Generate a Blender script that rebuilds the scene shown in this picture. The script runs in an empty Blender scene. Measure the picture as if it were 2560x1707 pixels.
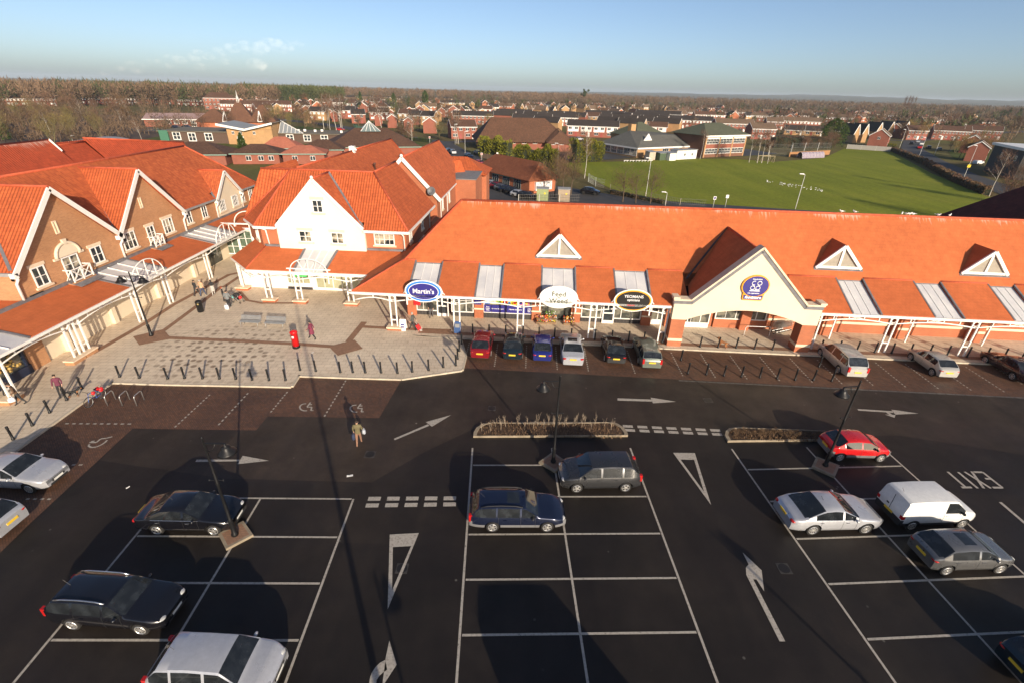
import bpy, bmesh, math, random
from mathutils import Vector, Matrix
R = math.radians
C = bpy.context.scene.collection
SC = bpy.context.scene

# ------------------------------------------------------------------ camera geometry (solved from the bay grid)
FPX, PITCH, ROLL, HC = 1204.82, R(27.524), R(1.581), 19.167
_f = Vector((0, math.cos(PITCH), -math.sin(PITCH)))
_r0, _u0 = Vector((1, 0, 0)), Vector((0, math.sin(PITCH), math.cos(PITCH)))
_r = _r0 * math.cos(ROLL) + _u0 * math.sin(ROLL)
_u = _u0 * math.cos(ROLL) - _r0 * math.sin(ROLL)
CAM = Vector((0, 0, HC))


def ray(px, py):
    return _f + _r * ((px - 1280) / FPX) + _u * ((853.5 - py) / FPX)


def GP(px, py, z=0.0):
    """survey: where a sight line from the camera meets the level z"""
    d = ray(px, py)
    p = CAM + d * ((z - HC) / d.z)
    return Vector((p.x, p.y, z))


def YP(px, py, Y):
    d = ray(px, py)
    return CAM + d * (Y / d.y)


SA = R(-2.5)
OS = Vector((-5, 38.1, 0))
SM = Matrix.Translation(OS) @ Matrix.Rotation(SA, 4, 'Z')
SI = SM.inverted()


def SW(u, v, z=0.0):
    return SM @ Vector((u, v, z))


# ------------------------------------------------------------------ mesh builder
class MB:
    def __init__(self):
        self.v, self.f, self.mi, self.sm = [], [], [], []
        self.M = None
        self.m = 0
        self.s = False

    def pt(self, p):
        p = Vector(p)
        if self.M is not None:
            p = self.M @ p
        self.v.append(p)
        return len(self.v) - 1

    def face(self, ids):
        self.f.append(tuple(ids))
        self.mi.append(self.m)
        self.sm.append(self.s)

    def poly(self, pts):
        self.face([self.pt(p) for p in pts])
        return self

    def box(self, x0, x1, y0, y1, z0, z1):
        i = [self.pt(p) for p in ((x0, y0, z0), (x1, y0, z0), (x1, y1, z0), (x0, y1, z0), (x0, y0, z1), (x1, y0, z1), (x1, y1, z1), (x0, y1, z1))]
        for q in ((3, 2, 1, 0), (4, 5, 6, 7), (0, 1, 5, 4), (1, 2, 6, 5), (2, 3, 7, 6), (3, 0, 4, 7)):
            self.face([i[k] for k in q])
        return self

    def prism(self, pts, vec):
        """polygon pts swept by vec, closed"""
        vec = Vector(vec)
        a = [self.pt(p) for p in pts]
        b = [self.pt(Vector(p) + vec) for p in pts]
        n = len(a)
        self.face(a[::-1])
        self.face(b)
        for k in range(n):
            j = (k + 1) % n
            self.face((a[k], a[j], b[j], b[k]))
        return self

    def slab(self, pts, t=0.12):
        """roof slab: polygon with thickness below"""
        pts = [Vector(p) for p in pts]
        n = Vector((0, 0, 0))
        for k in range(len(pts)):
            a, b = pts[k], pts[(k + 1) % len(pts)]
            n += a.cross(b)
        n.normalize()
        if n.z < 0:
            pts = pts[::-1]
        return self.prism([p + Vector((0, 0, -t)) for p in pts], (0, 0, t))

    def bar(self, p, q, w, h=None):
        h = h or w
        p, q = Vector(p), Vector(q)
        d = (q - p).normalized()
        s = d.cross(Vector((0, 0, 1)))
        if s.length < 1e-4:
            s = Vector((1, 0, 0))
        s.normalize()
        t = s.cross(d)
        i = []
        for e in (p, q):
            for a, b in ((-1, -1), (1, -1), (1, 1), (-1, 1)):
                i.append(self.pt(e + s * (a * w / 2) + t * (b * h / 2)))
        for k in range(4):
            j = (k + 1) % 4
            self.face((i[k], i[j], i[4 + j], i[4 + k]))
        self.face(i[3::-1])
        self.face(i[4:])
        return self

    def tube(self, pts, r, n=6, r1=None, closed=False, cap=True):
        pts = [Vector(p) for p in pts]
        rings = []
        N = len(pts)
        prev = None
        for k, p in enumerate(pts):
            if closed:
                d = pts[(k + 1) % N] - pts[k - 1]
            else:
                d = pts[min(k + 1, N - 1)] - pts[max(k - 1, 0)]
            if d.length < 1e-9:
                d = Vector((0, 0, 1))
            d.normalize()
            if prev is None:
                s = d.cross(Vector((0, 0, 1)))
                if s.length < 1e-3:
                    s = d.cross(Vector((1, 0, 0)))
            else:
                s = prev - d * prev.dot(d)
                if s.length < 1e-4:
                    s = d.cross(Vector((0.3, 0.5, 0.8)))
            s.normalize()
            prev = s
            t = d.cross(s)
            rr = r if r1 is None else r + (r1 - r) * k / max(N - 1, 1)
            if isinstance(r, (list, tuple)):
                rr = r[k]
            rings.append([self.pt(p + (s * math.cos(2 * math.pi * a / n) + t * math.sin(2 * math.pi * a / n)) * rr) for a in range(n)])
        sm = self.s
        self.s = n > 4
        for k in range(N if closed else N - 1):
            A, B = rings[k], rings[(k + 1) % N]
            for a in range(n):
                b = (a + 1) % n
                self.face((A[a], A[b], B[b], B[a]))
        self.s = sm
        if cap and not closed:
            self.face(rings[0][::-1])
            self.face(rings[-1])
        return self

    def cyl(self, p, q, r, r1=None, n=10):
        return self.tube([p, q], r, n, r1)

    def lathe(self, prof, n=12, c=(0, 0, 0), smooth=True):
        """prof: [(r,z)...] about +Z at c"""
        rings = []
        for r, z in prof:
            rings.append([self.pt((c[0] + r * math.cos(2 * math.pi * a / n), c[1] + r * math.sin(2 * math.pi * a / n), c[2] + z)) for a in range(n)])
        sm = self.s
        self.s = smooth
        for A, B in zip(rings, rings[1:]):
            for a in range(n):
                b = (a + 1) % n
                self.face((A[a], A[b], B[b], B[a]))
        self.s = sm
        self.face(rings[0][::-1])
        self.face(rings[-1])
        return self

    def ball(self, c, rx, ry=None, rz=None, n=8, k=5):
        ry, rz = ry or rx, rz or rx
        c = Vector(c)
        rings = []
        top = self.pt(c + Vector((0, 0, rz)))
        bot = self.pt(c - Vector((0, 0, rz)))
        for j in range(1, k):
            th = math.pi * j / k
            rings.append([self.pt(c + Vector((rx * math.sin(th) * math.cos(2 * math.pi * a / n), ry * math.sin(th) * math.sin(2 * math.pi * a / n), rz * math.cos(th)))) for a in range(n)])
        sm = self.s
        self.s = True
        for a in range(n):
            b = (a + 1) % n
            self.face((top, rings[0][a], rings[0][b]))
            self.face((bot, rings[-1][b], rings[-1][a]))
        for A, B in zip(rings, rings[1:]):
            for a in range(n):
                b = (a + 1) % n
                self.face((A[a], B[a], B[b], A[b]))
        self.s = sm
        return self

    def mesh(self, name, mats, fix=True, uv=True):
        me = bpy.data.meshes.new(name)
        me.from_pydata([tuple(p) for p in self.v], [], self.f)
        if not isinstance(mats, (list, tuple)):
            mats = [mats]
        for m in mats:
            me.materials.append(m)
        me.polygons.foreach_set('material_index', self.mi)
        me.polygons.foreach_set('use_smooth', self.sm)
        if fix and len(self.f) < 20000:
            bm = bmesh.new()
            bm.from_mesh(me)
            bmesh.ops.recalc_face_normals(bm, faces=bm.faces)
            bm.to_mesh(me)
            bm.free()
        if uv:
            auto_uv(me)
        me.update()
        return me

    def build(self, name, mats, parent=None, fix=True, uv=True):
        o = bpy.data.objects.new(name, self.mesh(name, mats, fix, uv))
        C.objects.link(o)
        if parent is not None:
            o.parent = parent
        return o


def auto_uv(me):
    uvl = me.uv_layers.new(name='UVMap')
    vs = me.vertices
    d = uvl.data
    for p in me.polygons:
        n = p.normal
        h = Vector((-n.y, n.x, 0))
        if h.length < 0.08:
            h, s = Vector((1, 0, 0)), Vector((0, 1, 0))
        else:
            h.normalize()
            s = n.cross(h)
        for li in p.loop_indices:
            co = vs[me.loops[li].vertex_index].co
            d[li].uv = (co.dot(h), co.dot(s))


def tag(o, label=None, cat=None, group=None, kind=None):
    if label:
        o['label'] = label
    if cat:
        o['category'] = cat
    if group:
        o['group'] = group
    if kind:
        o['kind'] = kind
    return o


def thing(name, label, cat, loc=(0, 0, 0), rz=0.0, group=None, mat=None):
    o = bpy.data.objects.new(name, None)
    o.empty_display_size = 0.2
    C.objects.link(o)
    o.location = loc
    o.rotation_euler = (0, 0, rz)
    return tag(o, label, cat, group)


def dup(root, loc, rz, label=None, group=None, scale=None):
    r = root.copy()
    C.objects.link(r)
    r.location = loc
    r.rotation_euler = (0, 0, rz)
    if scale is not None:
        r.scale = (scale, scale, scale) if not hasattr(scale, '__len__') else scale
    if label:
        r['label'] = label
    if group:
        r['group'] = group

    def kids(a, b):
        for ch in a.children:
            c = ch.copy()
            C.objects.link(c)
            c.parent = b
            kids(ch, c)
    kids(root, r)
    return r


ORD = ['first', 'second', 'third', 'fourth', 'fifth', 'sixth', 'seventh', 'eighth', 'ninth', 'tenth', 'eleventh', 'twelfth', 'thirteenth', 'fourteenth', 'fifteenth', 'sixteenth', 'seventeenth', 'eighteenth', 'nineteenth', 'twentieth']


def ordn(k):
    if k < 20:
        return ORD[k]
    tens = ['', '', 'twenty', 'thirty', 'forty', 'fifty', 'sixty', 'seventy', 'eighty', 'ninety']
    n = k + 1
    if n % 10 == 0:
        return {20: 'twentieth', 30: 'thirtieth', 40: 'fortieth', 50: 'fiftieth', 60: 'sixtieth'}.get(n, str(n) + 'th')
    return tens[n // 10] + '-' + ORD[n % 10 - 1]


# ------------------------------------------------------------------ materials
MATS = {}


class NT:
    def __init__(self, name):
        self.mat = bpy.data.materials.new(name)
        self.mat.use_nodes = True
        self.t = self.mat.node_tree
        self.b = self.t.nodes['Principled BSDF']

    def n(self, typ, **kw):
        nd = self.t.nodes.new(typ)
        for k, v in kw.items():
            if k in nd.inputs.keys():
                nd.inputs[k].default_value = v
            else:
                setattr(nd, k, v)
        return nd

    def l(self, a, b):
        self.t.links.new(a, b)

    def uv(self):
        return self.n('ShaderNodeTexCoord').outputs['UV']

    def obj(self):
        return self.n('ShaderNodeTexCoord').outputs['Object']

    def geo(self):
        return self.n('ShaderNodeNewGeometry').outputs['Position']

    def noise(self, co, scale, detail=3, rough=0.6, out='Fac', sx=None):
        if sx:
            mp = self.n('ShaderNodeMapping')
            mp.inputs['Scale'].default_value = sx
            self.l(co, mp.inputs['Vector'])
            co = mp.outputs['Vector']
        nd = self.n('ShaderNodeTexNoise', Scale=scale, Detail=detail, Roughness=rough)
        self.l(co, nd.inputs['Vector'])
        return nd.outputs[out]

    def ramp(self, fac, stops):
        r = self.n('ShaderNodeValToRGB')
        e = r.color_ramp.elements
        while len(e) < len(stops):
            e.new(0.5)
        for k, (p, c) in enumerate(stops):
            e[k].position = p
            e[k].color = (c[0], c[1], c[2], 1) if hasattr(c, '__len__') else (c, c, c, 1)
        self.l(fac, r.inputs['Fac'])
        return r.outputs['Color']

    def mix(self, fac, a, b, mode='MIX'):
        m = self.n('ShaderNodeMix', data_type='RGBA', blend_type=mode)
        for k, v in ((0, fac), (6, a), (7, b)):
            if hasattr(v, 'is_linked') or hasattr(v, 'links'):
                self.l(v, m.inputs[k])
            elif k == 0:
                m.inputs[0].default_value = v
            else:
                m.inputs[k].default_value = (v[0], v[1], v[2], 1)
        return m.outputs[2]

    def math(self, op, a, b=None):
        m = self.n('ShaderNodeMath', operation=op)
        for k, v in ((0, a), (1, b)):
            if v is None:
                continue
            if hasattr(v, 'links'):
                self.l(v, m.inputs[k])
            else:
                m.inputs[k].default_value = v
        return m.outputs[0]

    def color(self, c):
        if hasattr(c, 'links'):
            self.l(c, self.b.inputs['Base Color'])
        else:
            self.b.inputs['Base Color'].default_value = (c[0], c[1], c[2], 1)

    def bump(self, h, strength=0.4, dist=0.03):
        b = self.n('ShaderNodeBump', Strength=strength, Distance=dist)
        self.l(h, b.inputs['Height'])
        self.l(b.outputs['Normal'], self.b.inputs['Normal'])

    def set(self, **kw):
        for k, v in kw.items():
            k = k.replace('_', ' ')
            if hasattr(v, 'links'):
                self.l(v, self.b.inputs[k])
            else:
                self.b.inputs[k].default_value = v
        return self.mat


def flat(name, col, rough=0.6, metal=0.0, var=0.12, scale=3.0, spec=0.5, coat=0.0):
    """plain coloured surface with a little wear"""
    if name in MATS:
        return MATS[name]
    t = NT(name)
    n = t.noise(t.obj(), scale, 4)
    lo = [c * (1 - var) for c in col]
    hi = [min(1, c * (1 + var)) for c in col]
    t.color(t.ramp(n, [(0.3, lo), (0.7, hi)]))
    t.set(Roughness=rough, Metallic=metal)
    t.b.inputs['Specular IOR Level'].default_value = spec
    if coat:
        t.b.inputs['Coat Weight'].default_value = coat
        t.b.inputs['Coat Roughness'].default_value = 0.05
    MATS[name] = t.mat
    return t.mat


def tiles(name, c1, c2, w=0.25, h=0.3, pan=True, streak=None, gap=0.5, bump=0.6, big=0.2, k=.5):
    if name in MATS:
        return MATS[name]
    t = NT(name)
    uv = t.uv()
    br = t.n('ShaderNodeTexBrick', Scale=1.0)
    br.offset = 0.0 if pan else 0.5
    br.inputs['Brick Width'].default_value = w
    br.inputs['Row Height'].default_value = h
    br.inputs['Mortar Size'].default_value = 0.008
    br.inputs['Mortar Smooth'].default_value = 0.4
    br.inputs['Color1'].default_value = (*c1, 1)
    br.inputs['Color2'].default_value = (*c2, 1)
    br.inputs['Mortar'].default_value = (*[c * gap for c in c1], 1)
    t.l(uv, br.inputs['Vector'])
    nz = t.noise(uv, big, 5, 0.65)
    col = t.mix(1.0, br.outputs['Color'], t.ramp(nz, [(0.3, (1 - .3 * k, 1 - .33 * k, 1 - .34 * k)), (0.7, (1 + .14 * k, 1 + .12 * k, 1 + .1 * k))]), 'MULTIPLY')
    nz2 = t.noise(uv, 1.3, 3, 0.7)
    col = t.mix(1.0, col, t.ramp(nz2, [(0.35, (1 - .22 * k, 1 - .25 * k, 1 - .26 * k)), (0.65, (1 + .1 * k,) * 3)]), 'MULTIPLY')
    if streak:
        z0, z1 = streak
        sx = t.n('ShaderNodeSeparateXYZ')
        t.l(t.obj(), sx.inputs[0])
        g = t.n('ShaderNodeMapRange')
        g.inputs['From Min'].default_value = z0
        g.inputs['From Max'].default_value = z1
        g.inputs['To Min'].default_value = -0.35
        g.inputs['To Max'].default_value = 0.26
        t.l(sx.outputs[2], g.inputs['Value'])
        sn = t.noise(uv, 1.0, 4, 0.7, sx=(5.0, 0.35, 1))
        sn2 = t.noise(uv, 0.25, 2, 0.5)
        s = t.math('ADD', t.math('MULTIPLY', sn, t.math('ADD', sn2, 0.45)), g.outputs[0])
        m = t.ramp(s, [(0.66, 0.0), (0.8, 0.55)])
        col = t.mix(m, col, (0.62, 0.5, 0.42))
    t.color(col)
    sp = t.n('ShaderNodeSeparateXYZ')
    t.l(uv, sp.inputs[0])
    row = t.math('FRACT', t.math('DIVIDE', sp.outputs[1], h))
    row = t.math('SUBTRACT', 1.0, row)
    if pan:
        wv = t.math('SINE', t.math('MULTIPLY', sp.outputs[0], 2 * math.pi / w))
        row = t.math('ADD', t.math('MULTIPLY', row, 0.6), t.math('MULTIPLY', wv, 0.55))
    t.bump(row, bump, 0.045)
    t.b.inputs['Specular IOR Level'].default_value = 0.25
    MATS[name] = t.set(Roughness=0.85)
    return t.mat


def bricks(name, c1, c2, mortar, w=0.23, h=0.08, bump=0.3, big=0.3, rough=0.85):
    if name in MATS:
        return MATS[name]
    t = NT(name)
    uv = t.uv()
    br = t.n('ShaderNodeTexBrick', Scale=1.0)
    br.inputs['Brick Width'].default_value = w
    br.inputs['Row Height'].default_value = h
    br.inputs['Mortar Size'].default_value = 0.01
    br.inputs['Color1'].default_value = (*c1, 1)
    br.inputs['Color2'].default_value = (*c2, 1)
    br.inputs['Mortar'].default_value = (*mortar, 1)
    t.l(uv, br.inputs['Vector'])
    nz = t.noise(uv, big, 5, 0.65)
    col = t.mix(1.0, br.outputs['Color'], t.ramp(nz, [(0.3, (0.8, 0.78, 0.76)), (0.7, (1.1, 1.1, 1.1))]), 'MULTIPLY')
    t.color(col)
    t.bump(br.outputs['Fac'], -bump, 0.01)
    MATS[name] = t.set(Roughness=rough)
    return t.mat


def glass(name, col=(0.02, 0.025, 0.03), rough=0.04, cur=None):
    """window glass over a dark room, some with pale curtains behind"""
    if name in MATS:
        return MATS[name]
    t = NT(name)
    if cur:
        n = t.noise(t.obj(), 1.1, 2)
        t.color(t.ramp(n, [(0.45, col), (0.6, cur)]))
    else:
        n = t.noise(t.obj(), 2.5, 2)
        t.color(t.ramp(n, [(0.4, col), (0.7, [c * 2.2 for c in col])]))
    t.b.inputs['Specular IOR Level'].default_value = 0.8
    MATS[name] = t.set(Roughness=rough)
    return t.mat


PANT = tiles('pantile_red', (0.55, 0.128, 0.042), (0.45, 0.1, 0.034), 0.26, 0.32, True, None, 0.45, 0.9)
PANT2 = tiles('pantile_mottled', (0.55, 0.14, 0.048), (0.41, 0.092, 0.035), 0.24, 0.3, True, None, 0.6, 0.5)
FLATT = tiles('flat_tile_orange', (0.57, 0.158, 0.054), (0.53, 0.145, 0.05), 0.3, 0.33, False, (8.3, 9.95), 0.75, 0.35, 0.12)
FLATC = tiles('flat_tile_canopy', (0.56, 0.148, 0.05), (0.53, 0.14, 0.047), 0.3, 0.33, False, None, 0.75, 0.35, 0.12)
RIDGE = flat('ridge_tile', (0.45, 0.085, 0.034), 0.8, var=0.25, scale=2)
BROWNT = tiles('brown_tile', (0.13, 0.07, 0.045), (0.085, 0.048, 0.034), 0.3, 0.35, False, None, 0.7, 0.4, 0.15)
DARKT = tiles('dark_tile', (0.055, 0.045, 0.04), (0.04, 0.034, 0.032), 0.3, 0.35, False, None, 0.7, 0.4, 0.15)
BUFFT = tiles('buff_tile', (0.19, 0.13, 0.085), (0.14, 0.095, 0.065), 0.3, 0.35, False, None, 0.7, 0.4, 0.15)
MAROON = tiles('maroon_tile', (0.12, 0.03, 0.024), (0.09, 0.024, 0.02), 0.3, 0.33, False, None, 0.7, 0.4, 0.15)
GREENT = tiles('green_slate', (0.12, 0.13, 0.085), (0.09, 0.1, 0.07), 0.3, 0.3, False, None, 0.7, 0.3, 0.12)
GREYT = tiles('grey_slate', (0.14, 0.14, 0.125), (0.115, 0.115, 0.105), 0.3, 0.3, False, None, 0.7, 0.3, 0.12)
BRICKB = bricks('brick_buff_orange', (0.52, 0.25, 0.11), (0.42, 0.19, 0.085), (0.45, 0.29, 0.17))
BRICKO = bricks('brick_orange', (0.47, 0.135, 0.055), (0.40, 0.11, 0.048), (0.42, 0.2, 0.11))
BRICKR = bricks('brick_red', (0.30, 0.085, 0.05), (0.25, 0.07, 0.043), (0.28, 0.13, 0.09))
BRICKT = bricks('brick_tan', (0.48, 0.28, 0.12), (0.42, 0.24, 0.1), (0.42, 0.27, 0.15))
CREAM = flat('cream_render', (0.70, 0.60, 0.45), 0.85, var=0.05, scale=0.6)
STONE = flat('cream_stone', (0.72, 0.58, 0.42), 0.85, var=0.1, scale=2)
WHITE = flat('white_paint', (0.80, 0.78, 0.74), 0.45, var=0.05, scale=2)
UPVC = flat('white_frame', (0.8, 0.78, 0.74), 0.4, var=0.03)
LEAD = flat('lead_flashing', (0.16, 0.155, 0.165), 0.55, var=0.3, scale=1.5)
GUTTER = flat('grey_gutter', (0.30, 0.30, 0.30), 0.5)
BLACK = flat('black_paint', (0.011, 0.011, 0.012), 0.42, spec=.3)
DARK = flat('dark_void', (0.012, 0.011, 0.01), 0.8)
GLASS = glass('window_glass')
GLASSC = glass('window_glass_curtain', cur=(0.45, 0.4, 0.3))
SHOPG = glass('shop_glass', (0.05, 0.055, 0.05), 0.06, cur=(0.2, 0.19, 0.15))
STEEL = flat('galvanised_steel', (0.5, 0.5, 0.49), 0.35, 0.8)
GREYP = flat('grey_metal', (0.33, 0.34, 0.35), 0.45, 0.3)
POLE = flat('pale_lamp_column', (0.55, 0.54, 0.5), 0.55)


def polycarb():
    t = NT('polycarbonate_sheet')
    uv = t.uv()
    n = t.noise(uv, 0.5, 3, 0.6)
    t.b.inputs['Specular IOR Level'].default_value = .35
    t.color(t.ramp(n, [(0.35, (0.50, 0.50, 0.52)), (0.7, (0.66, 0.645, 0.63))]))
    return t.set(Roughness=0.3)


POLYC = polycarb()


# ------------------------------------------------------------------ windows
def frame_m(o, ax, n):
    """matrix: local x along the wall, y outward, z up"""
    ax, n = Vector(ax).normalized(), Vector(n).normalized()
    m = Matrix((ax, n, Vector((0, 0, 1)))).transposed().to_4x4()
    m.translation = Vector(o)
    return m


def add_window(parent, o, ax, n, w, h, nx=2, ny=2, sill=True, lintel=True, fm=None, gm=None, name='window', bw=0.09, trim=None):
    M = frame_m(o, ax, n)
    b = MB()
    b.M = M
    d = 0.07
    b.box(-w / 2, w / 2, 0, d, 0, bw)
    b.box(-w / 2, w / 2, 0, d, h - bw, h)
    b.box(-w / 2, -w / 2 + bw, 0, d, bw, h - bw)
    b.box(w / 2 - bw, w / 2, 0, d, bw, h - bw)
    for k in range(1, nx):
        x = -w / 2 + w * k / nx
        q = bw * (0.75 if (nx == 2 or k % 2 == 0) else 0.4)
        b.box(x - q / 2, x + q / 2, 0, d - 0.01, bw, h - bw)
    for k in range(1, ny):
        z = h * k / ny
        b.box(-w / 2 + bw, w / 2 - bw, 0, d - 0.02, z - bw * 0.25, z + bw * 0.25)
    f = b.build(name, fm or UPVC, parent)
    g = MB()
    g.M = M
    g.poly([(-w / 2 + bw / 2, 0.018, bw / 2), (w / 2 - bw / 2, 0.018, bw / 2), (w / 2 - bw / 2, 0.018, h - bw / 2), (-w / 2 + bw / 2, 0.018, h - bw / 2)])
    g.build('pane', gm or GLASS, f)
    tm = trim or STONE
    if sill:
        s = MB()
        s.M = M
        s.box(-w / 2 - 0.15, w / 2 + 0.15, 0, 0.14, -0.16, -0.003)
        s.build('sill', tm, f)
    if lintel:
        s = MB()
        s.M = M
        s.box(-w / 2 - 0.15, w / 2 + 0.15, 0, 0.06, h + 0.003, h + 0.24)
        s.build('lintel', tm, f)
    return f


_fonts = {}


def text_mesh(name, body, size, mat, parent, M, depth=0.012, bold=0.0, align='CENTER', shear=0.0, sx=1.0):
    cu = bpy.data.curves.new(name, 'FONT')
    cu.body = body
    cu.size = size
    cu.align_x = align
    cu.align_y = 'CENTER'
    cu.extrude = depth
    cu.offset = bold
    cu.shear = shear
    cu.resolution_u = 3
    o = bpy.data.objects.new(name, cu)
    C.objects.link(o)
    dg = bpy.context.evaluated_depsgraph_get()
    me = bpy.data.meshes.new_from_object(o.evaluated_get(dg))
    bpy.data.objects.remove(o)
    me.materials.clear()
    me.materials.append(mat)
    me.transform(Matrix.Diagonal((sx, 1, 1, 1)))
    me.transform(M)
    q = bpy.data.objects.new(name, me)
    C.objects.link(q)
    q.parent = parent
    return q


def text_m(o, ax, n):
    """text plane: x along ax, y up, z outward n"""
    ax, n = Vector(ax).normalized(), Vector(n).normalized()
    m = Matrix((ax, Vector((0, 0, 1)), n)).transposed().to_4x4()
    m.translation = Vector(o)
    return m
# ------------------------------------------------------------------ ground surfaces
def m_asphalt(name='asphalt', k=1.0):
    t = NT(name)
    p = t.geo()
    fine = t.noise(p, 38.0, 2, 0.7)
    big = t.noise(p, 0.16, 6, 0.65)
    mid = t.noise(p, 1.4, 4, 0.7)
    col = t.ramp(big, [(0.32, (0.0115, 0.0092, 0.0076)), (0.52, (0.018, 0.0142, 0.0116)), (0.72, (0.027, 0.0213, 0.0172))])
    col = t.mix(1.0, col, t.ramp(fine, [(0.35, (0.6, 0.6, 0.6)), (0.65, (1.35, 1.35, 1.35))]), 'MULTIPLY')
    col = t.mix(1.0, col, t.ramp(mid, [(0.3, (0.85, 0.84, 0.83)), (0.7, (1.12, 1.12, 1.12))]), 'MULTIPLY')
    # oil drips in the bays, patch repairs, polished wheel lanes
    oil = t.ramp(t.noise(p, .55, 3, .5), [(.66, 0.0), (.76, .55)])
    col = t.mix(oil, col, (.007, .006, .006))
    vp = t.n('ShaderNodeTexVoronoi', Scale=.085, distance='CHEBYCHEV')
    t.l(p, vp.inputs['Vector'])
    sp = t.n('ShaderNodeSeparateXYZ')
    t.l(vp.outputs['Color'], sp.inputs[0])
    col = t.mix(1.0, col, t.ramp(sp.outputs[0], [(0, (.84, .85, .87)), (1, (1.2, 1.17, 1.13))]), 'MULTIPLY')
    wl = t.noise(p, 1.0, 3, .6, sx=(.5, .06, 1))
    col = t.mix(1.0, col, t.ramp(wl, [(.4, (.9, .9, .9)), (.65, (1.22, 1.2, 1.17))]), 'MULTIPLY')
    # pale flecks of chewing gum and grit
    vo = t.n('ShaderNodeTexVoronoi', Scale=0.9)
    t.l(p, vo.inputs['Vector'])
    fl = t.ramp(vo.outputs['Distance'], [(0.045, 1.0), (0.06, 0.0)])
    col = t.mix(t.math('MULTIPLY', fl, t.ramp(t.noise(p, 0.7, 2), [(0.5, 0.0), (0.62, 0.5)])), col, (0.2, 0.19, 0.17))
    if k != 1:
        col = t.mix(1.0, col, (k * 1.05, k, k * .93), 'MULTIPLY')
    t.color(col)
    t.bump(fine, 0.5, 0.012)
    t.b.inputs['Specular IOR Level'].default_value = 0.3
    rg = t.ramp(t.noise(p, 0.22, 5, 0.6), [(0.38, 0.44), (0.62, 0.66)])
    return t.set(Roughness=rg)


def m_old_asphalt():
    t = NT('old_asphalt')
    p = t.geo()
    n = t.noise(p, 0.2, 5, 0.65)
    f = t.noise(p, 20, 2, 0.7)
    col = t.ramp(n, [(0.3, (0.035, 0.033, 0.032)), (0.7, (0.06, 0.056, 0.054))])
    t.color(t.mix(1.0, col, t.ramp(f, [(0.3, (0.8,) * 3), (0.7, (1.2,) * 3)]), 'MULTIPLY'))
    return t.set(Roughness=0.75)


def m_pavers():
    t = NT('block_paving')
    p = t.geo()
    mp = t.n('ShaderNodeMapping')
    mp.inputs['Rotation'].default_value = (0, 0, R(43))
    t.l(p, mp.inputs['Vector'])
    br = t.n('ShaderNodeTexBrick', Scale=1.0)
    br.inputs['Brick Width'].default_value = 0.2
    br.inputs['Row Height'].default_value = 0.1
    br.inputs['Mortar Size'].default_value = 0.006
    br.inputs['Color1'].default_value = (0.145, 0.073, 0.042, 1)
    br.inputs['Color2'].default_value = (0.088, 0.047, 0.03, 1)
    br.inputs['Mortar'].default_value = (0.03, 0.018, 0.012, 1)
    t.l(mp.outputs[0], br.inputs['Vector'])
    n = t.noise(p, 0.3, 6, 0.7)
    n2 = t.noise(p, 2.2, 4, 0.75)
    col = t.mix(1.0, br.outputs['Color'], t.ramp(n, [(0.3, (0.62, 0.62, 0.64)), (0.7, (1.2, 1.12, 1.05))]), 'MULTIPLY')
    col = t.mix(1.0, col, t.ramp(n2, [(0.3, (0.8, 0.8, 0.8)), (0.7, (1.18, 1.16, 1.14))]), 'MULTIPLY')
    col = t.mix(t.ramp(t.noise(p, 3.5, 5, 0.8), [(0.66, 0.0), (0.74, 0.5)]), col, (0.19, 0.155, 0.125))
    t.color(col)
    t.bump(br.outputs['Fac'], -0.25, 0.01)
    return t.set(Roughness=t.ramp(n2, [(0.3, 0.5), (0.7, 0.8)]))


def m_slabs():
    t = NT('plaza_slabs')
    p = t.geo()
    mp = t.n('ShaderNodeMapping')
    mp.inputs['Rotation'].default_value = (0, 0, R(-2))
    t.l(p, mp.inputs['Vector'])
    br = t.n('ShaderNodeTexBrick', Scale=1.0)
    br.inputs['Brick Width'].default_value = 0.6
    br.inputs['Row Height'].default_value = 0.45
    br.inputs['Mortar Size'].default_value = 0.016
    br.inputs['Color1'].default_value = (0.69, 0.585, 0.455, 1)
    br.inputs['Color2'].default_value = (0.64, 0.54, 0.415, 1)
    br.inputs['Mortar'].default_value = (0.46, 0.365, 0.265, 1)
    t.l(mp.outputs[0], br.inputs['Vector'])
    n = t.noise(p, 0.2, 6, 0.7)
    n2 = t.noise(p, 1.8, 5, 0.7)
    col = t.mix(1.0, br.outputs['Color'], t.ramp(n, [(0.3, (0.8, 0.77, 0.75)), (0.7, (1.1, 1.1, 1.08))]), 'MULTIPLY')
    col = t.mix(t.ramp(n2, [(0.56, 0.0), (0.72, 0.6)]), col, (0.34, 0.25, 0.17))
    # damp slab centres in the middle of the square
    sx = t.n('ShaderNodeSeparateXYZ')
    t.l(mp.outputs[0], sx.inputs[0])
    vo = t.n('ShaderNodeTexVoronoi', Scale=1.35)
    vo.inputs['Randomness'].default_value = 0.45
    t.l(mp.outputs[0], vo.inputs['Vector'])
    spot = t.ramp(vo.outputs['Distance'], [(0.22, 1.0), (0.36, 0.0)])
    v = t.n('ShaderNodeVectorMath', operation='DISTANCE')
    t.l(p, v.inputs[0])
    v.inputs[1].default_value = (-23.5, 33.6, 0.12)
    reg = t.ramp(t.math('ADD', t.math('DIVIDE', v.outputs['Value'], 12.0), t.math('MULTIPLY', t.noise(p, 0.5, 4), 0.6)), [(0.55, 1.0), (0.8, 0.0)])
    col = t.mix(t.math('MULTIPLY', t.math('MULTIPLY', spot, reg), 0.85), col, (0.19, 0.135, 0.09))
    t.color(col)
    t.bump(br.outputs['Fac'], -0.3, 0.01)
    return t.set(Roughness=t.ramp(n2, [(0.3, 0.6), (0.7, 0.85)]))


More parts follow.
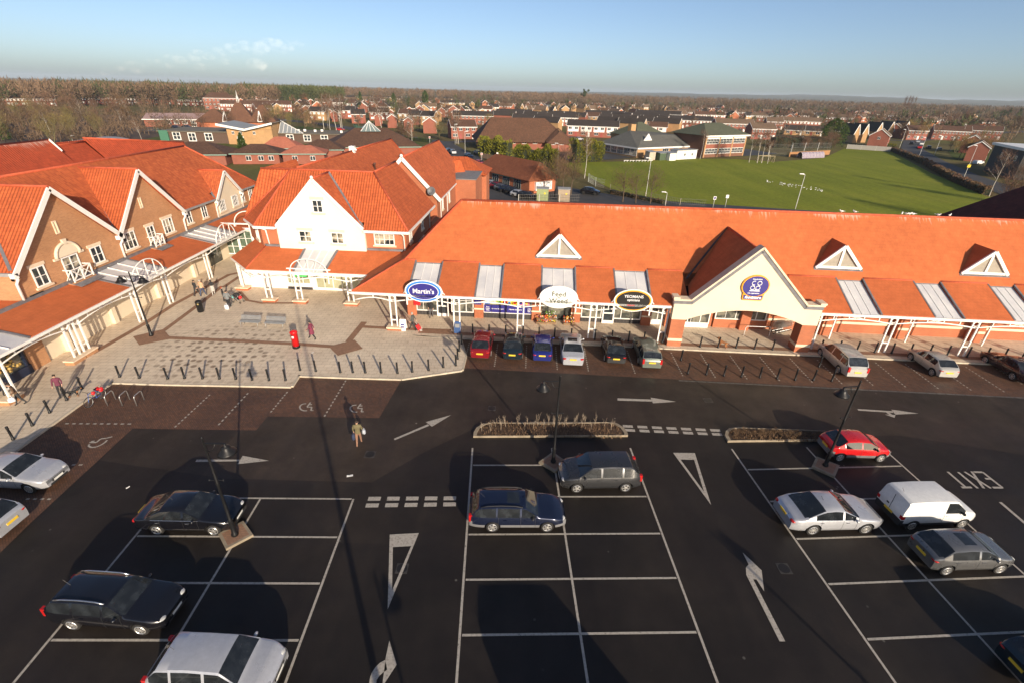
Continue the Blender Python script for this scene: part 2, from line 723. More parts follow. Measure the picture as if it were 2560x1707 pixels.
def m_grass(name, lo, mid, hi, s=0.05):
    t = NT(name)
    p = t.geo()
    n = t.noise(p, s, 6, 0.65)
    n2 = t.noise(p, 1.2, 4, 0.8)
    sxn = t.noise(p, 1.0, 2, 0.5, sx=(0.25, 0.02, 1))
    col = t.ramp(n, [(0.3, lo), (0.5, mid), (0.72, hi)])
    col = t.mix(1.0, col, t.ramp(n2, [(0.3, (0.75,) * 3), (0.7, (1.2,) * 3)]), 'MULTIPLY')
    col = t.mix(1.0, col, t.ramp(sxn, [(0.38, (0.91, 0.93, 0.9)), (0.62, (1.08, 1.06, 1.0))]), 'MULTIPLY')
    col = t.mix(t.ramp(t.noise(p, s * 3.1, 6, .75), [(.56, 0.0), (.74, .6)]), col, [(a + b) * .55 for a, b in zip(hi, (.14, .09, .03))])
    t.color(col)
    t.bump(n2, 0.6, 0.05)
    t.b.inputs['Specular IOR Level'].default_value = .08
    return t.set(Roughness=1.0)


ASPH, OLDA, PAVER, SLAB = m_asphalt(), m_old_asphalt(), m_pavers(), m_slabs()
FIELD = m_grass('field_grass', (0.16, 0.19, 0.022), (0.195, 0.22, 0.026), (0.225, 0.235, 0.034))
VERGE = m_grass('verge_grass', (0.06, 0.085, 0.022), (0.085, 0.105, 0.028), (0.13, 0.125, 0.05), 0.1)
TOWN = m_grass('town_ground', (0.12, 0.085, 0.045), (0.14, 0.115, 0.05), (0.135, 0.145, 0.04), 0.02)


def m_paint():
    t = NT('road_paint')
    p = t.geo()
    n = t.noise(p, 9.0, 5, 0.75)
    col = t.ramp(n, [(0.3, (0.05, 0.043, 0.036)), (0.38, (0.27, 0.245, 0.21)), (0.47, (0.38, 0.345, 0.295)), (0.7, (0.47, 0.43, 0.37))])
    t.color(col)
    return t.set(Roughness=0.6)


PAINT = m_paint()
KERB = flat('kerb_stone', (0.50, 0.43, 0.33), 0.8, var=0.2, scale=1.5)
KERBD = flat('weathered_kerb', (0.27, 0.22, 0.155), 0.85, var=0.3, scale=2)
BRICKP = bricks('paving_brick_band', (0.34, 0.19, 0.115), (0.27, 0.145, 0.09), (0.2, 0.13, 0.085), 0.2, 0.1)
SOIL = flat('soil', (0.075, 0.043, 0.024), 0.95, var=0.5, scale=4)


def struct(name, mb, m, kind='structure'):
    return tag(mb.build(name, m), kind=kind)


def sheet(name, pts, m, z, kind='structure'):
    b = MB()
    b.poly([(p[0], p[1], z) for p in pts])
    o = b.build(name, m)
    if o.data.polygons[0].normal.z < 0:
        o.data.flip_normals()
    return tag(o, kind=kind)


# great ground disc reaching the horizon
g = MB()
NS = 64
g.poly([(8800 * math.cos(2 * math.pi * k / NS), 8800 * math.sin(2 * math.pi * k / NS), -0.12) for k in range(NS)])
struct('ground', g, TOWN)
sheet('car_park', [(-95, -30), (105, -30), (105, 92), (-95, 92)], ASPH, 0.0)
fieldpts = [GP(*p) for p in ((1397, 410), (1470, 442), (1525, 471), (1607, 493), (1688, 509), (1784, 519))] + [(50, 93, 0), (113, 93, 0)] + [GP(*p) for p in ((2465, 490), (2410, 468), (2328, 433), (2228, 379), (2110, 372), (2061, 395), (1936, 405), (1840, 398), (1732, 398), (1561, 404), (1430, 406))]
sheet('access_road', [GP(*p) for p in ((332, 1071), (640, 1075), (670, 1040), (948, 1044), (1003, 945))] + [SW(0, -3, 0), SW(58, -3, 0), SW(58, -17, 0), GP(2250, 1088), GP(1812, 1088), GP(1575, 1078), GP(1190, 1068), GP(1060, 1130), GP(930, 1205), GP(560, 1195), GP(250, 1150)], m_asphalt('sheen_toned_asphalt', 1.75), .003)  # asphalt toned lighter and browner: sheen and vignette painted into its colour
sheet('field', fieldpts, FIELD, -0.06)
# the parade's raised pavement and the plaza
KP = [(114.4, 1067.9), (220.6, 991.7), (280.5, 953.5), (414, 957.6), (640, 961.7), (728.5, 964), (746.2, 936.8), (866, 940.9), (1003.6, 944.9), (1154.7, 923.1), (1163.4, 888.7), (1152, 851)]
kp = [GP(x, y, 0.12) for x, y in KP]
d0 = (kp[0] - kp[1]).normalized()
kp = [kp[0] + d0 * 30] + kp
kp += [SW(-3.6, -1.08, .12), SW(60, -1.08, .12)]
plaza = kp + [SW(60, 4, .12), SW(-6, 6, .12), SW(-9, 20, .12), Vector((-25, 66, .12)), Vector((-37, 66, .12)), Vector((-37, 0, .12))]
b = MB()
b.prism([(p.x, p.y, -0.1) for p in plaza], (0, 0, 0.22))
struct('pavement', b, SLAB)
b = MB()
for p, q in zip(kp, kp[1:]):
    d = (q - p).normalized()
    nrm = Vector((d.y, -d.x, 0))
    # outer side faces the car park
    L = (q - p).length
    n = max(1, int(L / 0.92))
    for k in range(n):
        a = p + d * (L * k / n + 0.006)
        e = p + d * (L * (k + 1) / n - 0.006)
        m = (a + e) / 2
        b.bar((a.x + nrm.x * .06, a.y + nrm.y * .06, .035), (e.x + nrm.x * .06, e.y + nrm.y * .06, .035), .15, .19)
struct('kerb', b, KERB)

# brown block-paved bays
bays = [GP(*p) for p in ((-60, 1440), (76, 1307), (332, 1070.6), (640, 1075), (670, 1040), (947.7, 1044.3))] + [Vector((p.x, p.y, 0)) for p in kp[9:0:-1]] + [kp[0] * 1.0]
b = MB()
b.poly([(p.x, p.y, .006) for p in bays])
struct('block_paved_bays', b, PAVER)
b = MB()
b.poly([SW(-3.0, -5.9, .006), SW(60, -6.15, .006), SW(60, -1.1, .006), SW(-3.4, -1.1, .006)])
struct('parking_strip', b, PAVER)
b = MB()   # pale channel and gully bars along the strip's edge
for k in range(60):
    u = 18 + k * .7
    b.prism([SW(u, -6.22, .007), SW(u + .66, -6.22, .007), SW(u + .66, -6.08, .007), SW(u, -6.08, .007)], (0, 0, .004))
struct('drain_channel', b, flat('channel', (0.09, 0.085, 0.08), 0.5, var=.4, scale=3))


# ------------------------------------------------------------------ painted marks
def strip(b, p, q, w=0.1, z=0.012):
    p, q = Vector(p), Vector(q)
    d = (q - p)
    d.z = 0
    d.normalize()
    n = Vector((-d.y, d.x, 0)) * w / 2
    b.poly([(p.x + n.x, p.y + n.y, z), (p.x - n.x, p.y - n.y, z), (q.x - n.x, q.y - n.y, z), (q.x + n.x, q.y + n.y, z)])


def up(o):
    me = o.data
    for p in me.polygons:
        if p.normal.z < 0:
            p.flip()
    return o


GRID = {'C': (-2.141, 21.275, R(2.307)), 'L': (-17.733, 20.66, R(1.498)), 'R': (13.783, 21.537, R(4.10))}
SPC = 2.4386


def gp(k, u, v):
    """bay grid: u in bay lengths (0..2), v in bay widths towards the camera"""
    ox, oy, th = GRID[k]
    a, c = u * 4.8, -v * SPC
    return Vector((ox + a * math.cos(th) - c * math.sin(th), oy + a * math.sin(th) + c * math.cos(th), 0))


b = MB()
for k, top, rows in (('C', -0.62, 9), ('L', 1, 9), ('R', -0.75, 9)):
    for u in (0, 1, 2):
        strip(b, gp(k, u, top if not (k == 'L' and u == 0) else 1), gp(k, u, 9), 0.1, 0.0125 + u * .0004)
    for v in range(0, 9):
        if k == 'L' and v < 1:
            continue
        strip(b, gp(k, 0.02, v), gp(k, 1.98, v), 0.1, 0.0142)
up(tag(b.build('bay_lines', PAINT), kind='structure'))
b = MB()


def dots(p, q, n, w=0.1, L=None):
    p, q = Vector(p), Vector(q)
    for k in range(n):
        a, e = p.lerp(q, k / n), p.lerp(q, (k + 0.5) / n)
        strip(b, a, e, w)


def r1(x, y): return GP(x * .27234, 880 + y * .27234)
def r3(x, y): return GP(640 + x * .27234, 900 + y * .27234)
def rc(x, y): return GP(1060 + x * .34014, 960 + y * .34014)
def rr(x, y): return GP(1760 + x * .34438, 960 + y * .34438)
def rb(x, y): return GP(860 + x * .52721, 1280 + y * .52721)


dots(r1(600, 655), r1(1235, 658), 10)
dots(r1(660, 1033), r1(790, 1033), 2)
dots(r1(240, 1346), r1(500, 1347), 4)
dots(r1(1605, 688), r1(1940, 378), 12)
dots(r1(2005, 668), r1(2290, 362), 10)
dots(r3(135, 478), r3(297, 280), 8)
dots(r3(628, 515), r3(832, 175), 12)
for u in (1.45, 3.88, 6.33, 8.79, 11.2, 14.79, 18.44, 20.9, 23.3, 25.75, 28.2, 30.4, 32.7, 35.1, 37.5, 39.9, 42.3, 44.7, 47.1, 49.5):
    dots(SW(u, -1.75), SW(u + .04, -5.6), 12, 0.09)
up(tag(b.build('bay_dots', PAINT), kind='structure'))


def arrow(name, polys, fn):
    b = MB()
    for P in polys:
        b.poly([(q.x, q.y, .0165) for q in (fn(*p) for p in P)])
    return up(tag(b.build(name, PAINT), kind='structure'))


arrow('road_marking', [[(1795, 1006), (1805, 985), (2200, 985), (2196, 1000)], [(2180, 1027), (2228, 950), (2470, 995)]], r1)
arrow('road_marking', [[(1265, 720), (1275, 733), (1592, 600), (1575, 588)], [(1558, 567), (1615, 610), (1790, 503)]], r3)
arrow('road_marking', [[(1422, 103), (1422, 120), (1675, 127), (1672, 112)], [(1665, 98), (1683, 140), (1853, 128)]], rc)
arrow('road_marking', [[(1113, 179), (1120, 191), (1330, 204), (1372, 207), (1372, 196)], [(1357, 183), (1390, 220), (1558, 212)], [(1318, 203), (1345, 221), (1366, 220), (1340, 203)], [(1312, 219), (1382, 243), (1390, 223)]], rr)
arrow('road_marking', [[(118, 830), (122, 790), (132, 760), (150, 733), (172, 712), (195, 700), (205, 745), (185, 760), (168, 775), (155, 795), (150, 830)], [(215, 608), (198, 690), (188, 770), (180, 830), (250, 722)]], rb)
arrow('road_marking', [[(1890, 190), (1918, 247), (1905, 262), (1980, 275)], [(1905, 262), (1907, 296), (1940, 318), (1955, 318), (1992, 375), (1980, 275)], [(1907, 296), (2065, 612), (2092, 612), (1940, 318)]], rb)
for O, I, fn in (([(217, 105), (355, 98), (207, 460)], [(232, 165), (318, 160), (228, 370)], rb), ([(1830, 503), (1990, 505), (2110, 887)], [(1885, 553), (1985, 555), (2058, 790)], rc)):
    arrow('road_marking', [[O[k], O[(k + 1) % 3], I[(k + 1) % 3], I[k]] for k in range(3)], fn)
b = MB()
for (ax, ay, bx, by, n, fn) in ((1030, 1270, 1895, 1265, 5, r3), (1008, 1332, 1895, 1320, 5, r3)):
    p, q = fn(ax, ay), fn(bx, by)
    for k in range(n):
        strip(b, p.lerp(q, k / n), p.lerp(q, (k + .66) / n), 0.27)
for (ax, ay, bx, by, n, fn) in ((1462, 307, 2212, 342, 7, rc), (1478, 336, 2225, 371, 7, rc)):
    p, q = fn(ax, ay), fn(bx, by)
    for k in range(n):
        strip(b, p.lerp(q, k / n), p.lerp(q, (k + .68) / n), 0.26)
strip(b, rr(2150, 855), rr(2420, 1085), 0.17)
up(tag(b.build('give_way_lines', PAINT), kind='structure'))


def strokes(name, lines, fn, w):
    b = MB()
    for k, (p, q) in enumerate(lines):
        strip(b, fn(*p), fn(*q), w, 0.0165 + .0006 * k)
    return up(tag(b.build(name, PAINT), kind='structure'))


strokes('road_lettering', [((1768, 635), (1900, 748)), ((1868, 748), (1942, 748)), ((1843, 637), (1987, 755)), ((1890, 635), (2082, 755)), ((1942, 633), (2030, 755)), ((1958, 638), (2022, 638)), ((2020, 637), (2166, 751)), ((2095, 750), (2166, 750)), ((2040, 686), (2085, 687))], rr, 0.14)


def chair_sign(fn, pts, w=0.1):
    strokes('disabled_bay_symbol', [(p, q) for L in pts for p, q in zip(L, L[1:])], fn, w)


def arc(cx, cy, rx, ry, a0, a1, n=9):
    return [(cx + rx * math.cos(R(a0 + (a1 - a0) * k / n)), cy + ry * math.sin(R(a0 + (a1 - a0) * k / n))) for k in range(n + 1)]


for dx, dy in ((0, 0), (462, 12)):
    chair_sign(r3, [arc(452 + dx, 432 + dy, 50, 33, -80, -290), [(470 + dx, 432 + dy), (512 + dx, 430 + dy), (505 + dx, 462 + dy), (527 + dx, 461 + dy)], [(500 + dx, 388 + dy), (470 + dx, 430 + dy)], [(488 + dx, 408 + dy), (515 + dx, 408 + dy)]])
chair_sign(r1, [[(822, 828), (885, 828), (925, 795), (975, 790), (1032, 775)], [(835, 820), (870, 815)], [(820, 845), (815, 862), (840, 874), (885, 870), (935, 848), (965, 828), (985, 808)]])

for k, (px, py, r_) in enumerate(((925, 1135, .34), (1770, 1000, .34), (1960, 1420, .32), (560, 1140, .32), (1230, 1020, .3), (1005, 1420, .3))):
    p = GP(px, py)
    b = MB()
    b.prism([(p.x + r_ * 1.25 * math.cos(R(45 + 90 * j)), p.y + r_ * 1.25 * math.sin(R(45 + 90 * j)), .004) for j in range(4)], (0, 0, .008))
    b.m = 1
    b.prism([(p.x + r_ * .8 * math.cos(math.pi * j / 8), p.y + r_ * .8 * math.sin(math.pi * j / 8), .012) for j in range(16)], (0, 0, .004))
    tag(b.build('drain_cover', [flat('cover_frame', (.045, .04, .036), .6, var=.3), flat('cover_iron', (.02, .018, .017), .45, .3)]), kind='structure')
# brick bands and diamonds in the plaza
b = MB()


def band(fn, pts, w=0.55, z=.124):
    for k, (p, q) in enumerate(zip(pts, pts[1:])):
        P, Q = fn(*p), fn(*q)
        d = (Q - P).normalized() * w / 2
        strip(b, P - d * .8, Q + d * .8, w, z + .0011 * (k % 5))


def z12(fn_s, ox, oy):
    return lambda x, y: GP(ox + x * fn_s, oy + y * fn_s, .12)


p5, p6 = z12(.27234, 0, 500), z12(.27234, 560, 500)
band(p5, [(860, 1400), (1320, 1140), (1590, 965), (2100, 690), (2240, 660)], .5)
band(p5, [(1510, 1195), (1720, 1040), (1880, 920), (2030, 800)], .45, .130)
band(p5, [(1560, 1265), (2350, 1300)], .5, .136)
band(p6, [(0, 1285), (620, 1320), (980, 1345)], .5, .1455)
band(p6, [(1150, 1290), (1280, 1130)], .55, .130)
band(p6, [(1290, 1165), (1540, 1180), (2060, 1200)], .5, .142)
band(p6, [(0, 800), (180, 680)], .45, .13)
band(p6, [(150, 850), (215, 925), (350, 950), (620, 950), (760, 950)], .35, .142)
for fn, q in ((p5, [(1222, 1255), (1500, 1190), (1575, 1275), (1280, 1335)]), (p6, [(960, 1345), (1200, 1285), (1275, 1365), (1045, 1430)])):
    b.poly([(p.x, p.y, .150) for p in (fn(*c) for c in q)])
up(tag(b.build('brick_paving_band', BRICKP), kind='structure'))
# band along the parade pavement and bollard line
b = MB()
b.poly([SW(-3.2, -.62, .1245), SW(60, -.62, .1245), SW(60, -.05, .1245), SW(-3.2, -.05, .1245)])
up(tag(b.build('pavement_band', BRICKP), kind='structure'))


# ------------------------------------------------------------------ planted islands and lamp bases
def island(k, pts, h=0.15):
    P = [GP(*p) for p in pts]
    c = sum(P, Vector()) / len(P)
    b = MB()
    inner = [p + (c - p).normalized() * 0.22 for p in P]
    n = len(P)
    for z0, z1 in ((-.05, h),):
        o = [b.pt((p.x, p.y, z0)) for p in P]
        t = [b.pt((p.x, p.y, z1)) for p in P]
        i = [b.pt((p.x, p.y, z1)) for p in inner]
        d = [b.pt((p.x, p.y, z1 - .06)) for p in inner]
        for a in range(n):
            e = (a + 1) % n
            b.face((o[a], o[e], t[e], t[a]))
            b.face((t[a], t[e], i[e], i[a]))
            b.face((i[a], i[e], d[e], d[a]))
    tag(b.build('kerb', KERBD), kind='structure')
    s = MB()
    s.poly([(p.x, p.y, h - .05) for p in inner])
    up(tag(s.build('planting_bed', SOIL), kind='structure'))
    return inner


ISL_C = island('C', [(1060 + x * .34014, 960 + y * .34014) for x, y in ((362, 392), (365, 365), (385, 330), (430, 303), (480, 292), (900, 288), (1370, 290), (1420, 300), (1465, 328), (1495, 370), (1497, 386))])
ISL_R = island('R', [(1760 + x * .34438, 960 + y * .34438) for x, y in ((170, 421), (148, 380), (155, 350), (180, 330), (240, 323), (700, 340), (905, 352), (925, 380), (922, 412))])


def lamp_base(pts, h=.14):
    P = [GP(*p) for p in pts]
    b = MB()
    b.m = 0
    b.prism([(p.x, p.y, -.05) for p in P], (0, 0, h + .05))
    c = sum(P, Vector()) / len(P)
    b.m = 1
    b.poly([(p.x, p.y, h + .004) for p in (q + (c - q) * .22 for q in P)])
    tag(b.build('kerb', [KERBD, BRICKP]), kind='structure')


lamp_base([(300 + x * .17028, 1180 + y * .17028) for x, y in ((1450, 925), (1820, 735), (1965, 940), (1565, 1150))])
lamp_base([(1060 + x * .34014, 960 + y * .34014) for x, y in ((842, 582), (945, 508), (1042, 575), (965, 655))])
lamp_base([(1760 + x * .34438, 960 + y * .34438) for x, y in ((777, 607), (812, 535), (980, 600), (945, 682))])
# ================================================================== the long tiled shopping parade (frame S)
PG = 'tiled buildings of the shopping centre'
par = thing('shopping_parade', 'long low shopping parade with bright orange tiled roof and white glazed canopy', 'shop building', OS, SA)
U0, U1 = -1.0, 51.4


def roofpart(parent, polys, m, name='roof', t=0.12):
    b = MB()
    for P in polys:
        b.slab(P, t)
    return b.build(name, m, parent)


def ridge(parent, lines, r=0.11, m=None, name='ridge_tiles'):
    for p, q in lines:
        b = MB()
        b.tube([p, q], r, 6)
        b.build(name, m or RIDGE, parent)


b = MB()
b.box(U0, U1, 3.6, 12.0, .1, 5.25)
wall = b.build('wall', BRICKO, par)
rf = roofpart(par, [
    [(-5, 3.2, 5.38), (U1, 3.2, 5.38), (U1, 8, 9.9), (-.42, 8, 9.9)],
    [(-5, 12.8, 5.38), (-.42, 8, 9.9), (U1, 8, 9.9), (U1, 12.8, 5.38)],
    [(-5, 3.2, 5.38), (-.42, 8, 9.9), (-5, 12.8, 5.38)]], FLATT)
ridge(rf, [((-.42, 8, 9.92), (U1, 8, 9.92)), ((-5, 3.2, 5.4), (-.42, 8, 9.92)), ((-5, 12.8, 5.4), (-.42, 8, 9.92))])
# tiled canopy bays and glazed bays
segs = [(-1.45, 1.75), (4.03, 7.3), (10.33, 13.6), (16.6, 19.6), (28.7, 32.7), (35.1, 39.2), (41.6, 45.4), (47.7, 51.4)]
lights = [(-3.98, -1.45), (1.75, 4.03), (7.3, 10.33), (13.6, 16.6), (32.7, 35.1), (39.2, 41.6), (45.4, 47.7)]
polys = [[(a, -.5, 3.72), (e, -.5, 3.72), (e, 3.25, 5.46), (a, 3.25, 5.46)] for a, e in segs]
polys += [[(-8.66, -.5, 3.72), (-3.98, -.5, 3.72), (-3.98, 3.25, 5.46), (-5, 3.25, 5.46)],
          [(-8.66, -.5, 3.72), (-5, 3.25, 5.46), (-5, 9, 5.46), (-8.66, 9, 3.72)]]
cr = [roofpart(par, [P] if k < len(segs) else polys[k:k + 2], FLATC, 'canopy_roof', .16) for k, P in enumerate(polys[:-1])][-1]
ridge(cr, [((a, 3.28, 5.47), (e, 3.28, 5.47)) for a, e in segs + [(-5, -3.98)]] + [((-8.66, -.5, 3.74), (-5, 3.25, 5.48))], .08)
for a, e in lights:
    b = MB()
    b.slab([(a + .12, -.42, 3.62), (e - .12, -.42, 3.62), (e - .12, 3.2, 5.22), (a + .12, 3.2, 5.22)], .05)
    p = b.build('rooflight', POLYC, par)
    b = MB()
    n = 3
    for k in range(1, n):
        u = a + .12 + (e - a - .24) * k / n
        b.bar((u, -.42, 3.64), (u, 3.2, 5.24), .03, .03)
    b.build('glazing_bar', UPVC, p)
    b = MB()
    for u in (a + .06, e - .06):
        b.bar((u, -.45, 3.72), (u, 3.24, 5.42), .13, .1)
    b.bar((a, 3.22, 5.24), (e, 3.22, 5.24), .16, .1)
    b.build('flashing', LEAD, p)


# white canopy frame
def canopy_frame(parent, a, e, v, z, cols, W=WHITE, foot=.1, mid=None, gap=.5, arcs=True, ed=.5):
    """eaves beam, lower wavy chord, verticals, ornaments; paired columns at cols; all along local x at y=v"""
    b = MB()
    b.box(a, e, v - ed - .15, v - ed - .012, z - .2, z - .02)
    b.box(a, e, v - .1, v + .06, z - .44, z - .3)
    ks = sorted(cols)
    ends = [a] + [c for c in ks] + [e]
    for p, q in zip(ends, ends[1:]):
        n = 10
        L = q - p
        if L < .6:
            continue
        pts = []
        for k in range(n + 1):
            t = k / n
            pts.append((p + L * t, v - .02, z - .98 + .3 * math.sin(math.pi * t) if arcs else z - .9))
        b.tube(pts, .06, 5)
        m = max(2, int(L / 1.15))
        for k in range(1, m):
            t = k / m
            b.box(p + L * t - .035, p + L * t + .035, v - .055, v + .015, z - .98 + .3 * math.sin(math.pi * t), z - .4)
        c = p + L / 2
        if L > 4:
            h = L / m / 2
            b.bar((c - h, v - .02, z - .66), (c + h, v - .02, z - .4), .045)
            b.bar((c - h, v - .02, z - .4), (c + h, v - .02, z - .66), .045)
            b.tube([(c + .13 * math.cos(2 * math.pi * k / 10), v - .05, z - .53 + .13 * math.sin(2 * math.pi * k / 10)) for k in range(10)], .03, 4, closed=True)
    fr = b.build('canopy_beam', W, parent)
    for c in cols:
        b = MB()
        for s in (-1, 1):
            b.box(c + s * gap / 2 - .055, c + s * gap / 2 + .055, v - .055, v + .055, foot, z - .3)
        b.box(c - gap / 2, c + gap / 2, v - .04, v + .04, foot + .85, foot + .95)
        b.tube([(c + .2 * math.cos(2 * math.pi * k / 14), v - .02, z - .66 + .2 * math.sin(2 * math.pi * k / 14)) for k in range(14)], .035, 4, closed=True)
        b.build('column', W, parent)
    return fr


canopy_frame(par, -8.7, 18.1, 0, 3.72, [-5.4, .15, 5.68, 11.87, 17.9])
canopy_frame(par, 30.2, 51.4, 0, 3.7, [30.45, 36.55, 43.1, 49.6])
for u in (33.3, 39.9, 46.5):
    b = MB()
    b.box(u - .05, u + .05, 2.1, 2.2, .1, 4.5)
    b.build('support_post', WHITE, par)
# piers, plinth bands and fronts under the canopy
for u in (1.7, 7.05, 10.7, 17.15, 19.3, 26.1, 33.2, 39.8, 46.4, -4.6):
    b = MB()
    b.box(u - .42, u + .42, 2.75 if u > 30 else 3.05, 3.62, .1, 4.9 if u > 0 else 4.6)
    b.build('brick_pier', BRICKO, par)
for a, e in ((27.2, 32.76), (33.64, 39.36), (40.24, 45.96), (46.84, 51.3)):
    b = MB()
    b.box(a, e, 3.56, 3.62, .98, 1.2)
    b.build('stone_band', CREAM, par)
for u in (1.7, 7.05, 10.7, 17.15, 33.2, 39.8, 46.4):
    y = 2.72 if u > 30 else 3.02
    b = MB()
    b.box(u - .45, u + .45, y, y + .08, .98, 1.2 if u > 30 else 1.12)
    b.build('stone_band', CREAM, par)


def front(a, e, v, nx, door=None, zb=.55, zt=2.9, base=None):
    b = MB()
    b.box(a, e, v - .03, v + .03, .1, zb)
    o = b.build('stall_riser', base or DARKTILE, par)
    w = add_window(par, ((a + e) / 2, v - .03, zb), (1, 0, 0), (0, -1, 0), e - a, zt - zb, nx, 2, False, False, WHITE, SHOPG, 'shop_window', .09)
    if door is not None:
        M = frame_m((door, v - .12, .12), (1, 0, 0), (0, -1, 0))
        b = MB()
        b.M = M
        for x0, x1, z0, z1 in ((-.55, -.43, 0, 2.3), (.43, .55, 0, 2.3), (-.43, .43, 0, .28), (-.43, .43, .95, 1.08), (-.43, .43, 2.2, 2.3)):
            b.box(x0, x1, 0, .07, z0, z1)
        d = b.build('door', WHITE, par)
        b = MB()
        b.M = M
        b.poly([(-.43, .02, .28), (.43, .02, .28), (.43, .02, 2.2), (-.43, .02, 2.2)])
        b.build('pane', GLASS, d)
    return w


DARKTILE = bricks('stall_riser_tiles', (0.05, 0.045, 0.045), (0.04, 0.036, 0.036), (0.10, 0.095, 0.09), .32, .5)
WHITEP = flat('white_panel', (0.78, 0.76, 0.72), 0.5)
front(-4.2, -2.2, 3.3, 3, door=-1.7)
front(-.9, 1.2, 3.3, 3)
front(10.9 + .3, 16.7, 3.4, 6, door=13.7)
front(17.6, 18.9, 3.5, 2, base=WHITEP)
front(19.8, 21.0, 3.3, 2)
front(20.4, 22.9, 3.25, 3, base=WHITEP)
front(23.4, 28.0, 3.45, 5, base=BRICKO, zb=1.0)
b = MB()
b.box(7.5, 10.25, 3.5, 3.55, .1, 3.2)
b.build('shop_doorway', SHOPG, par)

# posters in the newsagent's window (bright paper cards under the canopy)
b = MB()
b.box(2.1, 6.65, 3.22, 3.3, .1, .62)
b.build('stall_riser', DARKTILE, par)
pw = add_window(par, (4.38, 3.3, .6), (1, 0, 0), (0, -1, 0), 4.5, 2.35, 2, 2, False, False, WHITE, SHOPG, 'shop_window')
NAVY = flat('navy_sign', (0.035, 0.03, 0.21), 0.4, var=.05)
ROYAL = flat('royal_blue', (0.035, 0.2, 0.72), 0.35, var=.05)
LETW = flat('white_lettering', (0.85, 0.85, 0.85), 0.5, var=0)
YEL = flat('yellow_sign', (0.85, 0.62, 0.03), 0.4, var=.05)
REDS = flat('red_sign', (0.66, 0.02, 0.025), 0.4, var=.05)
ORNG = flat('orange_sign', (0.85, 0.33, 0.02), 0.4, var=.05)
b = MB()
for a, e in ((2.2, 2.85), (2.9, 4.25), (4.3, 6.1), (6.15, 6.6)):
    b.box(a, e, 3.17, 3.2, .72, 1.45)
pan = b.build('window_panel', NAVY, pw)
for x, tx, s in ((2.52, "Toys\nCards\nGifts", .16), (3.45, 'for news & papers', .15), (5.1, 'Home delivery', .2), (6.38, 'Toys\nCards\nGifts', .14)):
    text_mesh('lettering', tx, s, LETW, pw, text_m((x, 3.165, 1.08), (1, 0, 0), (0, -1, 0)), .004, .003)
random.seed(5)
cards = [WHITEP, REDS, YEL, NAVY, ROYAL, flat('pink_card', (.75, .2, .35), .5), flat('green_card', (.1, .4, .15), .5), flat('cream_card', (.8, .72, .5), .5)]
for r_ in range(2):
    x = 2.2
    while x < 6.4:
        w_ = random.uniform(.35, .62)
        b = MB()
        b.box(x, x + w_, 3.18, 3.2, 1.55 + r_ * .62, 2.08 + r_ * .62)
        c0 = b.build('window_poster', random.choice(cards[:1] + cards), pw)
        b = MB()
        b.box(x + .06, x + w_ * .6, 3.165, 3.175, 1.62 + r_ * .62, 1.85 + r_ * .62)
        b.build('poster_picture', random.choice(cards[1:]), c0)
        x += w_ + .04
b = MB()
b.box(1.3, 1.95, 2.98, 3.03, 1.5, 2.9)
b.build('sign_panel', NAVY, par)
b = MB()
b.box(-4.35, -3.75, 2.9, 2.99, 1.2, 3.1)
b.build('sign_panel', REDS, par)
text_mesh('lettering', 'P', .55, LETW, par, text_m((1.62, 2.97, 2.3), (1, 0, 0), (0, -1, 0)), .004)


# triangular dormers
def gablet(u, w=3.75, v0=3.95):
    z0 = 5.38 + (v0 - 3.2) * .9417
    za = z0 + w / 2 * 1.06
    va = 3.2 + (za - 5.38) / .9417
    d = bpy.data.objects.new('dormer', None)
    C.objects.link(d)
    d.parent = par
    b = MB()
    b.slab([(u - w / 2 - .1, v0 - .1, z0 - .05), (u, v0 - .18, za + .08), (u, va + .1, za + .08), (u - w / 2 - .1, v0 + .1, z0 - .02)], .1)
    b.slab([(u + w / 2 + .1, v0 - .1, z0 - .05), (u + w / 2 + .1, v0 + .1, z0 - .02), (u, va + .1, za + .08), (u, v0 - .18, za + .08)], .1)
    b.build('dormer_roof', FLATC, d)
    b = MB()
    b.prism([(u - w / 2, v0, z0), (u + w / 2, v0, z0), (u, v0, za)], (0, .3, 0))
    b.build('louvre', flat('louvre_grey', (0.3, 0.27, 0.22), .7), d)
    b = MB()
    b.bar((u - w / 2 - .05, v0 - .08, z0 - .02), (u, v0 - .12, za), .14, .24)
    b.bar((u + w / 2 + .05, v0 - .08, z0 - .02), (u, v0 - .12, za), .14, .24)
    b.box(u - w / 2 + .1, u + w / 2 - .1, v0 - .12, v0 + .02, z0 - .03, z0 + .18)
    b.box(u - .09, u + .09, v0 - .1, v0 + .02, z0 + .18, za - .2)
    b.build('dormer_frame', WHITE, d)
    b = MB()
    b.slab([(u - w / 2 - .2, v0 - .2, z0 - .15), (u + w / 2 + .2, v0 - .2, z0 - .15), (u + w / 2 + .2, v0, z0 + .03), (u - w / 2 - .2, v0, z0 + .03)], .03)
    b.build('flashing', LEAD, d)


for u in (8.78, 33.1, 45.4):
    gablet(u)

# entrance gable with arch
eg = bpy.data.objects.new('entrance_gable', None)
C.objects.link(eg)
eg.parent = par
V0, V1 = -.75, -.15
out = [(18.25, 2.6), (19.45, 2.6)]
for k in range(0, 13):
    t = k / 12
    out.append((19.45 + (28.9 - 19.45) * t, 2.6 + 1.05 * math.sin(math.pi * t) ** .85))
out += [(30.1, 2.6), (30.1, 4.3), (28.75, 4.3), (24.15, 8.85), (19.6, 4.3), (18.25, 4.3)]
b = MB()
ids0 = [b.pt((x, V0, z)) for x, z in out]
ids1 = [b.pt((x, V1, z)) for x, z in out]
n = len(out)
for k in range(n):
    j = (k + 1) % n
    b.face((ids0[k], ids0[j], ids1[j], ids1[k]))
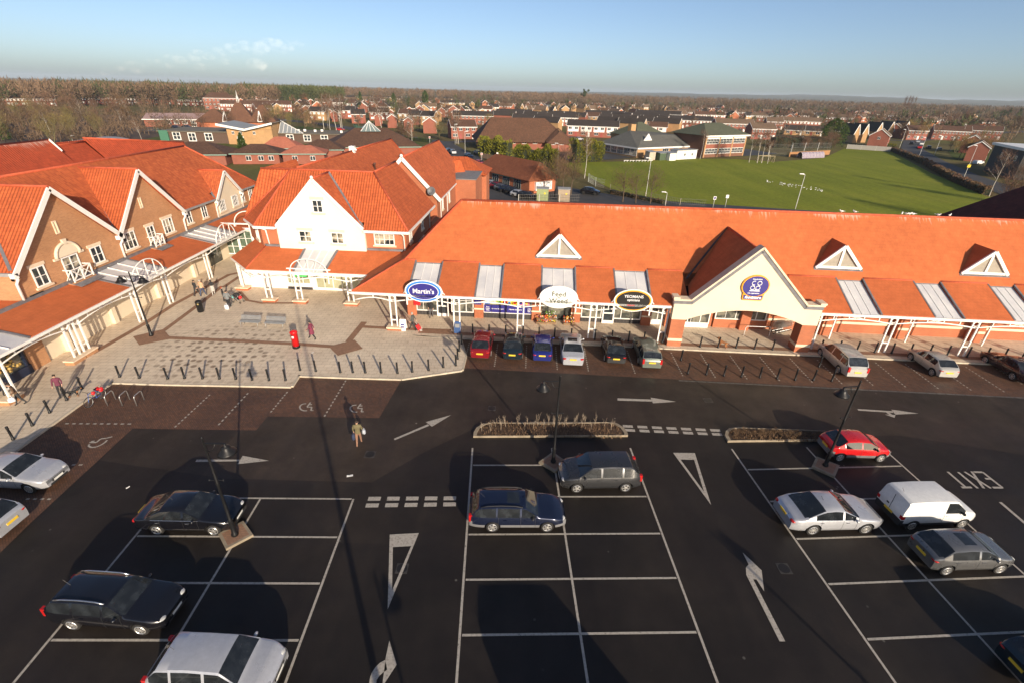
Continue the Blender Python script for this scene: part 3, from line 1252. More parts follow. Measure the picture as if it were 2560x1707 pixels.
# faces of the arch wall as strips (concave outline)
top = lambda x: 4.3 if (x <= 19.6 or x >= 28.75) else (4.3 + (x - 19.6) * (4.55 / 4.55) if x < 24.15 else 8.85 - (x - 24.15) * (4.55 / 4.6))
bot = lambda x: 2.6 if (x <= 19.45 or x >= 28.9) else 2.6 + 1.05 * math.sin(math.pi * (x - 19.45) / 9.45) ** .85
xs = sorted(set([18.25, 19.45, 19.6, 28.75, 28.9, 30.1, 24.15] + [19.45 + 9.45 * k / 12 for k in range(13)]))
for x0, x1 in zip(xs, xs[1:]):
    for v in (V0, V1):
        b.poly([(x0, v, bot(x0)), (x1, v, bot(x1)), (x1, v, top(x1 - 1e-4)), (x0, v, top(x0 + 1e-4))])
b.build('gable_wall', CREAM, eg)
b = MB()
for p, q in (((18.15, 4.36), (19.62, 4.36)), ((19.55, 4.36), (24.15, 8.93)), ((24.15, 8.93), (28.8, 4.36)), ((28.73, 4.36), (30.2, 4.36))):
    b.bar((p[0], -.45, p[1]), (q[0], -.45, q[1]), .8, .14)
for x0, x1 in ((18.1, 18.6), (29.75, 30.25)):
    b.box(x0, x1, -.9, 0, 4.44, 4.6)
b.build('coping', STONE, eg)
b = MB()
for p, q in (((18.2, 4.14), (19.68, 4.14)), ((19.6, 4.12), (24.15, 8.66)), ((24.15, 8.66), (28.75, 4.12)), ((28.67, 4.14), (30.15, 4.14))):
    b.bar((p[0], V0 - .015, p[1]), (q[0], V0 - .015, q[1]), .04, .3)
b.build('flashing', LEAD, eg)
for x0 in (18.27, 28.92):
    b = MB()
    b.box(x0, x0 + 1.16, V0 + .01, .4, .1, 2.6)
    pl = b.build('pillar', BRICKO, eg)
    b = MB()
    b.box(x0 - .03, x0 + 1.19, V0 - .02, .43, .62, .85)
    b.build('stone_band', CREAM, pl)
er = roofpart(eg, [[(19.55, -.2, 4.25), (24.1, -.2, 8.6), (24.0, 6.7, 8.6), (20.0, 2.1, 4.6)],
                   [(28.8, -.2, 4.25), (28.3, 2.1, 4.6), (24.0, 6.7, 8.6), (24.1, -.2, 8.6)]], FLATC, 'entrance_roof', .1)
b = MB()
b.bar((23.98, 6.75, 8.66), (19.9, 2.6, 5.0), .16, .06)
b.bar((23.98, 6.75, 8.66), (28.4, 2.6, 5.0), .16, .06)
b.build('valley_lead', flat('valley_dark', (0.05, 0.04, 0.04), .7), er)
ridge(er, [((24.1, -.2, 8.62), (24.0, 6.6, 8.62))], .09)
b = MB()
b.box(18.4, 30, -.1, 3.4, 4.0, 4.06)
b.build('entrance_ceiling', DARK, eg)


# ------------------------------------------------------------------ oval and roundel signs (hang on the canopy)
def ellipse(b, cx, v, cz, a, c, t, n=40):
    pts = [(cx + a * math.cos(2 * math.pi * k / n), v, cz + c * math.sin(2 * math.pi * k / n)) for k in range(n)]
    b.prism(pts, (0, -t, 0))
    return b


BLK = flat('black_sign', (0.016, 0.014, 0.013), 0.4, var=.05)
OLIVE = flat('olive_lettering', (0.07, 0.08, 0.05), 0.6, var=0)
AM = flat('amber_rim', (0.85, 0.36, 0.02), .4, var=.05)


def oval(u, name, label, rim, mid, face, texts):
    t = thing(name, label, 'shop sign', SW(u, 0, 0), SA, 'oval shop signs on the canopy')
    b = MB()
    ellipse(b, 0, -.5, 4.03, 1.58, .99, .1)
    b.build('rim', WHITE, t)
    b = MB()
    ellipse(b, 0, -.6, 4.03, 1.47, .9, .02)
    b.build('border', rim, t)
    if mid:
        b = MB()
        ellipse(b, 0, -.62, 4.03, 1.28, .74, .015)
        b.build('border_line', mid, t)
    b = MB()
    k = (1.23, .70) if mid else (1.36, .8)
    ellipse(b, 0, -.635, 4.03, k[0], k[1], .015)
    b.build('sign_face', face, t)
    for s, z, txt, m, bold, sx in texts:
        text_mesh('lettering', txt, s, m, t, text_m((0, -.652, 4.03 + z), (1, 0, 0), (0, -1, 0)), .01, bold, sx=sx)
    b = MB()
    for sx in (-1, 1):
        b.tube([(sx * 1.75, -.45, 3.75), (sx * 1.6, -.5, 3.9), (sx * 1.56, -.52, 4.1)], .05, 5)
        b.box(sx * 1.5 - .05, sx * 1.5 + .05, -.5, -.4, 2.7, 3.8)
    b.build('bracket', WHITE, t)
    return t


oval(-2.5, 'oval_sign', "navy and light blue oval sign reading Martin's over the newsagent's door", ROYAL, LETW, NAVY, [(.58, 0, "Martin's", LETW, .007, .98)])
fw = oval(8.8, 'oval_sign', "white oval sign reading Feed 'n' Weed above the pet food shop", LETW, None, flat('white_sign_face', (.8, .8, .77), .45, var=.03),
          [(.56, .28, 'Feed', OLIVE, .008, 1.1), (.34, 0.0, "'n'", OLIVE, .006, 1.1), (.56, -.31, 'Weed', OLIVE, .008, 1.1)])
oval(14.93, 'oval_sign', 'black oval sign with amber rim reading Yeomans opticians', AM, None, BLK,
     [(.34, .36, 'YEOMANS', LETW, .002, 1.0), (.29, .06, 'opticians', LETW, .004, 1.0), (.15, -.4, 'hearing care         ', REDS, .006, .8)])
# letters following the oval's rim
for txt, a0, a1, up_, rx, rz, s in (('PETS & ANIMAL FOOD', 152, 28, 1, 1.12, .60, .17), ('GARDENING & FISHING', 208, 332, -1, 1.14, .62, .15)):
    for k, ch in enumerate(txt):
        if ch == ' ':
            continue
        a = R(a0 + (a1 - a0) * k / (len(txt) - 1))
        th = math.atan2(rx * math.cos(a), rz * math.sin(a)) if False else 0
        tn = math.atan2(math.cos(a) * rz, -math.sin(a) * rx) + (math.pi if up_ == 1 else 0)
        M = text_m((rx * math.cos(a), -.652, 4.03 + rz * math.sin(a)), (1, 0, 0), (0, -1, 0)) @ Matrix.Rotation(tn, 4, 'Z')
        text_mesh('rim_lettering', ch, s, flat('grey_lettering', (.3, .3, .26), .6, var=0), fw, M, .008)

t = thing('store_sign', 'blue roundel and tab sign reading Co-operative foodstore on the cream gable', 'shop sign', SW(24.27, V0, 0), SA)
b = MB()
ellipse(b, 0, -.02, 5.82, 1.08, .93, .12)
rp = [(-.78, 4.95), (.78, 4.95), (.86, 4.75 - .1)]
b.prism([(-.85, -.02, 5.4), (.85, -.02, 5.4), (.8, -.02, 4.72), (.7, -.02, 4.6), (-.7, -.02, 4.6), (-.8, -.02, 4.72)], (0, -.1, 0))
b.build('sign_rim', AM, t)
b = MB()
ellipse(b, 0, -.14, 5.82, .99, .84, .02)
b.build('sign_face', NAVY, t)
b = MB()
b.prism([(-.76, -.12, 5.05), (.76, -.12, 5.05), (.72, -.12, 4.77), (.65, -.12, 4.68), (-.65, -.12, 4.68), (-.72, -.12, 4.77)], (0, -.02, 0))
b.build('sign_tab', NAVY, t)
b = MB()
for cx, cz, op in ((-.19, 6.1, 'C'), (.23, 6.1, 'O'), (-.24, 5.7, 'O'), (.18, 5.7, 'O')):
    a0, a1 = (62, 298) if op == 'C' else (0, 360)
    b.tube([(cx + .165 * math.cos(R(a0 + (a1 - a0) * k / 14)), -.175, cz + .165 * math.sin(R(a0 + (a1 - a0) * k / 14))) for k in range(15)], .034, 5)
b.box(-.42, .38, -.2, -.165, 5.42, 5.49)
b.box(-.02 + .0, .06, -.2, -.165, 5.49, 5.6)
b.build('emblem', LETW, t)
text_mesh('lettering', 'foodstore', .32, LETW, t, text_m((0, -.145, 4.87), (1, 0, 0), (0, -1, 0)), .01, .01, shear=.2)
text_mesh('lettering', 'Lincolnshire', .15, LETW, t, text_m((0, -.165, 6.42), (1, 0, 0), (0, -1, 0)), .008, .003)
text_mesh('lettering', 'Co-operative', .17, LETW, t, text_m((-.05, -.165, 5.24), (1, 0, 0), (0, -1, 0)), .008, .003)

# ================================================================== cream gabled block in the middle (frame S)
wb = thing('gabled_shop_block', 'two-storey block with tall cream gable and hipped pantile roof', 'shop building', OS, SA)
GA, GW, GV = -14.1, 4.3, 7.2
E1, E2 = (-20.5, 7.0, 7.0), (-22.9, 9.6, 7.0)
P1, RL, RR_ = (-17.95, 11.2, 11.65), (-21.0, 11.2, 11.65), (-9.6, 11.2, 11.65)
b = MB()
b.prism([(-20.2, 7.5, 4.5), (-5.9, 7.5, 4.5), (-5.9, 19, 4.5), (-24, 19, 4.5), (-24, 12, 4.5), (-22.4, 9.9, 4.5)], (0, 0, 2.5))
b.build('upper_wall', BRICKO, wb)
b = MB()
b.prism([(-23.9, 8.2, .1), (-6, 8.2, .1), (-6, 19, .1), (-24.5, 19, .1)], (0, 0, 3.3))
b.build('ground_floor', WHITE, wb)
rf = roofpart(wb, [
    [E1, (GA - GW, 7, 7), (GA - GW, 7.6, 7.65), (GA + GW, 7.6, 7.65), (GA + GW, 7, 7), (-5.5, 7.0, 7.0), RR_, P1],
    [E1, P1, E2],
    [E2, P1, RL, (-24.2, 12.5, 7.2)],
    [(-24.2, 12.5, 7.2), RL, (-21.0, 19, 11.6), (-24.6, 19, 7.2)],
    [(-5.5, 7.0, 7.0), (-5.4, 19.2, 7.0), (-9.6, 19.2, 11.65), RR_],
    [RL, RR_, (-9.6, 19.2, 11.65), (-12.5, 15, 8.2), (-18, 15, 8.2), (-21.0, 19.0, 11.6)]], PANT)
ridge(rf, [(RL, RR_), (E1, P1), (E2, P1), ((-5.5, 7, 7.02), RR_), (RR_, (-9.6, 19.2, 11.67))], .1)
# the cream gable
GA, GW, GV = -14.1, 4.3, 7.2
b = MB()
b.prism([(GA - GW, GV, 4.6), (GA + GW, GV, 4.6), (GA + GW, GV, 6.9), (GA, GV, 11.35), (GA - GW, GV, 6.9)], (0, .32, 0))
b.build('gable_wall', flat('white_render', (0.72, 0.675, 0.58), .8, var=.04, scale=.6), wb)
gr = roofpart(wb, [[(GA - GW - .12, GV - .1, 6.83), (GA, GV - .1, 11.5), (GA, 11.0, 11.5), (GA - GW - .12, 7.05, 6.95)],
                   [(GA + GW + .12, GV - .1, 6.83), (GA + GW + .12, 7.05, 6.95), (GA, 11.0, 11.5), (GA, GV - .1, 11.5)]], PANT2, 'gable_roof', .1)
b = MB()
for s in (-1, 1):
    b.bar((GA + s * (GW + .15), GV - .12, 6.78), (GA, GV - .12, 11.42), .06, .28)
b.ball((GA, GV - .12, 11.62), .15)
b.build('bargeboard', WHITE, gr)
b = MB()
b.bar((GA + GW + .1, 7.08, 7.02), (GA + .02, 11.0, 11.56), .22, .05)
b.build('valley_lead', LEAD, gr)
ridge(gr, [((GA, GV - .1, 11.52), (GA, 11.0, 11.52))], .09)
b = MB()
for a, e in ((-20.55, GA - GW - .05), (GA + GW + .05, -5.4)):
    b.box(a, e, 6.82, 6.98, 6.72, 6.95)
b.bar((E1[0], E1[1] - .05, 6.84), (E2[0] - .05, E2[1], 6.84), .14, .2)
b.bar((-5.42, 6.95, 6.84), (-5.36, 19.2, 6.84), .14, .2)
for pts in ([(-20.1, 6.95, 6.8), (-19.6, 7.3, 6.5), (-19.55, 7.42, 4.9)], [(-6.2, 6.95, 6.8), (-6.05, 7.35, 6.4), (-6.0, 7.44, 3.0)], [(-5.6, 18, 6.8), (-5.8, 18, 6.4), (-5.82, 18, 4.5)]):
    b.tube(pts, .07, 6)
b.build('gutter', WHITE, wb)
fr = (0, -1, 0)
add_window(wb, (-13.98, GV, 8.4), (1, 0, 0), fr, 1.0, 1.2, 2, 2, True, True)
add_window(wb, (-15.65, GV, 5.5), (1, 0, 0), fr, 1.25, 1.12, 2, 2, True, True, gm=GLASSC)
add_window(wb, (-12.5, GV, 5.45), (1, 0, 0), fr, 1.25, 1.12, 2, 2, True, True, gm=GLASSC)
add_window(wb, (-8.0, 7.5, 5.42), (1, 0, 0), fr, 2.0, 1.15, 4, 2, True, True, gm=GLASSC)
cd = Vector((E2[0] - E1[0], E2[1] - E1[1] + .2, 0)).normalized()
add_window(wb, (-21.3, 8.7, 5.15), cd, (-cd.y * -1, cd.x * -1, 0) if False else (-abs(cd.y), -abs(cd.x), 0), 1.2, 1.5, 3, 2, True, True)
for v_ in (9.3, 14.5):
    add_window(wb, (-5.9, v_, 5.3), (0, 1, 0), (1, 0, 0), 1.0, 1.2, 2, 2)
# its canopy
cp = [[(-20.6, 4.3, 3.52), (-16.05, 4.3, 3.52), (-16.0, 7.5, 4.92), (-19.9, 7.5, 4.92)],
      [(-13.0, 4.3, 3.52), (-6.5, 4.3, 3.52), (-6.5, 7.5, 4.92), (-12.6, 7.5, 4.92)],
      [(-20.6, 4.3, 3.52), (-19.9, 7.5, 4.92), (-22.2, 9.9, 4.92), (-23.9, 7.5, 3.52)]]
cr = roofpart(wb, cp[1:2], FLATC, 'canopy_roof', .14)
cr = roofpart(wb, cp[::2], FLATC, 'canopy_roof', .14)
ridge(cr, [((-20.6, 4.3, 3.54), (-19.95, 7.5, 4.94))], .06)
b = MB()
b.slab([(-15.95, 4.36, 3.45), (-13.1, 4.36, 3.45), (-12.72, 7.45, 4.86), (-15.9, 7.45, 4.86)], .05)
rl_ = b.build('rooflight', POLYC, wb)
b = MB()
for k in (1, 2, 3):
    b.bar((-15.95 + 2.85 * k / 4, 4.36, 3.48), (-15.9 + 3.18 * k / 4, 7.45, 4.89), .05)
b.build('glazing_bar', UPVC, rl_)
b = MB()
b.bar((-16.0, 4.3, 3.55), (-15.95, 7.5, 4.95), .22, .06)
b.bar((-13.05, 4.3, 3.55), (-12.65, 7.5, 4.95), .22, .06)
b.box(-19.9, -6.2, 7.3, 7.49, 4.88, 5.08)
b.bar((-19.95, 7.45, 4.98), (-22.2, 9.85, 4.98), .2, .18)
b.build('flashing', LEAD, wb)
canopy_frame(wb, -20.65, -8.3, 4.7, 3.5, [-19.1, -16.05, -10.95], foot=.5, ed=.4)
b = MB()
b.bar((-20.6, 4.35, 3.4), (-23.9, 7.5, 3.4), .14, .2)
b.bar((-20.4, 4.6, 3.1), (-23.6, 7.6, 3.1), .07, .09)
b.bar((-20.4, 4.6, 2.65), (-23.6, 7.6, 2.65), .07, .09)
for k in range(1, 5):
    q = (-20.4 - 3.2 * k / 5, 4.6 + 3 * k / 5)
    b.box(q[0] - .03, q[0] + .03, q[1] - .03, q[1] + .03, 2.65, 3.1)
b.build('canopy_beam', WHITE, wb)
b = MB()
for q in ((-23.55, 7.55), (-23.15, 7.2)):
    b.box(q[0] - .055, q[0] + .055, q[1] - .055, q[1] + .055, .5, 3.3)
b.build('column', WHITE, wb)
b = MB()   # arched frame above the glazed bay
for v_ in (4.25,):
    b.tube([(-14.5 - 1.75 * math.cos(math.pi * k / 16), v_, 3.62 + 1.15 * math.sin(math.pi * k / 16)) for k in range(17)], .05, 5)
    b.bar((-16.6, v_, 3.78), (-12.4, v_, 3.78), .09)
    for k in range(1, 4):
        x = -14.5 + 1.75 * (k - 2) / 2
        b.bar((-14.5 + (x + 14.5) * .5, v_, 3.5), (x, v_, 3.6 + 1.1 * math.sqrt(max(0, 1 - ((x + 14.5) / 1.75) ** 2))), .06)
for x in (-16.3, -12.7):
    b.box(x - .05, x + .05, 4.2, 4.3, 2.4, 3.7)
b.build('canopy_arch', WHITE, wb)
for u, v_ in ((-19.1, 4.7), (-16.05, 4.7), (-10.95, 4.7), (-23.35, 7.4)):
    b = MB()
    b.m = 0
    b.box(u - .62, u + .62, v_ - .33, v_ + .33, .1, .34)
    b.m = 1
    b.box(u - .68, u + .68, v_ - .39, v_ + .39, .34, .46)
    b.build('plinth', [BRICKO, STONE], wb)
b = MB()
b.m = 0
b.box(-6.0, -4.75, -.38, .32, .1, .3)
b.m = 1
b.box(-6.06, -4.69, -.44, .38, .3, .42)
b.build('plinth', [BRICKO, STONE], par)
# its shopfront
for a, e, nx, dz in ((-18.9, -16.4, 3, .6), (-15.9, -10.4, 6, .2)):
    w = add_window(wb, ((a + e) / 2, 8.2, .1 + dz), (1, 0, 0), fr, e - a, 3.0 - dz, nx, 2, False, False, WHITE, flat('shop_glass_pale', (.36, .36, .24), .08, var=.3, scale=.6), 'shop_window', .11)
b = MB()
b.box(-18.95, -16.35, 8.1, 8.19, .12, .36)
b.build('stall_riser', DARKTILE, wb)
t = thing('window_notice', 'white notice with green foot in the window of the cream gabled shop', 'notice', SW(-17.4, 8.05, 1.55), SA)
b = MB()
b.box(-.75, .75, -.02, .0, .18, 1.0)
b.build('notice_board', WHITEP, t)
b = MB()
b.box(-.75, .75, -.03, .0, -.02, .17)
b.build('green_strip', flat('green_strip', (.06, .5, .13), .5), t)
text_mesh('lettering', 'TO LET', .34, flat('grey_text', (.18, .2, .2), .6), t, text_m((0, -.03, .6), (1, 0, 0), (0, -1, 0)), .004)

# ================================================================== wings behind
rw = thing('rear_shop_wing', 'pantiled wing with white bargeboard and brick gable behind the cream gable', 'shop building', OS, SA)
b = MB()
b.box(-13.6, -5.75, 22.5, 45.5, .1, 7.0)
b.prism([(-13.9, 22.5, 6.9), (-5.5, 22.5, 6.9), (-9.75, 22.5, 11.4)], (0, .3, 0))
b.box(-6.2, -5.8, 19, 22.6, .1, 5)
b.build('wall', BRICKO, rw)
rf = roofpart(rw, [[(-5.35, 22.3, 6.95), (-5.3, 34.5, 6.95), (-7.0, 44, 8.8), (-9.7, 45.5, 11.7), (-9.75, 22.3, 11.7)],
                   [(-14, 22.3, 6.95), (-9.75, 22.3, 11.7), (-9.7, 45.5, 11.7), (-14, 45.5, 6.95)]], PANT2)
ridge(rf, [((-9.75, 22.3, 11.72), (-9.7, 45.5, 11.72))], .1)
b = MB()
for s in (-1, 1):
    b.bar((-9.75 + s * 4.5, 22.28, 6.8), (-9.75, 22.28, 11.62), .12, .42)
b.ball((-9.75, 22.28, 11.9), .2)
b.build('bargeboard', WHITE, rw)
b = MB()
b.bar((-5.32, 22.3, 6.85), (-5.28, 34.5, 6.85), .13, .16)
for v_ in (24.5, 29.2):
    b.tube([(-5.4, v_, 6.8), (-5.7, v_, 6.4), (-5.7, v_, 2)], .07, 6)
b.build('gutter', WHITE, rw)
for v_ in (26, 31):
    add_window(rw, (-5.75, v_, 5.0), (0, 1, 0), (1, 0, 0), .8, 1.4, 2, 2)
b = MB()
b.box(-8.2, -2.7, 36.6, 45.2, .1, 7.1)
b.box(-8.0, -1.95, 45.2, 50, .1, 6.7)
b.build('wall', BRICKO, rw)
b = MB()
b.box(-8.3, -2.6, 36.5, 45.0, 7.1, 7.22)
b.build('flat_roof', flat('felt_roof', (.2, .2, .2), .7, var=.2), rw)
roofpart(rw, [[(-9.2, 41.5, 8.95), (-6, 43.6, 8.95), (-5.2, 43.4, 7.2), (-8.2, 41, 7.2)],
              [(-9.2, 48, 9.0), (-5.5, 48, 9.0), (-1.8, 44.2, 6.75), (-8, 44, 6.75)],
              [(-5.5, 48, 9.0), (-1.6, 52, 6.75), (-1.8, 44.2, 6.75)]], PANT, 'hipped_roof', .1)
d = thing('satellite_dish', 'round grey satellite dish on the bargeboard of the brick gable', 'satellite dish', SW(-6.3, 22.0, 8.0), SA)
b = MB()
b.M = Matrix.Rotation(R(70), 4, 'X')
b.lathe([(.02, -.1), (.3, -.06), (.5, .04), (.52, .05), (.5, .06), (.3, -.04), (.02, -.08)], 16)
b.build('dish', flat('dish_grey', (.12, .12, .13), .5), d)
b = MB()
b.tube([(0, .05, -.1), (0, -.45, -.25), (0, -.5, 0)], .025, 5)
b.tube([(0, 0, 0), (0, .3, -.1)], .03, 5)
b.build('arm', GREYP, d)
lw = thing('long_rear_wing', 'long pantiled wing with vent pipes behind the ridge of the cream gabled block', 'shop building', OS, SA)
b = MB()
b.box(-24, -15, 17, 52, .1, 6.9)
b.build('wall', BRICKO, lw)
rf = roofpart(lw, [[(-14.6, 16, 6.9), (-14.6, 48, 6.9), (-19.3, 51.5, 11.1), (-19.6, 16, 11.1)],
                   [(-24.6, 16, 6.9), (-19.6, 16, 11.1), (-19.3, 51.5, 11.1), (-24.6, 54, 6.9)],
                   [(-14.6, 48, 6.9), (-24.6, 54, 6.9), (-19.3, 51.5, 11.1)]], PANT2)
ridge(rf, [((-19.6, 16, 11.12), (-19.4, 32.6, 11.12)), ((-19.4, 32.9, 11.2), (-19.3, 51.5, 11.12)), ((-19.3, 51.5, 11.12), (-14.6, 48, 6.95))], .1)
for (u, v_, z) in ((-16.6, 22.3, 8.75), (-16.6, 33, 8.75), (-16.3, 46, 8.5)):
    b = MB()
    b.lathe([(.13, -.3), (.13, .55), (.2, .6), (.2, .75), (.1, .8)], 8, (u, v_, z))
    b.box(u - .3, u + .35, v_ - .3, v_ + .3, z - .2, z - .06)
    b.build('vent_pipe', flat('vent_dark', (.10, .045, .03), .7), lw)
b = MB()
b.box(-19.8, -19.1, 32.4, 33.1, 10.4, 11.7)
b.bar((-19.5, 32.5, 11.7), (-18.8, 32.6, 11.2), .2)
b.build('roof_upstand', WHITE, lw)

# ================================================================== brick gabled block on the left (world frame, front on X = -36)
lb = thing('gabled_brick_block', 'two-storey brick block with steep gables, balconies and mottled red pantiles', 'shop building')
FX = -36.0
XN, YA = (1, 0, 0), (0, 1, 0)
G1, G2, G3 = (32.3, 37.35, 42.45, 11.8), (42.45, 46.95, 51.8, 11.75), (58.3, 61.0, 63.8, 9.65)
b = MB()
b.prism([(FX, 32.42, 4.1), (FX, 68.6, 4.1), (-46.5, 68.6, 4.1), (-46.5, 32.42, 4.1)], (0, 0, 2.7))
for y0, ya, y1, za in (G1, G2):
    b.prism([(FX + .02, y0 + .12, 6.0), (FX + .02, y1 - .12, 6.0), (FX + .02, y1 - .12, 6.8), (FX + .02, ya, za - .12), (FX + .02, y0 + .12, 6.8)], (-.3, 0, 0))
b.build('upper_wall', BRICKB, lb)
b = MB()
b.prism([(-35.05, 31, .1), (-35.05, 66, .1), (-45, 66, .1), (-45, 31, .1)], (0, 0, 3.85))
b.build('ground_floor', CREAM, lb)
b = MB()
y0, ya, y1, za = G3
b.prism([(FX + .12, y0, 4.2), (FX + .12, y1, 4.2), (FX + .12, y1, 6.8), (FX + .12, ya, za - .1), (FX + .12, y0, 6.8)], (-.3, 0, 0))
b.build('gable_wall', CREAM, lb)
# main roof
RX, RZ = -41.2, 12.0
sl = (RZ - 6.8) / (RX - (FX + .35)) * -1
zq = 6.8 + .75 * sl
for a, e in ((51.9, 58.2), (63.9, 68.0)):
    roofpart(lb, [[(FX + .35, a, 6.8), (FX + .35, e, 6.8), (FX - .4, e, zq), (FX - .4, a, zq)]], PANT2, 'eaves_roof')
rf = roofpart(lb, [[(FX - .4, 37.35, zq), (FX - .4, 67.95, zq), (RX, 63.4, RZ), (RX, 37.35, RZ)],
                   [(-46.9, 37.35, 6.8), (RX, 37.35, RZ), (RX, 63.4, RZ), (-46.9, 68.7, 6.8)],
                   [(FX + .35, 68.7, 6.8), (-46.9, 68.7, 6.8), (RX, 63.4, RZ)]], PANT2)
roofpart(lb, [[(-46.9, 32.18, 6.75), (FX + .2, 32.18, 6.75), (FX - .2, 37.35, 11.78), (-46.9, 37.35, 11.78)]], PANT, 'end_roof')
roofpart(lb, [[(-36, 26.5, 3.95), (-36, 32.36, 4.5), (-58, 32.36, 4.5), (-58, 26.5, 3.95)]], FLATC, 'lean_to_roof')
ridge(rf, [((RX, 37.35, RZ + .02), (RX, 63.4, RZ + .02)), ((RX, 63.4, RZ + .02), (FX + .35, 68.7, 6.84)), ((RX, 63.4, RZ + .02), (-46.9, 68.7, 6.84))], .11)
for (y0, ya, y1, za), xo in ((G1, .5), (G2, .5), (G3, .45)):
    z0 = 6.8
    xb = FX + .35 - (za - 6.8) / sl - .25
    xf = FX + xo
    gr = roofpart(lb, [[(xf, y0 - .12, z0 - .05), (xf, ya, za), (xb, ya, za), (FX + .2, y0 - .12, z0 + .05)],
                       [(xf, y1 + .12, z0 - .05), (FX + .2, y1 + .12, z0 + .05), (xb, ya, za), (xf, ya, za)]], PANT if y0 < 50 else PANT2, 'gable_roof', .1)
    ridge(gr, [((xf, ya, za + .02), (xb, ya, za + .02))], .1)
    b = MB()
    for ye in (y0 - .15, y1 + .15):
        b.bar((xf + .02, ye, z0 - .2), (xf + .02, ya, za - .16), .1, .36)
        b.box(xf - .3, xf + .07, ye - .16, ye + .16, z0 - .45, z0 - .1)
    b.build('bargeboard', WHITE, gr)
    b = MB()
    b.bar((FX + .2, y0 - .05, z0 + .1), (xb, ya, za + .05), .2, .05)
    b.bar((FX + .2, y1 + .05, z0 + .1), (xb, ya, za + .05), .2, .05)
    b.build('valley_lead', LEAD, gr)
b = MB()
for a, e in ((51.9, 58.1), (64, 68.8)):
    b.box(FX + .3, FX + .46, a, e, 6.66, 6.84)
b.box(-46.5, FX + .45, 32.0, 32.14, 6.5, 6.74)
b.build('gutter', GUTTER, lb)
for y in (32.2, 42.45, 51.75, 58.1, 64.0):
    b = MB()
    b.tube([(FX + .5, y, 6.45), (FX + .42, y + .05, 6.2), (FX + .14, y + .1, 5.85), (FX + .1, y + .12, 4.6)], .1, 6)
    b.build('downpipe', WHITE, lb)
# windows and doors
for y, w, h, nx, z in ((34.3, 1.15, 1.5, 2, 5.0), (39.85, 1.2, 1.42, 2, 5.0), (43.8, 1.65, 1.55, 3, 5.05), (49.4, 1.5, 1.5, 3, 5.08), (52.95, .95, 1.35, 2, 5.2), (55.85, 1.0, 1.35, 2, 5.15), (64.2 + .3, .9, 1.35, 2, 5.2), (66.6, .9, 1.35, 2, 5.2)):
    add_window(lb, (FX + .02, y, z), YA, XN, w, h, nx, 2, True, True, gm=GLASSC if nx == 3 else GLASS)
for y in (59.4, 62.4):
    add_window(lb, (FX + .14, y, 5.15), YA, XN, 1.35, 1.3, 4, 3, True, False, trim=CREAM)
for y, z, h in ((37.1, 8.25, 1.0), (46.6, 8.2, 1.0)):
    add_window(lb, (FX + .03, y, z), YA, XN, .36, h, 1, 1, False, False, fm=STONE, gm=flat('slit_glass', (.62, .5, .33), .6))


def balcony(y, w, arch):
    b = MB()
    b.box(FX, FX + .7, y - w / 2 - .15, y + w / 2 + .15, 4.32, 4.5)
    bal = b.build('balcony', BRICKB, lb)
    b = MB()
    x = FX + .62
    for yy in (y - w / 2, y, y + w / 2):
        b.box(x - .04, x + .04, yy - .04, yy + .04, 4.5, 5.55)
    for z in (4.62, 5.5):
        b.box(x - .035, x + .035, y - w / 2, y + w / 2, z - .035, z + .035)
    for s in (-1, 1):
        b.box(FX, x, y + s * w / 2 - .03, y + s * w / 2 + .03, 5.46, 5.54)
        b.bar((FX, y + s * w / 2, 4.6), (x, y + s * w / 2, 5.5), .05)
        b.bar((x, y, 4.62), (x, y + s * w / 2, 5.5), .05)
        b.bar((x, y, 5.5), (x, y + s * w / 2, 4.62), .05)
    b.build('railing', WHITE, bal)
    add_window(lb, (FX + .02, y, 4.5), YA, XN, w * .82, 1.95, 2, 3, False, not arch, gm=GLASSC, name='balcony_door')
    if arch:
        b = MB()
        pts = [(FX + .03, y + 1.05 * math.cos(math.pi * k / 16), 6.5 + .95 * math.sin(math.pi * k / 16)) for k in range(17)]
        b.prism(pts, (.08, 0, 0))
        b.tube([(FX + .1, y + 1.12 * math.cos(math.pi * k / 16), 6.5 + 1.0 * math.sin(math.pi * k / 16)) for k in range(17)], .12, 6)
        for s in (-1, 1):
            b.box(FX, FX + .16, y + s * 1.2 - .22, y + s * 1.2 + .22, 6.38, 6.56)
        b.prism([(FX + .05, y - .14, 7.4), (FX + .05, y + .14, 7.4), (FX + .05, y + .2, 7.8), (FX + .05, y - .2, 7.8)], (.16, 0, 0))
        b.build('arched_hood', CREAM, lb)
    b = MB()
    b.slab([(FX + 1.25, y - w / 2 - .25, 4.28), (FX + 1.25, y + w / 2 + .25, 4.28), (FX, y + w / 2 + .25, 4.62), (FX, y - w / 2 - .25, 4.62)], .04)
    b.build('flashing', LEAD, lb)


balcony(37.2, 1.9, True)
balcony(46.75, 1.3, False)
b = MB()
b.box(FX, FX + .1, 32.9, 34.0, 4.55, 4.68)
b.build('vent_grille', DARK, lb)
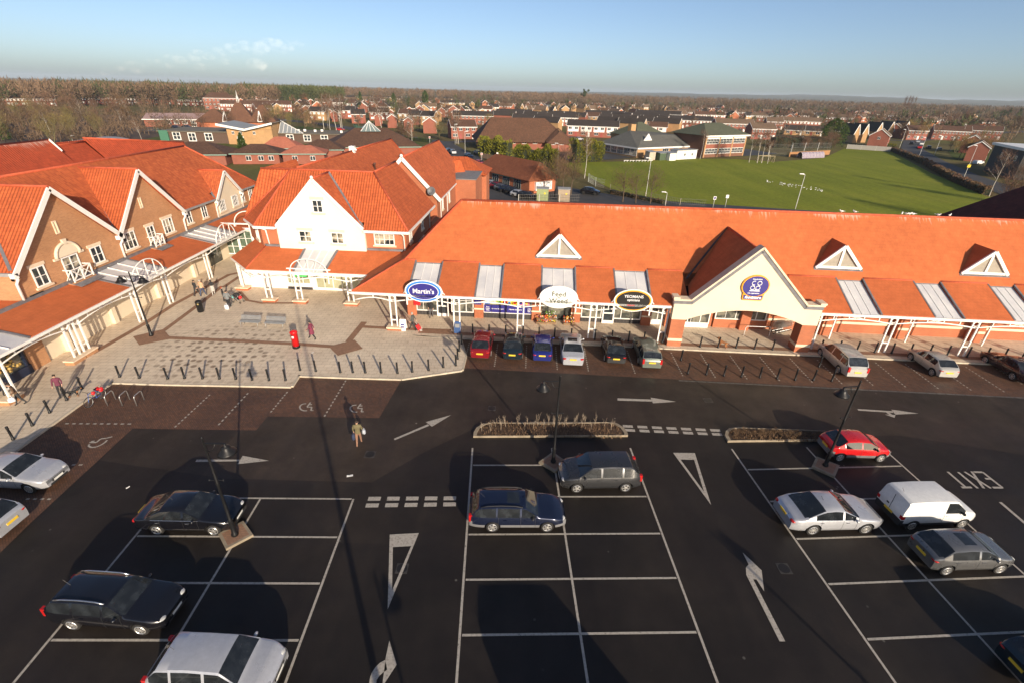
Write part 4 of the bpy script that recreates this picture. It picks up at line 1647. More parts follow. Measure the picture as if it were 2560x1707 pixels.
# canopy
CX, CZ, TX, TZ = -32.4, 3.62, -36.0, 4.42
ct = [(28.55, 37.75), (42.75, 50.6), (55.4, 66)]
cl = [(22.5, 28.4), (37.9, 42.6), (50.75, 55.3)]
for a, e in ct:
    roofpart(lb, [[(CX, a, CZ), (CX, e, CZ), (TX, e, TZ), (TX, a, TZ)]], FLATC, 'canopy_roof', .14)
for a, e in cl:
    b = MB()
    b.slab([(CX, a, CZ - .05), (CX, e, CZ - .05), (TX, e, TZ - .05), (TX, a, TZ - .05)], .05)
    p = b.build('rooflight', POLYC, lb)
    b = MB()
    for k in range(1, 4):
        y = a + (e - a) * k / 4
        b.bar((CX, y, CZ), (TX, y, TZ), .07)
    b.build('glazing_bar', UPVC, p)
    b = MB()
    for y in (a, e):
        b.bar((CX, y, CZ + .03), (TX, y, TZ + .03), .22, .06)
    b.build('flashing', LEAD, p)
b = MB()
b.box(FX - .01, FX + .16, 30, 66, 4.36, 4.62)
b.build('flashing', LEAD, lb)
lc = bpy.data.objects.new('canopy', None)
C.objects.link(lc)
lc.parent = lb
lc.matrix_local = Matrix(((0, -1, 0, -33.0), (1, 0, 0, 0), (0, 0, 1, 0), (0, 0, 0, 1)))
canopy_frame(lc, 20, 57.5, 0, 3.6, [26.3, 31.6 - .0, 33.0 - .9 + 2.3 - 1.9, 38.5, 42.65, 49.4], foot=.12, ed=.6)
b = MB()
for y0, y1 in ((37.9, 42.6), (50.75, 55.3)):
    yc, rr_ = (y0 + y1) / 2, (y1 - y0) / 2 - .3
    b.tube([(-32.45, yc - rr_ * math.cos(math.pi * k / 16), 3.45 + 1.75 * math.sin(math.pi * k / 16)) for k in range(17)], .05, 6)
    for k in (-.5, 0, .5):
        b.bar((-32.45, yc + k * rr_, 3.4), (-32.45, yc + k * rr_, 3.45 + 1.75 * math.sqrt(1 - k * k)), .06)
    b.bar((-32.45, yc - rr_, 3.75), (-32.45, yc + rr_, 3.75), .08)
b.build('canopy_arch', WHITE, lb)
for y in (26.1, 31.3, 32.5):
    b = MB()
    b.m = 0
    b.box(-33.35, -32.65, y - .55, y + .55, .1, .38)
    b.m = 1
    b.box(-33.4, -32.6, y - .6, y + .6, .38, .48)
    b.build('plinth', [BRICKB, STONE], lb)
for y in (33.1, 38.0, 43.9, 49.8):
    b = MB()
    b.box(-35.05, -34.75, y - .22, y + .22, .1, 4)
    b.build('pilaster', CREAM, lb)
b = MB()
b.box(-35.06, -35.0, 53, 55.5, .2, 3.0)
sf = b.build('shop_doorway', SHOPG, lb)
b = MB()
b.box(-35.05, -34.98, 20, 29.8, .1, 3.3)
b.build('shop_window', SHOPG, lb)
b = MB()
for y in (20.5, 22, 24.2, 25.4, 27.4, 29.6):
    b.box(-35.0, -34.85, y - .09, y + .09, .1, 3.3)
b.box(-35.0, -34.8, 20, 29.8, .1, .75)
b.box(-35.0, -34.9, 20, 29.8, 2.4, 2.5)
b.build('shopfront_frame', flat('navy_timber', (.014, .022, .05), .5), lb)
b = MB()
b.box(-36, -34.9, 29.85, 31.3, .1, 4)
b.build('brick_pier', BRICKB, lb)
t = thing('window_display', 'golden goods displayed in the dark blue shopfront below the canopy', 'shop display', (-34.95, 28.4, 0))
b = MB()
random.seed(8)
for k in range(26):
    b.ball((random.uniform(-.02, .12), random.uniform(-.85, .85), random.uniform(.9, 2.3)), random.uniform(.06, .14), n=6, k=4)
b.build('goods', flat('gold_goods', (.42, .28, .08), .45, var=.5, scale=9), t)
# glazed gateway closing the alley
gt = thing('glazed_gateway', 'white framed glazed screen with arches closing the alley between the blocks', 'gateway', (-31.8, 57.2, .1))
for k in range(4):
    add_window(gt, (-2.6 + k * 1.75, 0, .3), (1, 0, 0), (0, -1, 0), 1.7, 3.0, 2, 3, False, False, WHITE, flat('green_glass', (.10, .14, .10), .07, var=.4), 'glazed_panel', .12)
b = MB()
for x in (-3.5, -1.75, 0, 1.75, 3.6):
    b.box(x - .08, x + .08, -.16, .1, 0, 4.0)
b.box(-3.5, 3.6, -.1, .06, 3.4, 3.6)
b.box(-3.5, 3.6, -.1, .06, 4.0, 4.15)
b.tube([(-.0 + 1.7 * math.cos(math.pi * k / 12), -.1, 4.1 + 1.5 * math.sin(math.pi * k / 12)) for k in range(13)], .07, 5)
b.tube([(3.5 - 2.2 * math.sin(math.pi / 2 * k / 8), -.3, 2.6 + 3.4 * math.cos(math.pi / 2 * k / 8)) for k in range(9)], .08, 5)
b.build('gate_frame', WHITE, gt)
# further tiled roofs behind the brick block
fb = thing('far_tiled_block', 'pantiled block with streaked ridge rising behind the gabled brick block', 'shop building')
b = MB()
b.prism([(-47.6, 25, .1), (-47.6, 72, .1), (-57, 72, .1), (-57, 25, .1)], (0, 0, 7.5))
b.build('wall', BRICKB, fb)
FR = tiles('pantile_streaked', (0.48, 0.085, 0.034), (0.38, 0.066, 0.028), 0.26, 0.32, True, (11.2, 13.0), 0.5, 0.7)
rf = roofpart(fb, [[(-47.2, 25, 7.4), (-47.2, 57.0, 7.4), (-52, 57.0, 13.0), (-52, 25, 13.0)],
                   [(-47.2, 57.0, 7.4), (-47.2, 61.7, 7.4), (-52, 61.7, 12.35), (-52, 57.0, 12.35)],
                   [(-47.2, 61.7, 7.4), (-46.9, 74, 7.4), (-47.6, 73.5, 11.4), (-52, 61.7, 12.8)],
                   [(-57, 25, 7.4), (-52, 25, 13), (-52, 61.7, 12.6), (-47.6, 73.5, 11.4), (-57, 72, 7.4)]], FR)
ridge(rf, [((-52, 25, 13.02), (-52, 57, 13.02)), ((-52, 57, 12.37), (-52, 61.7, 12.37)), ((-52, 61.7, 12.82), (-47.6, 73.5, 11.42))], .1)
b = MB()
b.bar((-52, 57.05, 13.0), (-51.0, 57.05, 11.8), .06, .35)
b.build('bargeboard', WHITE, fb)
b = MB()
b.lathe([(.12, -.3), (.12, .6), (.2, .65), (.2, .85), (.1, .9)], 8, (-48.2, 61.2, 8.7))
b.build('vent_pipe', flat('vent_dark', (.1, .045, .03), .7), fb)
# maroon-roofed building at the right
dr = thing('maroon_roofed_shop', 'building with dark maroon roof slope in shadow beyond the parade ridge', 'shop building', OS, SA)
b = MB()
b.box(52.2, 71, 12.9, 23.8, .1, 5)
b.build('wall', BRICKR, dr)
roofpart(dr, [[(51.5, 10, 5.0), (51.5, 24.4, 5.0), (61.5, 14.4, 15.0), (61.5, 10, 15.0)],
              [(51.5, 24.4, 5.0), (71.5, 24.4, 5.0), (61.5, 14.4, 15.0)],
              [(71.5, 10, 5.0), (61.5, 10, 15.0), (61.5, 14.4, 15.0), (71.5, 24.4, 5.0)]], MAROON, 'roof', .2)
# ================================================================== cars
def paint(name, col, metal=0.35, rough=0.28):
    if name in MATS:
        return MATS[name]
    t = NT(name)
    n = t.noise(t.obj(), 6, 4, .7)
    t.color(t.ramp(n, [(.3, [c * .92 for c in col]), (.7, [min(1, c * 1.06) for c in col])]))
    t.set(Metallic=metal, Roughness=t.ramp(t.noise(t.obj(), 1.5, 2, .5), [(.3, rough * .9), (.7, rough * 1.15)]))
    t.b.inputs['Coat Weight'].default_value = .8
    t.b.inputs['Coat Roughness'].default_value = .06
    MATS[name] = t.mat
    return t.mat


CGLASS = glass('car_glass', (.012, .014, .016), .03)
TYRE = flat('tyre_rubber', (.018, .017, .016), .85)
ALLOY = flat('alloy_rim', (.55, .54, .52), .3, .7)
PLAST = flat('black_plastic', (.022, .022, .023), .6)
GREYPL = flat('grey_plastic', (.17, .17, .175), .6)
CHROME = flat('bright_trim', (.62, .62, .62), .2, .9)
HLAMP = flat('headlamp_glass', (.62, .62, .6), .08, .3)
AMBER = flat('amber_lens', (.75, .22, .02), .15)
TLAMP = flat('tail_lamp_red', (.42, .012, .012), .15)
PLY = flat('yellow_plate', (.75, .5, .04), .4)
PLW = flat('white_plate', (.75, .75, .7), .4)


def lerp_tab(tab, x):
    if x <= tab[0][0]:
        return tab[0][1]
    for (a, p), (b, q) in zip(tab, tab[1:]):
        if x <= b:
            return p + (q - p) * (x - a) / (b - a) if b > a else q
    return tab[-1][1]


KIND = {  # fractions from the front: cowl, roof front, roof rear, rear glass base ; heights
    'saloon': dict(c=.285, f=.45, r=.70, b=.855, tail=.98, nose=.70, belt=.90),
    'coupe': dict(c=.29, f=.46, r=.66, b=.885, tail=.97, nose=.68, belt=.92),
    'estate': dict(c=.285, f=.42, r=.90, b=.985, tail=.98, nose=.70, belt=.90),
    'hatch': dict(c=.255, f=.41, r=.80, b=.955, tail=.97, nose=.70, belt=.90),
    'mpv': dict(c=.215, f=.37, r=.875, b=.975, tail=1.02, nose=.76, belt=.96),
    'small': dict(c=.225, f=.40, r=.77, b=.95, tail=.95, nose=.70, belt=.88),
    'van': dict(c=.20, f=.36, r=.97, b=.995, tail=1.1, nose=.78, belt=1.02)}


def make_car(label, kind, pnt, L=4.3, W=1.75, H=1.46, wb=2.6, fo=.85, wr=.315, group=None, rails=None, sunroof=False, bumper=None, sides=None, rim=7, cat='car', name='parked_car', plates=(1, 1), amber=False, trim=False, far=False):
    K = KIND[kind]
    t = thing(name, label, cat, (0, 0, 0), 0, group)
    hw = W / 2
    xf, xr = L / 2, -L / 2
    X = lambda fr: xf - fr * L
    axf, axr = xf - fo, xf - fo - wb
    Rr = wr + .075
    xc, xrf, xrr, xrb = X(K['c']), X(K['f']), X(K['r']), X(K['b'])
    zc = K['belt'] + .07
    top = [(xr, K['tail'] - .22 if kind in ('saloon', 'coupe') else K['tail'] - .12), (xr + .1, K['tail'] - .05), (min(xrb, xr + .45) if kind in ('saloon', 'coupe') else xrb + .001, K['tail'])]
    if kind in ('saloon', 'coupe'):
        top.append((xrb, K['tail'] + .04))
    top += [(xrr, H - .04), ((xrr + xrf) / 2, H), (xrf, H - .045), (xc, zc), ((xc + xf) / 2 + .1, (zc + K['nose']) / 2 + .045), (xf - .12, K['nose'] + .01), (xf, K['nose'] - .13)]
    if kind in ('estate', 'mpv', 'van', 'hatch', 'small'):
        top = [(xr, K['tail'] - .14), (xr + .03, K['tail'] - .02), (xrb, K['tail'] + .02)] + top[3:]
    top.sort()
    raw = lambda x: lerp_tab(top, x)
    zt = lambda x: sum(raw(x + d) for d in (-.06, -.03, 0, .03, .06)) / 5
    bl = lambda x: K['belt'] + .07 * (xf - x) / L

    def zb(x):
        z = .20 + (.08 if x > xf - .12 else 0) + (.1 if x < xr + .12 else 0)
        for ax in (axf, axr):
            d = abs(x - ax)
            if d < Rr:
                z = max(z, wr + math.sqrt(Rr * Rr - d * d))
        return z

    def wd(x):
        s = 1.0
        for d, q in ((xf - x, .26), (x - xr, .17 if kind != 'van' else .06)):
            u = min(1, max(0, d / .8))
            s -= q * (1 - u) ** 2.6
        return hw * s
    xs = {xr, xf, xc, xrf, xrr, xrb, xr + .04, xf - .05, xf - .12, xr + .12}
    step = .15 if not far else .3
    n = int(L / step)
    for k in range(n + 1):
        xs.add(xr + L * k / n)
    na = 8 if not far else 4
    for ax in (axf, axr):
        for k in range(-na, na + 1):
            xs.add(ax + Rr * math.sin(math.pi / 2 * k / na) * 1.0)
        xs.add(ax + Rr + .004)
        xs.add(ax - Rr - .004)
    # side glass spans
    if sides is None:
        g0, g1 = xc - .12, (xrr - .12 if kind in ('hatch', 'small') else xrb + .12)
        if kind in ('saloon', 'coupe'):
            g1 = xrr - (.42 if kind == 'saloon' else .5)
        if kind in ('estate', 'mpv'):
            g1 = xr + .28
        bp = axr + wb * .53
        if kind in ('small',):
            sides = [(g0, bp - .12), (bp - .2, g1)]
        elif kind in ('estate', 'mpv'):
            q = axr + .25
            sides = [(g0, bp), (bp - .1, q), (q - .09, g1)]
        elif kind == 'van':
            sides = [(g0, bp + .05)]
        else:
            q = axr + .2
            sides = [(g0, bp), (bp - .1, g1)]
    for a, e in sides:
        xs.add(a)
        xs.add(e)
    xs = sorted(xs)
    ded = [xs[0]]
    for x in xs[1:]:
        if x - ded[-1] > .0035:
            ded.append(x)
    xs = ded

    def section(x):
        w, z0, zT, b_ = wd(x), zb(x), zt(x), bl(x)
        gh = zT > b_ + .10
        if gh:
            zbelt = b_
        else:
            zbelt = zT - .035
        wbelt = w * .955
        tt = min(1, max(0, (zT - b_) / (H - b_)))
        tum = .74 if kind != 'van' else .86
        ye = wbelt + (hw * tum - wbelt) * (tt if gh else 0)
        rows = [(0, z0), (w * .86, z0), (w * .965, max(.31, z0 + .002)), (w, max(.5, z0 + .004)), (w * 1.0, max(.68, z0 + .006)), (w * .99, max(zbelt - .07, z0 + .008)), (wbelt, max(zbelt, z0 + .01))]
        if gh:
            rows += [(wbelt + (ye - wbelt) * .88, zbelt + (zT - zbelt) * .86), (ye * .955, zT - .018), (ye * .55, zT + .012), (0, zT + .022)]
        else:
            rows += [(wbelt * .955, zT - .012), (wbelt * .86, zT + .0), (wbelt * .5, zT + .022), (0, zT + .03)]
        return rows
    S = [section(x) for x in xs]
    NR = len(S[0])
    body, gl = MB(), {}
    vid = []
    for x, rows in zip(xs, S):
        r = {}
        for j, (y, z) in enumerate(rows):
            r[(j, 1)] = body.pt((x, y, z))
            r[(j, -1)] = r[(j, 1)] if y == 0 else body.pt((x, -y, z))
        vid.append(r)

    def cls(xm, j):
        if j in (8, 9):
            if xrf < xm < xc - .04:
                return 'windscreen'
            if xrb + .05 < xm < xrr and kind != 'van':
                return 'rear_window'
            if sunroof and xrf - .85 < xm < xrf - .3:
                return 'sunroof' if j in (8, 9) and j == 9 else None
        if j == 6:
            for k, (a, e) in enumerate(sides):
                if e < xm < a and zt(xm) > bl(xm) + .16:
                    return 'side%d' % k
        return None
    body.s = True
    for i in range(len(xs) - 1):
        xm = (xs[i] + xs[i + 1]) / 2
        for s in (1, -1):
            for j in range(NR - 1):
                q = [vid[i][(j, s)], vid[i + 1][(j, s)], vid[i + 1][(j + 1, s)], vid[i][(j + 1, s)]]
                q2 = []
                for v in q:
                    if v not in q2:
                        q2.append(v)
                if len(q2) < 3:
                    continue
                c = cls(xm, j)
                if c:
                    if c.startswith('side'):
                        c = c + ('l' if s > 0 else 'r')
                    gl.setdefault(c, []).append(q2)
                else:
                    body.m = 1 if j <= 1 else (2 if (bumper and j == 2) else 0)
                    if bumper and (xm > xf - .2 or xm < xr + .2) and j in (2, 3):
                        body.m = 2
                    body.face(q2 if s > 0 else q2[::-1])
    body.s = False
    body.m = 0
    for i, dr in ((0, 1), (-1, 1)):
        for j in range(NR - 1):
            for s in (1, -1):
                q2 = []
                for v in (vid[i][(j, s)], vid[i][(j + 1, s)], vid[i][(j + 1, -s)], vid[i][(j, -s)]):
                    if v not in q2:
                        q2.append(v)
            if len(q2) > 2:
                body.m = 2 if (bumper and j < 4) else (1 if j < 2 else 0)
                body.face(q2)
    # panel gaps
    if not far:
        body.m = 1
        for a in sorted({sides[0][0] - .05, *[(sides[k][1] + sides[k + 1][0]) / 2 for k in range(min(len(sides) - 1, 1))], axr + Rr * .75 if kind not in ('small', 'van') else sides[0][1] - .04}):
            rw_ = section(a)
            for s in (1, -1):
                for j in range(2, 6):
                    y0, z0 = rw_[j]
                    y1, z1 = rw_[j + 1]
                    e = .004
                    body.poly([(a - .007, s * (y0 + e), z0), (a + .007, s * (y0 + e), z0), (a + .007, s * (y1 + e), z1), (a - .007, s * (y1 + e), z1)])
    ms = [pnt, PLAST, bumper or PLAST]
    bo = body.build('body', ms, t, fix=True, uv=False)
    bo.data.set_sharp_from_angle(angle=R(40))
    for c, fs in gl.items():
        m = MB()
        mp = {}
        m.s = True
        for q in fs:
            for v in q:
                if v not in mp:
                    mp[v] = m.pt(body.v[v])
            m.face([mp[v] for v in q])
        m.build('side_window' if c.startswith('side') else c, CGLASS, t, uv=False)
    # wheels
    for ax in (axf, axr):
        for s in (1, -1):
            b = MB()
            b.M = Matrix.Translation((ax, s * (hw - .1), wr)) @ Matrix.Rotation(R(-90 * s), 4, 'X')
            b.lathe([(wr * .66, .085), (wr * .93, .095), (wr, .06), (wr, -.06), (wr * .93, -.095), (wr * .6, -.09)], 20)
            wh = b.build('wheel', TYRE, t, uv=False)
            if far:
                continue
            b = MB()
            b.M = Matrix.Translation((ax, s * (hw - .1), wr)) @ Matrix.Rotation(R(-90 * s), 4, 'X')
            b.m = 1
            b.lathe([(.01, .05), (wr * .62, .05), (wr * .64, .07)], 18)
            b.m = 0
            b.tube([(wr * .66 * math.cos(2 * math.pi * k / 18), wr * .66 * math.sin(2 * math.pi * k / 18), .088) for k in range(18)], .018, 4, closed=True)
            for k in range(rim):
                a = 2 * math.pi * k / rim + .2
                d = Vector((math.cos(a), math.sin(a), 0))
                b.bar(d * .03 + Vector((0, 0, .095)), d * wr * .64 + Vector((0, 0, .082)), .055 if rim > 6 else .08, .02)
            b.lathe([(.01, .09), (.055, .09), (.05, .105), (.01, .108)], 10)
            b.build('rim', [ALLOY, DARK], wh, uv=False)
    if far:
        return t, (fo, wb, L, W)
    # lamps, plates, mirrors, handles
    nz = K['nose']
    for s in (1, -1):
        b = MB()
        b.ball((xf - .22, s * (wd(xf - .16) - .2), nz - .045), .2, .2, .075, 10, 6)
        hl = b.build('headlight', HLAMP, t, uv=False)
        if amber:
            b = MB()
            b.ball((xf - .30, s * (wd(xf - .2) - .09), nz - .04), .12, .08, .07, 8, 5)
            b.build('indicator', AMBER, hl, uv=False)
        b = MB()
        zl = K['tail'] - .18
        if kind in ('estate', 'mpv', 'van'):
            b.box(xr - .012, xr + .15, min(s * (wd(xr + .05) - .15), s * (wd(xr + .05) + .012)), max(s * (wd(xr + .05) - .15), s * (wd(xr + .05) + .012)), zl - .18, zl + .22 if kind != 'van' else zl + .02)
        else:
            b.ball((xr + .12, s * (wd(xr + .08) - .14), zl), .15, .18, .085, 10, 6)
        b.build('tail_light', TLAMP, t, uv=False)
        b = MB()
        xm = xc - .3
        b.ball((xm, s * (hw + .07), bl(xm) + .06), .07, .11, .075, 8, 5)
        b.bar((xm, s * (hw * .93), bl(xm) + .02), (xm, s * (hw + .04), bl(xm) + .04), .05)
        b.build('wing_mirror', pnt if not bumper else PLAST, t, uv=False)
        hs = [sides[0][1] + .16] + ([sides[1][1] + (.35 if kind in ('estate', 'mpv') else .3)] if kind not in ('small', 'van') else [])
        for a in hs:
            b = MB()
            b.bar((a - .09, s * (hw + .012), bl(a) - .13), (a + .09, s * (hw + .012), bl(a) - .13), .03)
            b.build('door_handle', CHROME if trim else pnt, t, uv=False)
        if trim:
            b = MB()
            pts = []
            for k in range(9):
                x = sides[0][0] + (sides[-1][1] - sides[0][0]) * k / 8
                y, z = section(x)[6]
                pts.append((x, s * (y + .006), z))
            b.tube(pts, .012, 4)
            b.build('window_trim', CHROME, t, uv=False)
        if rails:
            b = MB()
            pts = []
            for k in range(7):
                x = xrf - .15 + (xrr + .1 - xrf + .15) * k / 6
                y, z = section(x)[8]
                pts.append((x, s * (y + .0), z + (.07 if 0 < k < 6 else .01)))
            b.tube(pts, .028, 5)
            b.build('roof_rail', rails, t, uv=False)
    b = MB()
    b.box(xf - .02, xf + .012, -.36, .36, nz - .26, nz - .15)
    b.box(xf - .04, xf + .004, -.5, .5, .3, .4)
    b.build('grille', PLAST, t, uv=False)
    if plates[0]:
        b = MB()
        b.box(xf, xf + .02, -.26, .26, .43, .54)
        b.build('number_plate', PLW, t, uv=False)
    if plates[1]:
        b = MB()
        z = .78 if kind in ('saloon', 'coupe') else (.74 if kind != 'van' else .95)
        if bumper or kind in ('hatch', 'mpv'):
            z = .66
        b.box(xr - .025, xr + .02, -.26, .26, z - .06, z + .06)
        b.build('number_plate', PLY, t, uv=False)
    if kind == 'van':
        b = MB()
        b.box(xr - .01, xr + .01, -.008, .008, .4, H - .15)
        b.box(xr - .015, xr + .01, .1, .25, .92, 1.0)
        b.build('rear_door_gap', PLAST, t, uv=False)
    b = MB()
    b.tube([(xrr + .25, 0, H), (xrr + .05, 0, H + .28)], .008, 4)
    b.build('aerial', PLAST, t, uv=False)
    return t, (fo, wb, L, W)


def put(car, rear_px, front_px):
    """stand a car by the survey of its near-side rear and front wheel contacts"""
    t, (fo, wb, L, W) = car
    A, B_ = GP(*rear_px), GP(*front_px)
    f = (B_ - A).normalized()
    m = (A + B_) / 2
    n = Vector((-f.y, f.x, 0))
    if n.dot(m) < 0:
        n = -n
    c = m + n * (W / 2 - .08) + f * (fo + wb / 2 - L / 2)
    t.location = (c.x, c.y, 0)
    t.rotation_euler = (0, 0, math.atan2(f.y, f.x))
    return t


def put_rear(car, px, ang, z=.3):
    t, (fo, wb, L, W) = car
    p = GP(px[0], px[1], z)
    t.location = (p.x + math.cos(ang) * L / 2, p.y + math.sin(ang) * L / 2, 0)
    t.rotation_euler = (0, 0, ang)
    return t


def put_at(car, x, y, ang):
    car[0].location = (x, y, 0)
    car[0].rotation_euler = (0, 0, ang)
    return car[0]


P_BLK = paint('paint_black', (.008, .008, .011), .2, .2)
P_NAVY = paint('paint_navy', (.012, .018, .045), .4, .22)
P_BLUE = paint('paint_blue', (.02, .03, .20), .35)
P_DGREY = paint('paint_dark_grey', (.045, .046, .05), .5)
P_GREY = paint('paint_grey', (.19, .19, .19), .6)
P_SILV = paint('paint_silver', (.52, .53, .56), .4, .3)
P_SILV2 = paint('paint_warm_silver', (.50, .485, .45), .4, .35)
P_RED = paint('paint_red', (.55, .012, .014), .05, .25)
P_CRIM = paint('paint_crimson', (.26, .012, .02), .3, .25)
P_WHT = paint('paint_white', (.72, .72, .70), .0, .35)
P_SAGE = paint('paint_sage', (.22, .25, .21), .55, .3)
P_TEAL = paint('paint_petrol', (.014, .028, .04), .4, .22)
P_PURP = paint('paint_plum', (.05, .025, .03), .4, .25)
q8 = lambda x, y: (2040 + x * .2211, 700 + y * .2211)
qd = lambda x, y: (1760 + x * .34438, 960 + y * .34438)

put(make_car('black saloon with bright window trim beside the left lamp post', 'saloon', P_BLK, 4.58, 1.77, 1.43, 2.65, .86, trim=True, rim=5), (395.4, 1334), (541.8, 1335))
put(make_car('black estate car with silver roof rails in the lower left bays', 'estate', P_BLK, 4.75, 1.78, 1.47, 2.75, .92, rails=CHROME, rim=8), (187, 1570), (363.4, 1583))
put_at(make_car('silver people carrier with amber front indicators at the bottom edge', 'mpv', P_SILV, 4.3, 1.8, 1.56, 2.62, .85, amber=True), -10.15, 9.8, R(-1))
put(make_car('dark blue boxy estate with grey bumpers and tall red tail lamps', 'estate', P_NAVY, 4.72, 1.76, 1.46, 2.67, .92, rails=PLAST, sunroof=True, bumper=GREYPL, rim=6), (1230, 1326.5), (1367.8, 1326.5))
put(make_car('dark grey compact people carrier facing left beside the centre lamp post', 'mpv', P_DGREY, 4.35, 1.82, 1.58, 2.65, .85, rim=5), (1562.7, 1227), (1439.2, 1229))
put(make_car('small bright red hatchback with grey plastic wheel arches', 'small', P_RED, 3.62, 1.64, 1.38, 2.45, .62, wr=.29, bumper=GREYPL, rim=6), (2093.4, 1151), (2196.7, 1153))
put(make_car('sleek silver four-door coupe with dark rear glass in the right bays', 'coupe', P_SILV, 4.8, 1.85, 1.42, 2.71, .95, wr=.33, rim=9, trim=True), (2024.5, 1334), (2157.8, 1331))
put(make_car('small white panel van with black bumpers in the right bays', 'van', P_WHT, 4.2, 1.72, 1.8, 2.7, .78, wr=.3, bumper=PLAST, cat='van', name='panel_van'), (2269.7, 1322), (2397, 1317))
put(make_car('grey five-door hatchback with dark sunroof below the white van', 'hatch', P_GREY, 4.05, 1.69, 1.38, 2.58, .78, wr=.3, sunroof=True, rim=9), (2357.5, 1434), (2489.4, 1430))
put_at(make_car('dark car cut off by the bottom right corner of the car park', 'hatch', P_TEAL, 4.1, 1.7, 1.45, 2.55, .8), 21.15, 10.75, R(4))
# two silver cars at the left edge
A = GP(75, 1231)
put_at(make_car('silver saloon with nose pointing right at the left edge', 'saloon', P_SILV, 4.5, 1.76, 1.44, 2.65, .88, rim=9), A.x - .87 - .35, A.y + .85, R(-2))
A = GP(38, 1290, .7)
put_at(make_car('silver hatchback with yellow plate, tail showing at the left edge', 'hatch', P_SILV, 4.1, 1.7, 1.42, 2.55, .8), A.x - 2.02, A.y - .12, R(178))
# cars nosed up to the shops
up_ang = SA + R(90)
put_rear(make_car('crimson hatchback nosed in below the blue and white oval sign, leftmost by the shops', 'hatch', P_CRIM, 4.15, 1.7, 1.42, 2.55, .8), (1199, 894), up_ang)
put_rear(make_car('dark petrol blue hatchback parked second from left by the shops', 'hatch', P_TEAL, 3.9, 1.66, 1.43, 2.5, .75), (1280, 897), up_ang)
put_rear(make_car('bright blue small hatchback parked between petrol hatchback and silver saloon', 'small', P_BLUE, 3.85, 1.66, 1.44, 2.46, .75), (1355, 901), up_ang)
put_rear(make_car('silver saloon with twin rear headrests showing, backed out by the pet shop', 'saloon', P_SILV, 4.85, 1.82, 1.43, 2.75, .9, sunroof=True), (1432, 912), up_ang)
put_rear(make_car('black hatchback parked in front of the opticians', 'hatch', P_BLK, 4.0, 1.68, 1.45, 2.5, .78, bumper=PLAST), (1540, 907), up_ang)
put_rear(make_car('sage green estate car beside the entrance gable pillar', 'estate', P_SAGE, 4.55, 1.74, 1.48, 2.65, .85), (1629, 919), up_ang)
put_rear(make_car('warm silver people carrier right of the entrance gable', 'mpv', P_SILV2, 4.6, 1.8, 1.7, 2.8, .85), (2141, 941), up_ang)
put_rear(make_car('warm silver three-door hatchback with dark rear screen, right-hand shop bays', 'hatch', P_SILV2, 3.8, 1.65, 1.42, 2.47, .72), (2369.5, 942), up_ang)
put_rear(make_car('dark plum car at the right edge of the shop bays', 'saloon', P_PURP, 4.4, 1.72, 1.42, 2.6, .85), (2585, 958), up_ang)
# the car whose shadow falls into the centre bays
put_at(make_car('white van standing just below the bottom edge', 'van', P_WHT, 5.2, 1.95, 2.75, 3.1, .9, cat='van', name='panel_van'), 5.0, 5.4, R(3))
# ================================================================== bollards
b = MB()
b.lathe([(.095, 0), (.095, .08), (.07, .11), (.062, .8), (.075, .82), (.075, .86), (.055, .88), (.075, .9), (.07, .97), (.02, 1.0)], 10)
bol_me = b.mesh('bollard', BLACK)


def bollard(p, label, group, h=1.0):
    o = bpy.data.objects.new('bollard', bol_me)
    C.objects.link(o)
    o.location = p
    o.scale = (1, 1, h)
    o.rotation_euler = (R(random.uniform(-1.2, 1.2)), R(random.uniform(-1.2, 1.2)), random.random() * 6)
    tag(o, label, 'bollard', group)


random.seed(3)
B1 = [(125, 800), (300, 672), (460, 555), (615, 440), (755, 335), (1100, 228), (1280, 238), (1540, 245), (1695, 240), (1860, 242), (2015, 245), (2165, 247), (2315, 255)]
B3 = [(120, 185), (272, 185), (405, 92), (550, 102), (775, 112), (890, 112), (1005, 115), (1150, 115), (1300, 120), (1435, 108), (1585, 92), (1720, 65), (1835, 50)]
B7 = [(530, 1090), (545, 1020), (565, 955)]
pl_ = [GP(x * .27234, 880 + y * .27234, .12) for x, y in B1] + [GP(640 + x * .27234, 900 + y * .27234, .12) for x, y in B3] + [GP(1000 + x * .27234, 600 + y * .27234, .12) for x, y in B7]
for k, p in enumerate(pl_):
    bollard(p, 'black bollard on the plaza kerb, %s along from the left edge' % ordn(k), 'black bollards along the plaza kerb', .97)
B8 = [SW(u, -.28, .12) for u in (1.55, 3.0, 4.45, 5.95, 7.35, 8.7, 10.15, 12.2, 13.65, 15.1, 16.4, 18.0)]
for k, p in enumerate(B8):
    bollard(p, 'black bollard in front of the small shops, %s from left in its row' % ordn(k), 'black bollards before the small shops')
BP = [(560, 958), (790, 965), (1020, 972), (1255, 985), (1485, 995)]
for k, (x, y) in enumerate(BP):
    bollard(GP(1640 + x * .19558, 680 + y * .19558, .12), 'black bollard under the entrance arch, %s from left' % ordn(k), 'black bollards under the entrance arch')
BL = [(250, 835), (292, 915), (405, 922), (512, 930), (620, 935), (732, 940), (838, 947), (948, 955), (1060, 957), (1172, 962), (1095, 875)]
for k, (x, y) in enumerate(BL):
    bollard(GP(1600 + x * .40816, 560 + y * .40816, .01), 'black bollard on the brick forecourt below the entrance, %s from left' % ordn(k), 'black bollards on the brick forecourt')
BR = [SW(u, -.2, .12) for u in (31.4, 32.9, 34.4, 35.9, 37.3, 38.8, 40.35, 41.85, 43.5, 45.0, 46.45, 47.9, 49.3)]
for k, p in enumerate(BR):
    bollard(p, 'black bollard right of the entrance gable, %s along the pavement' % ordn(k), 'black bollards right of the entrance')


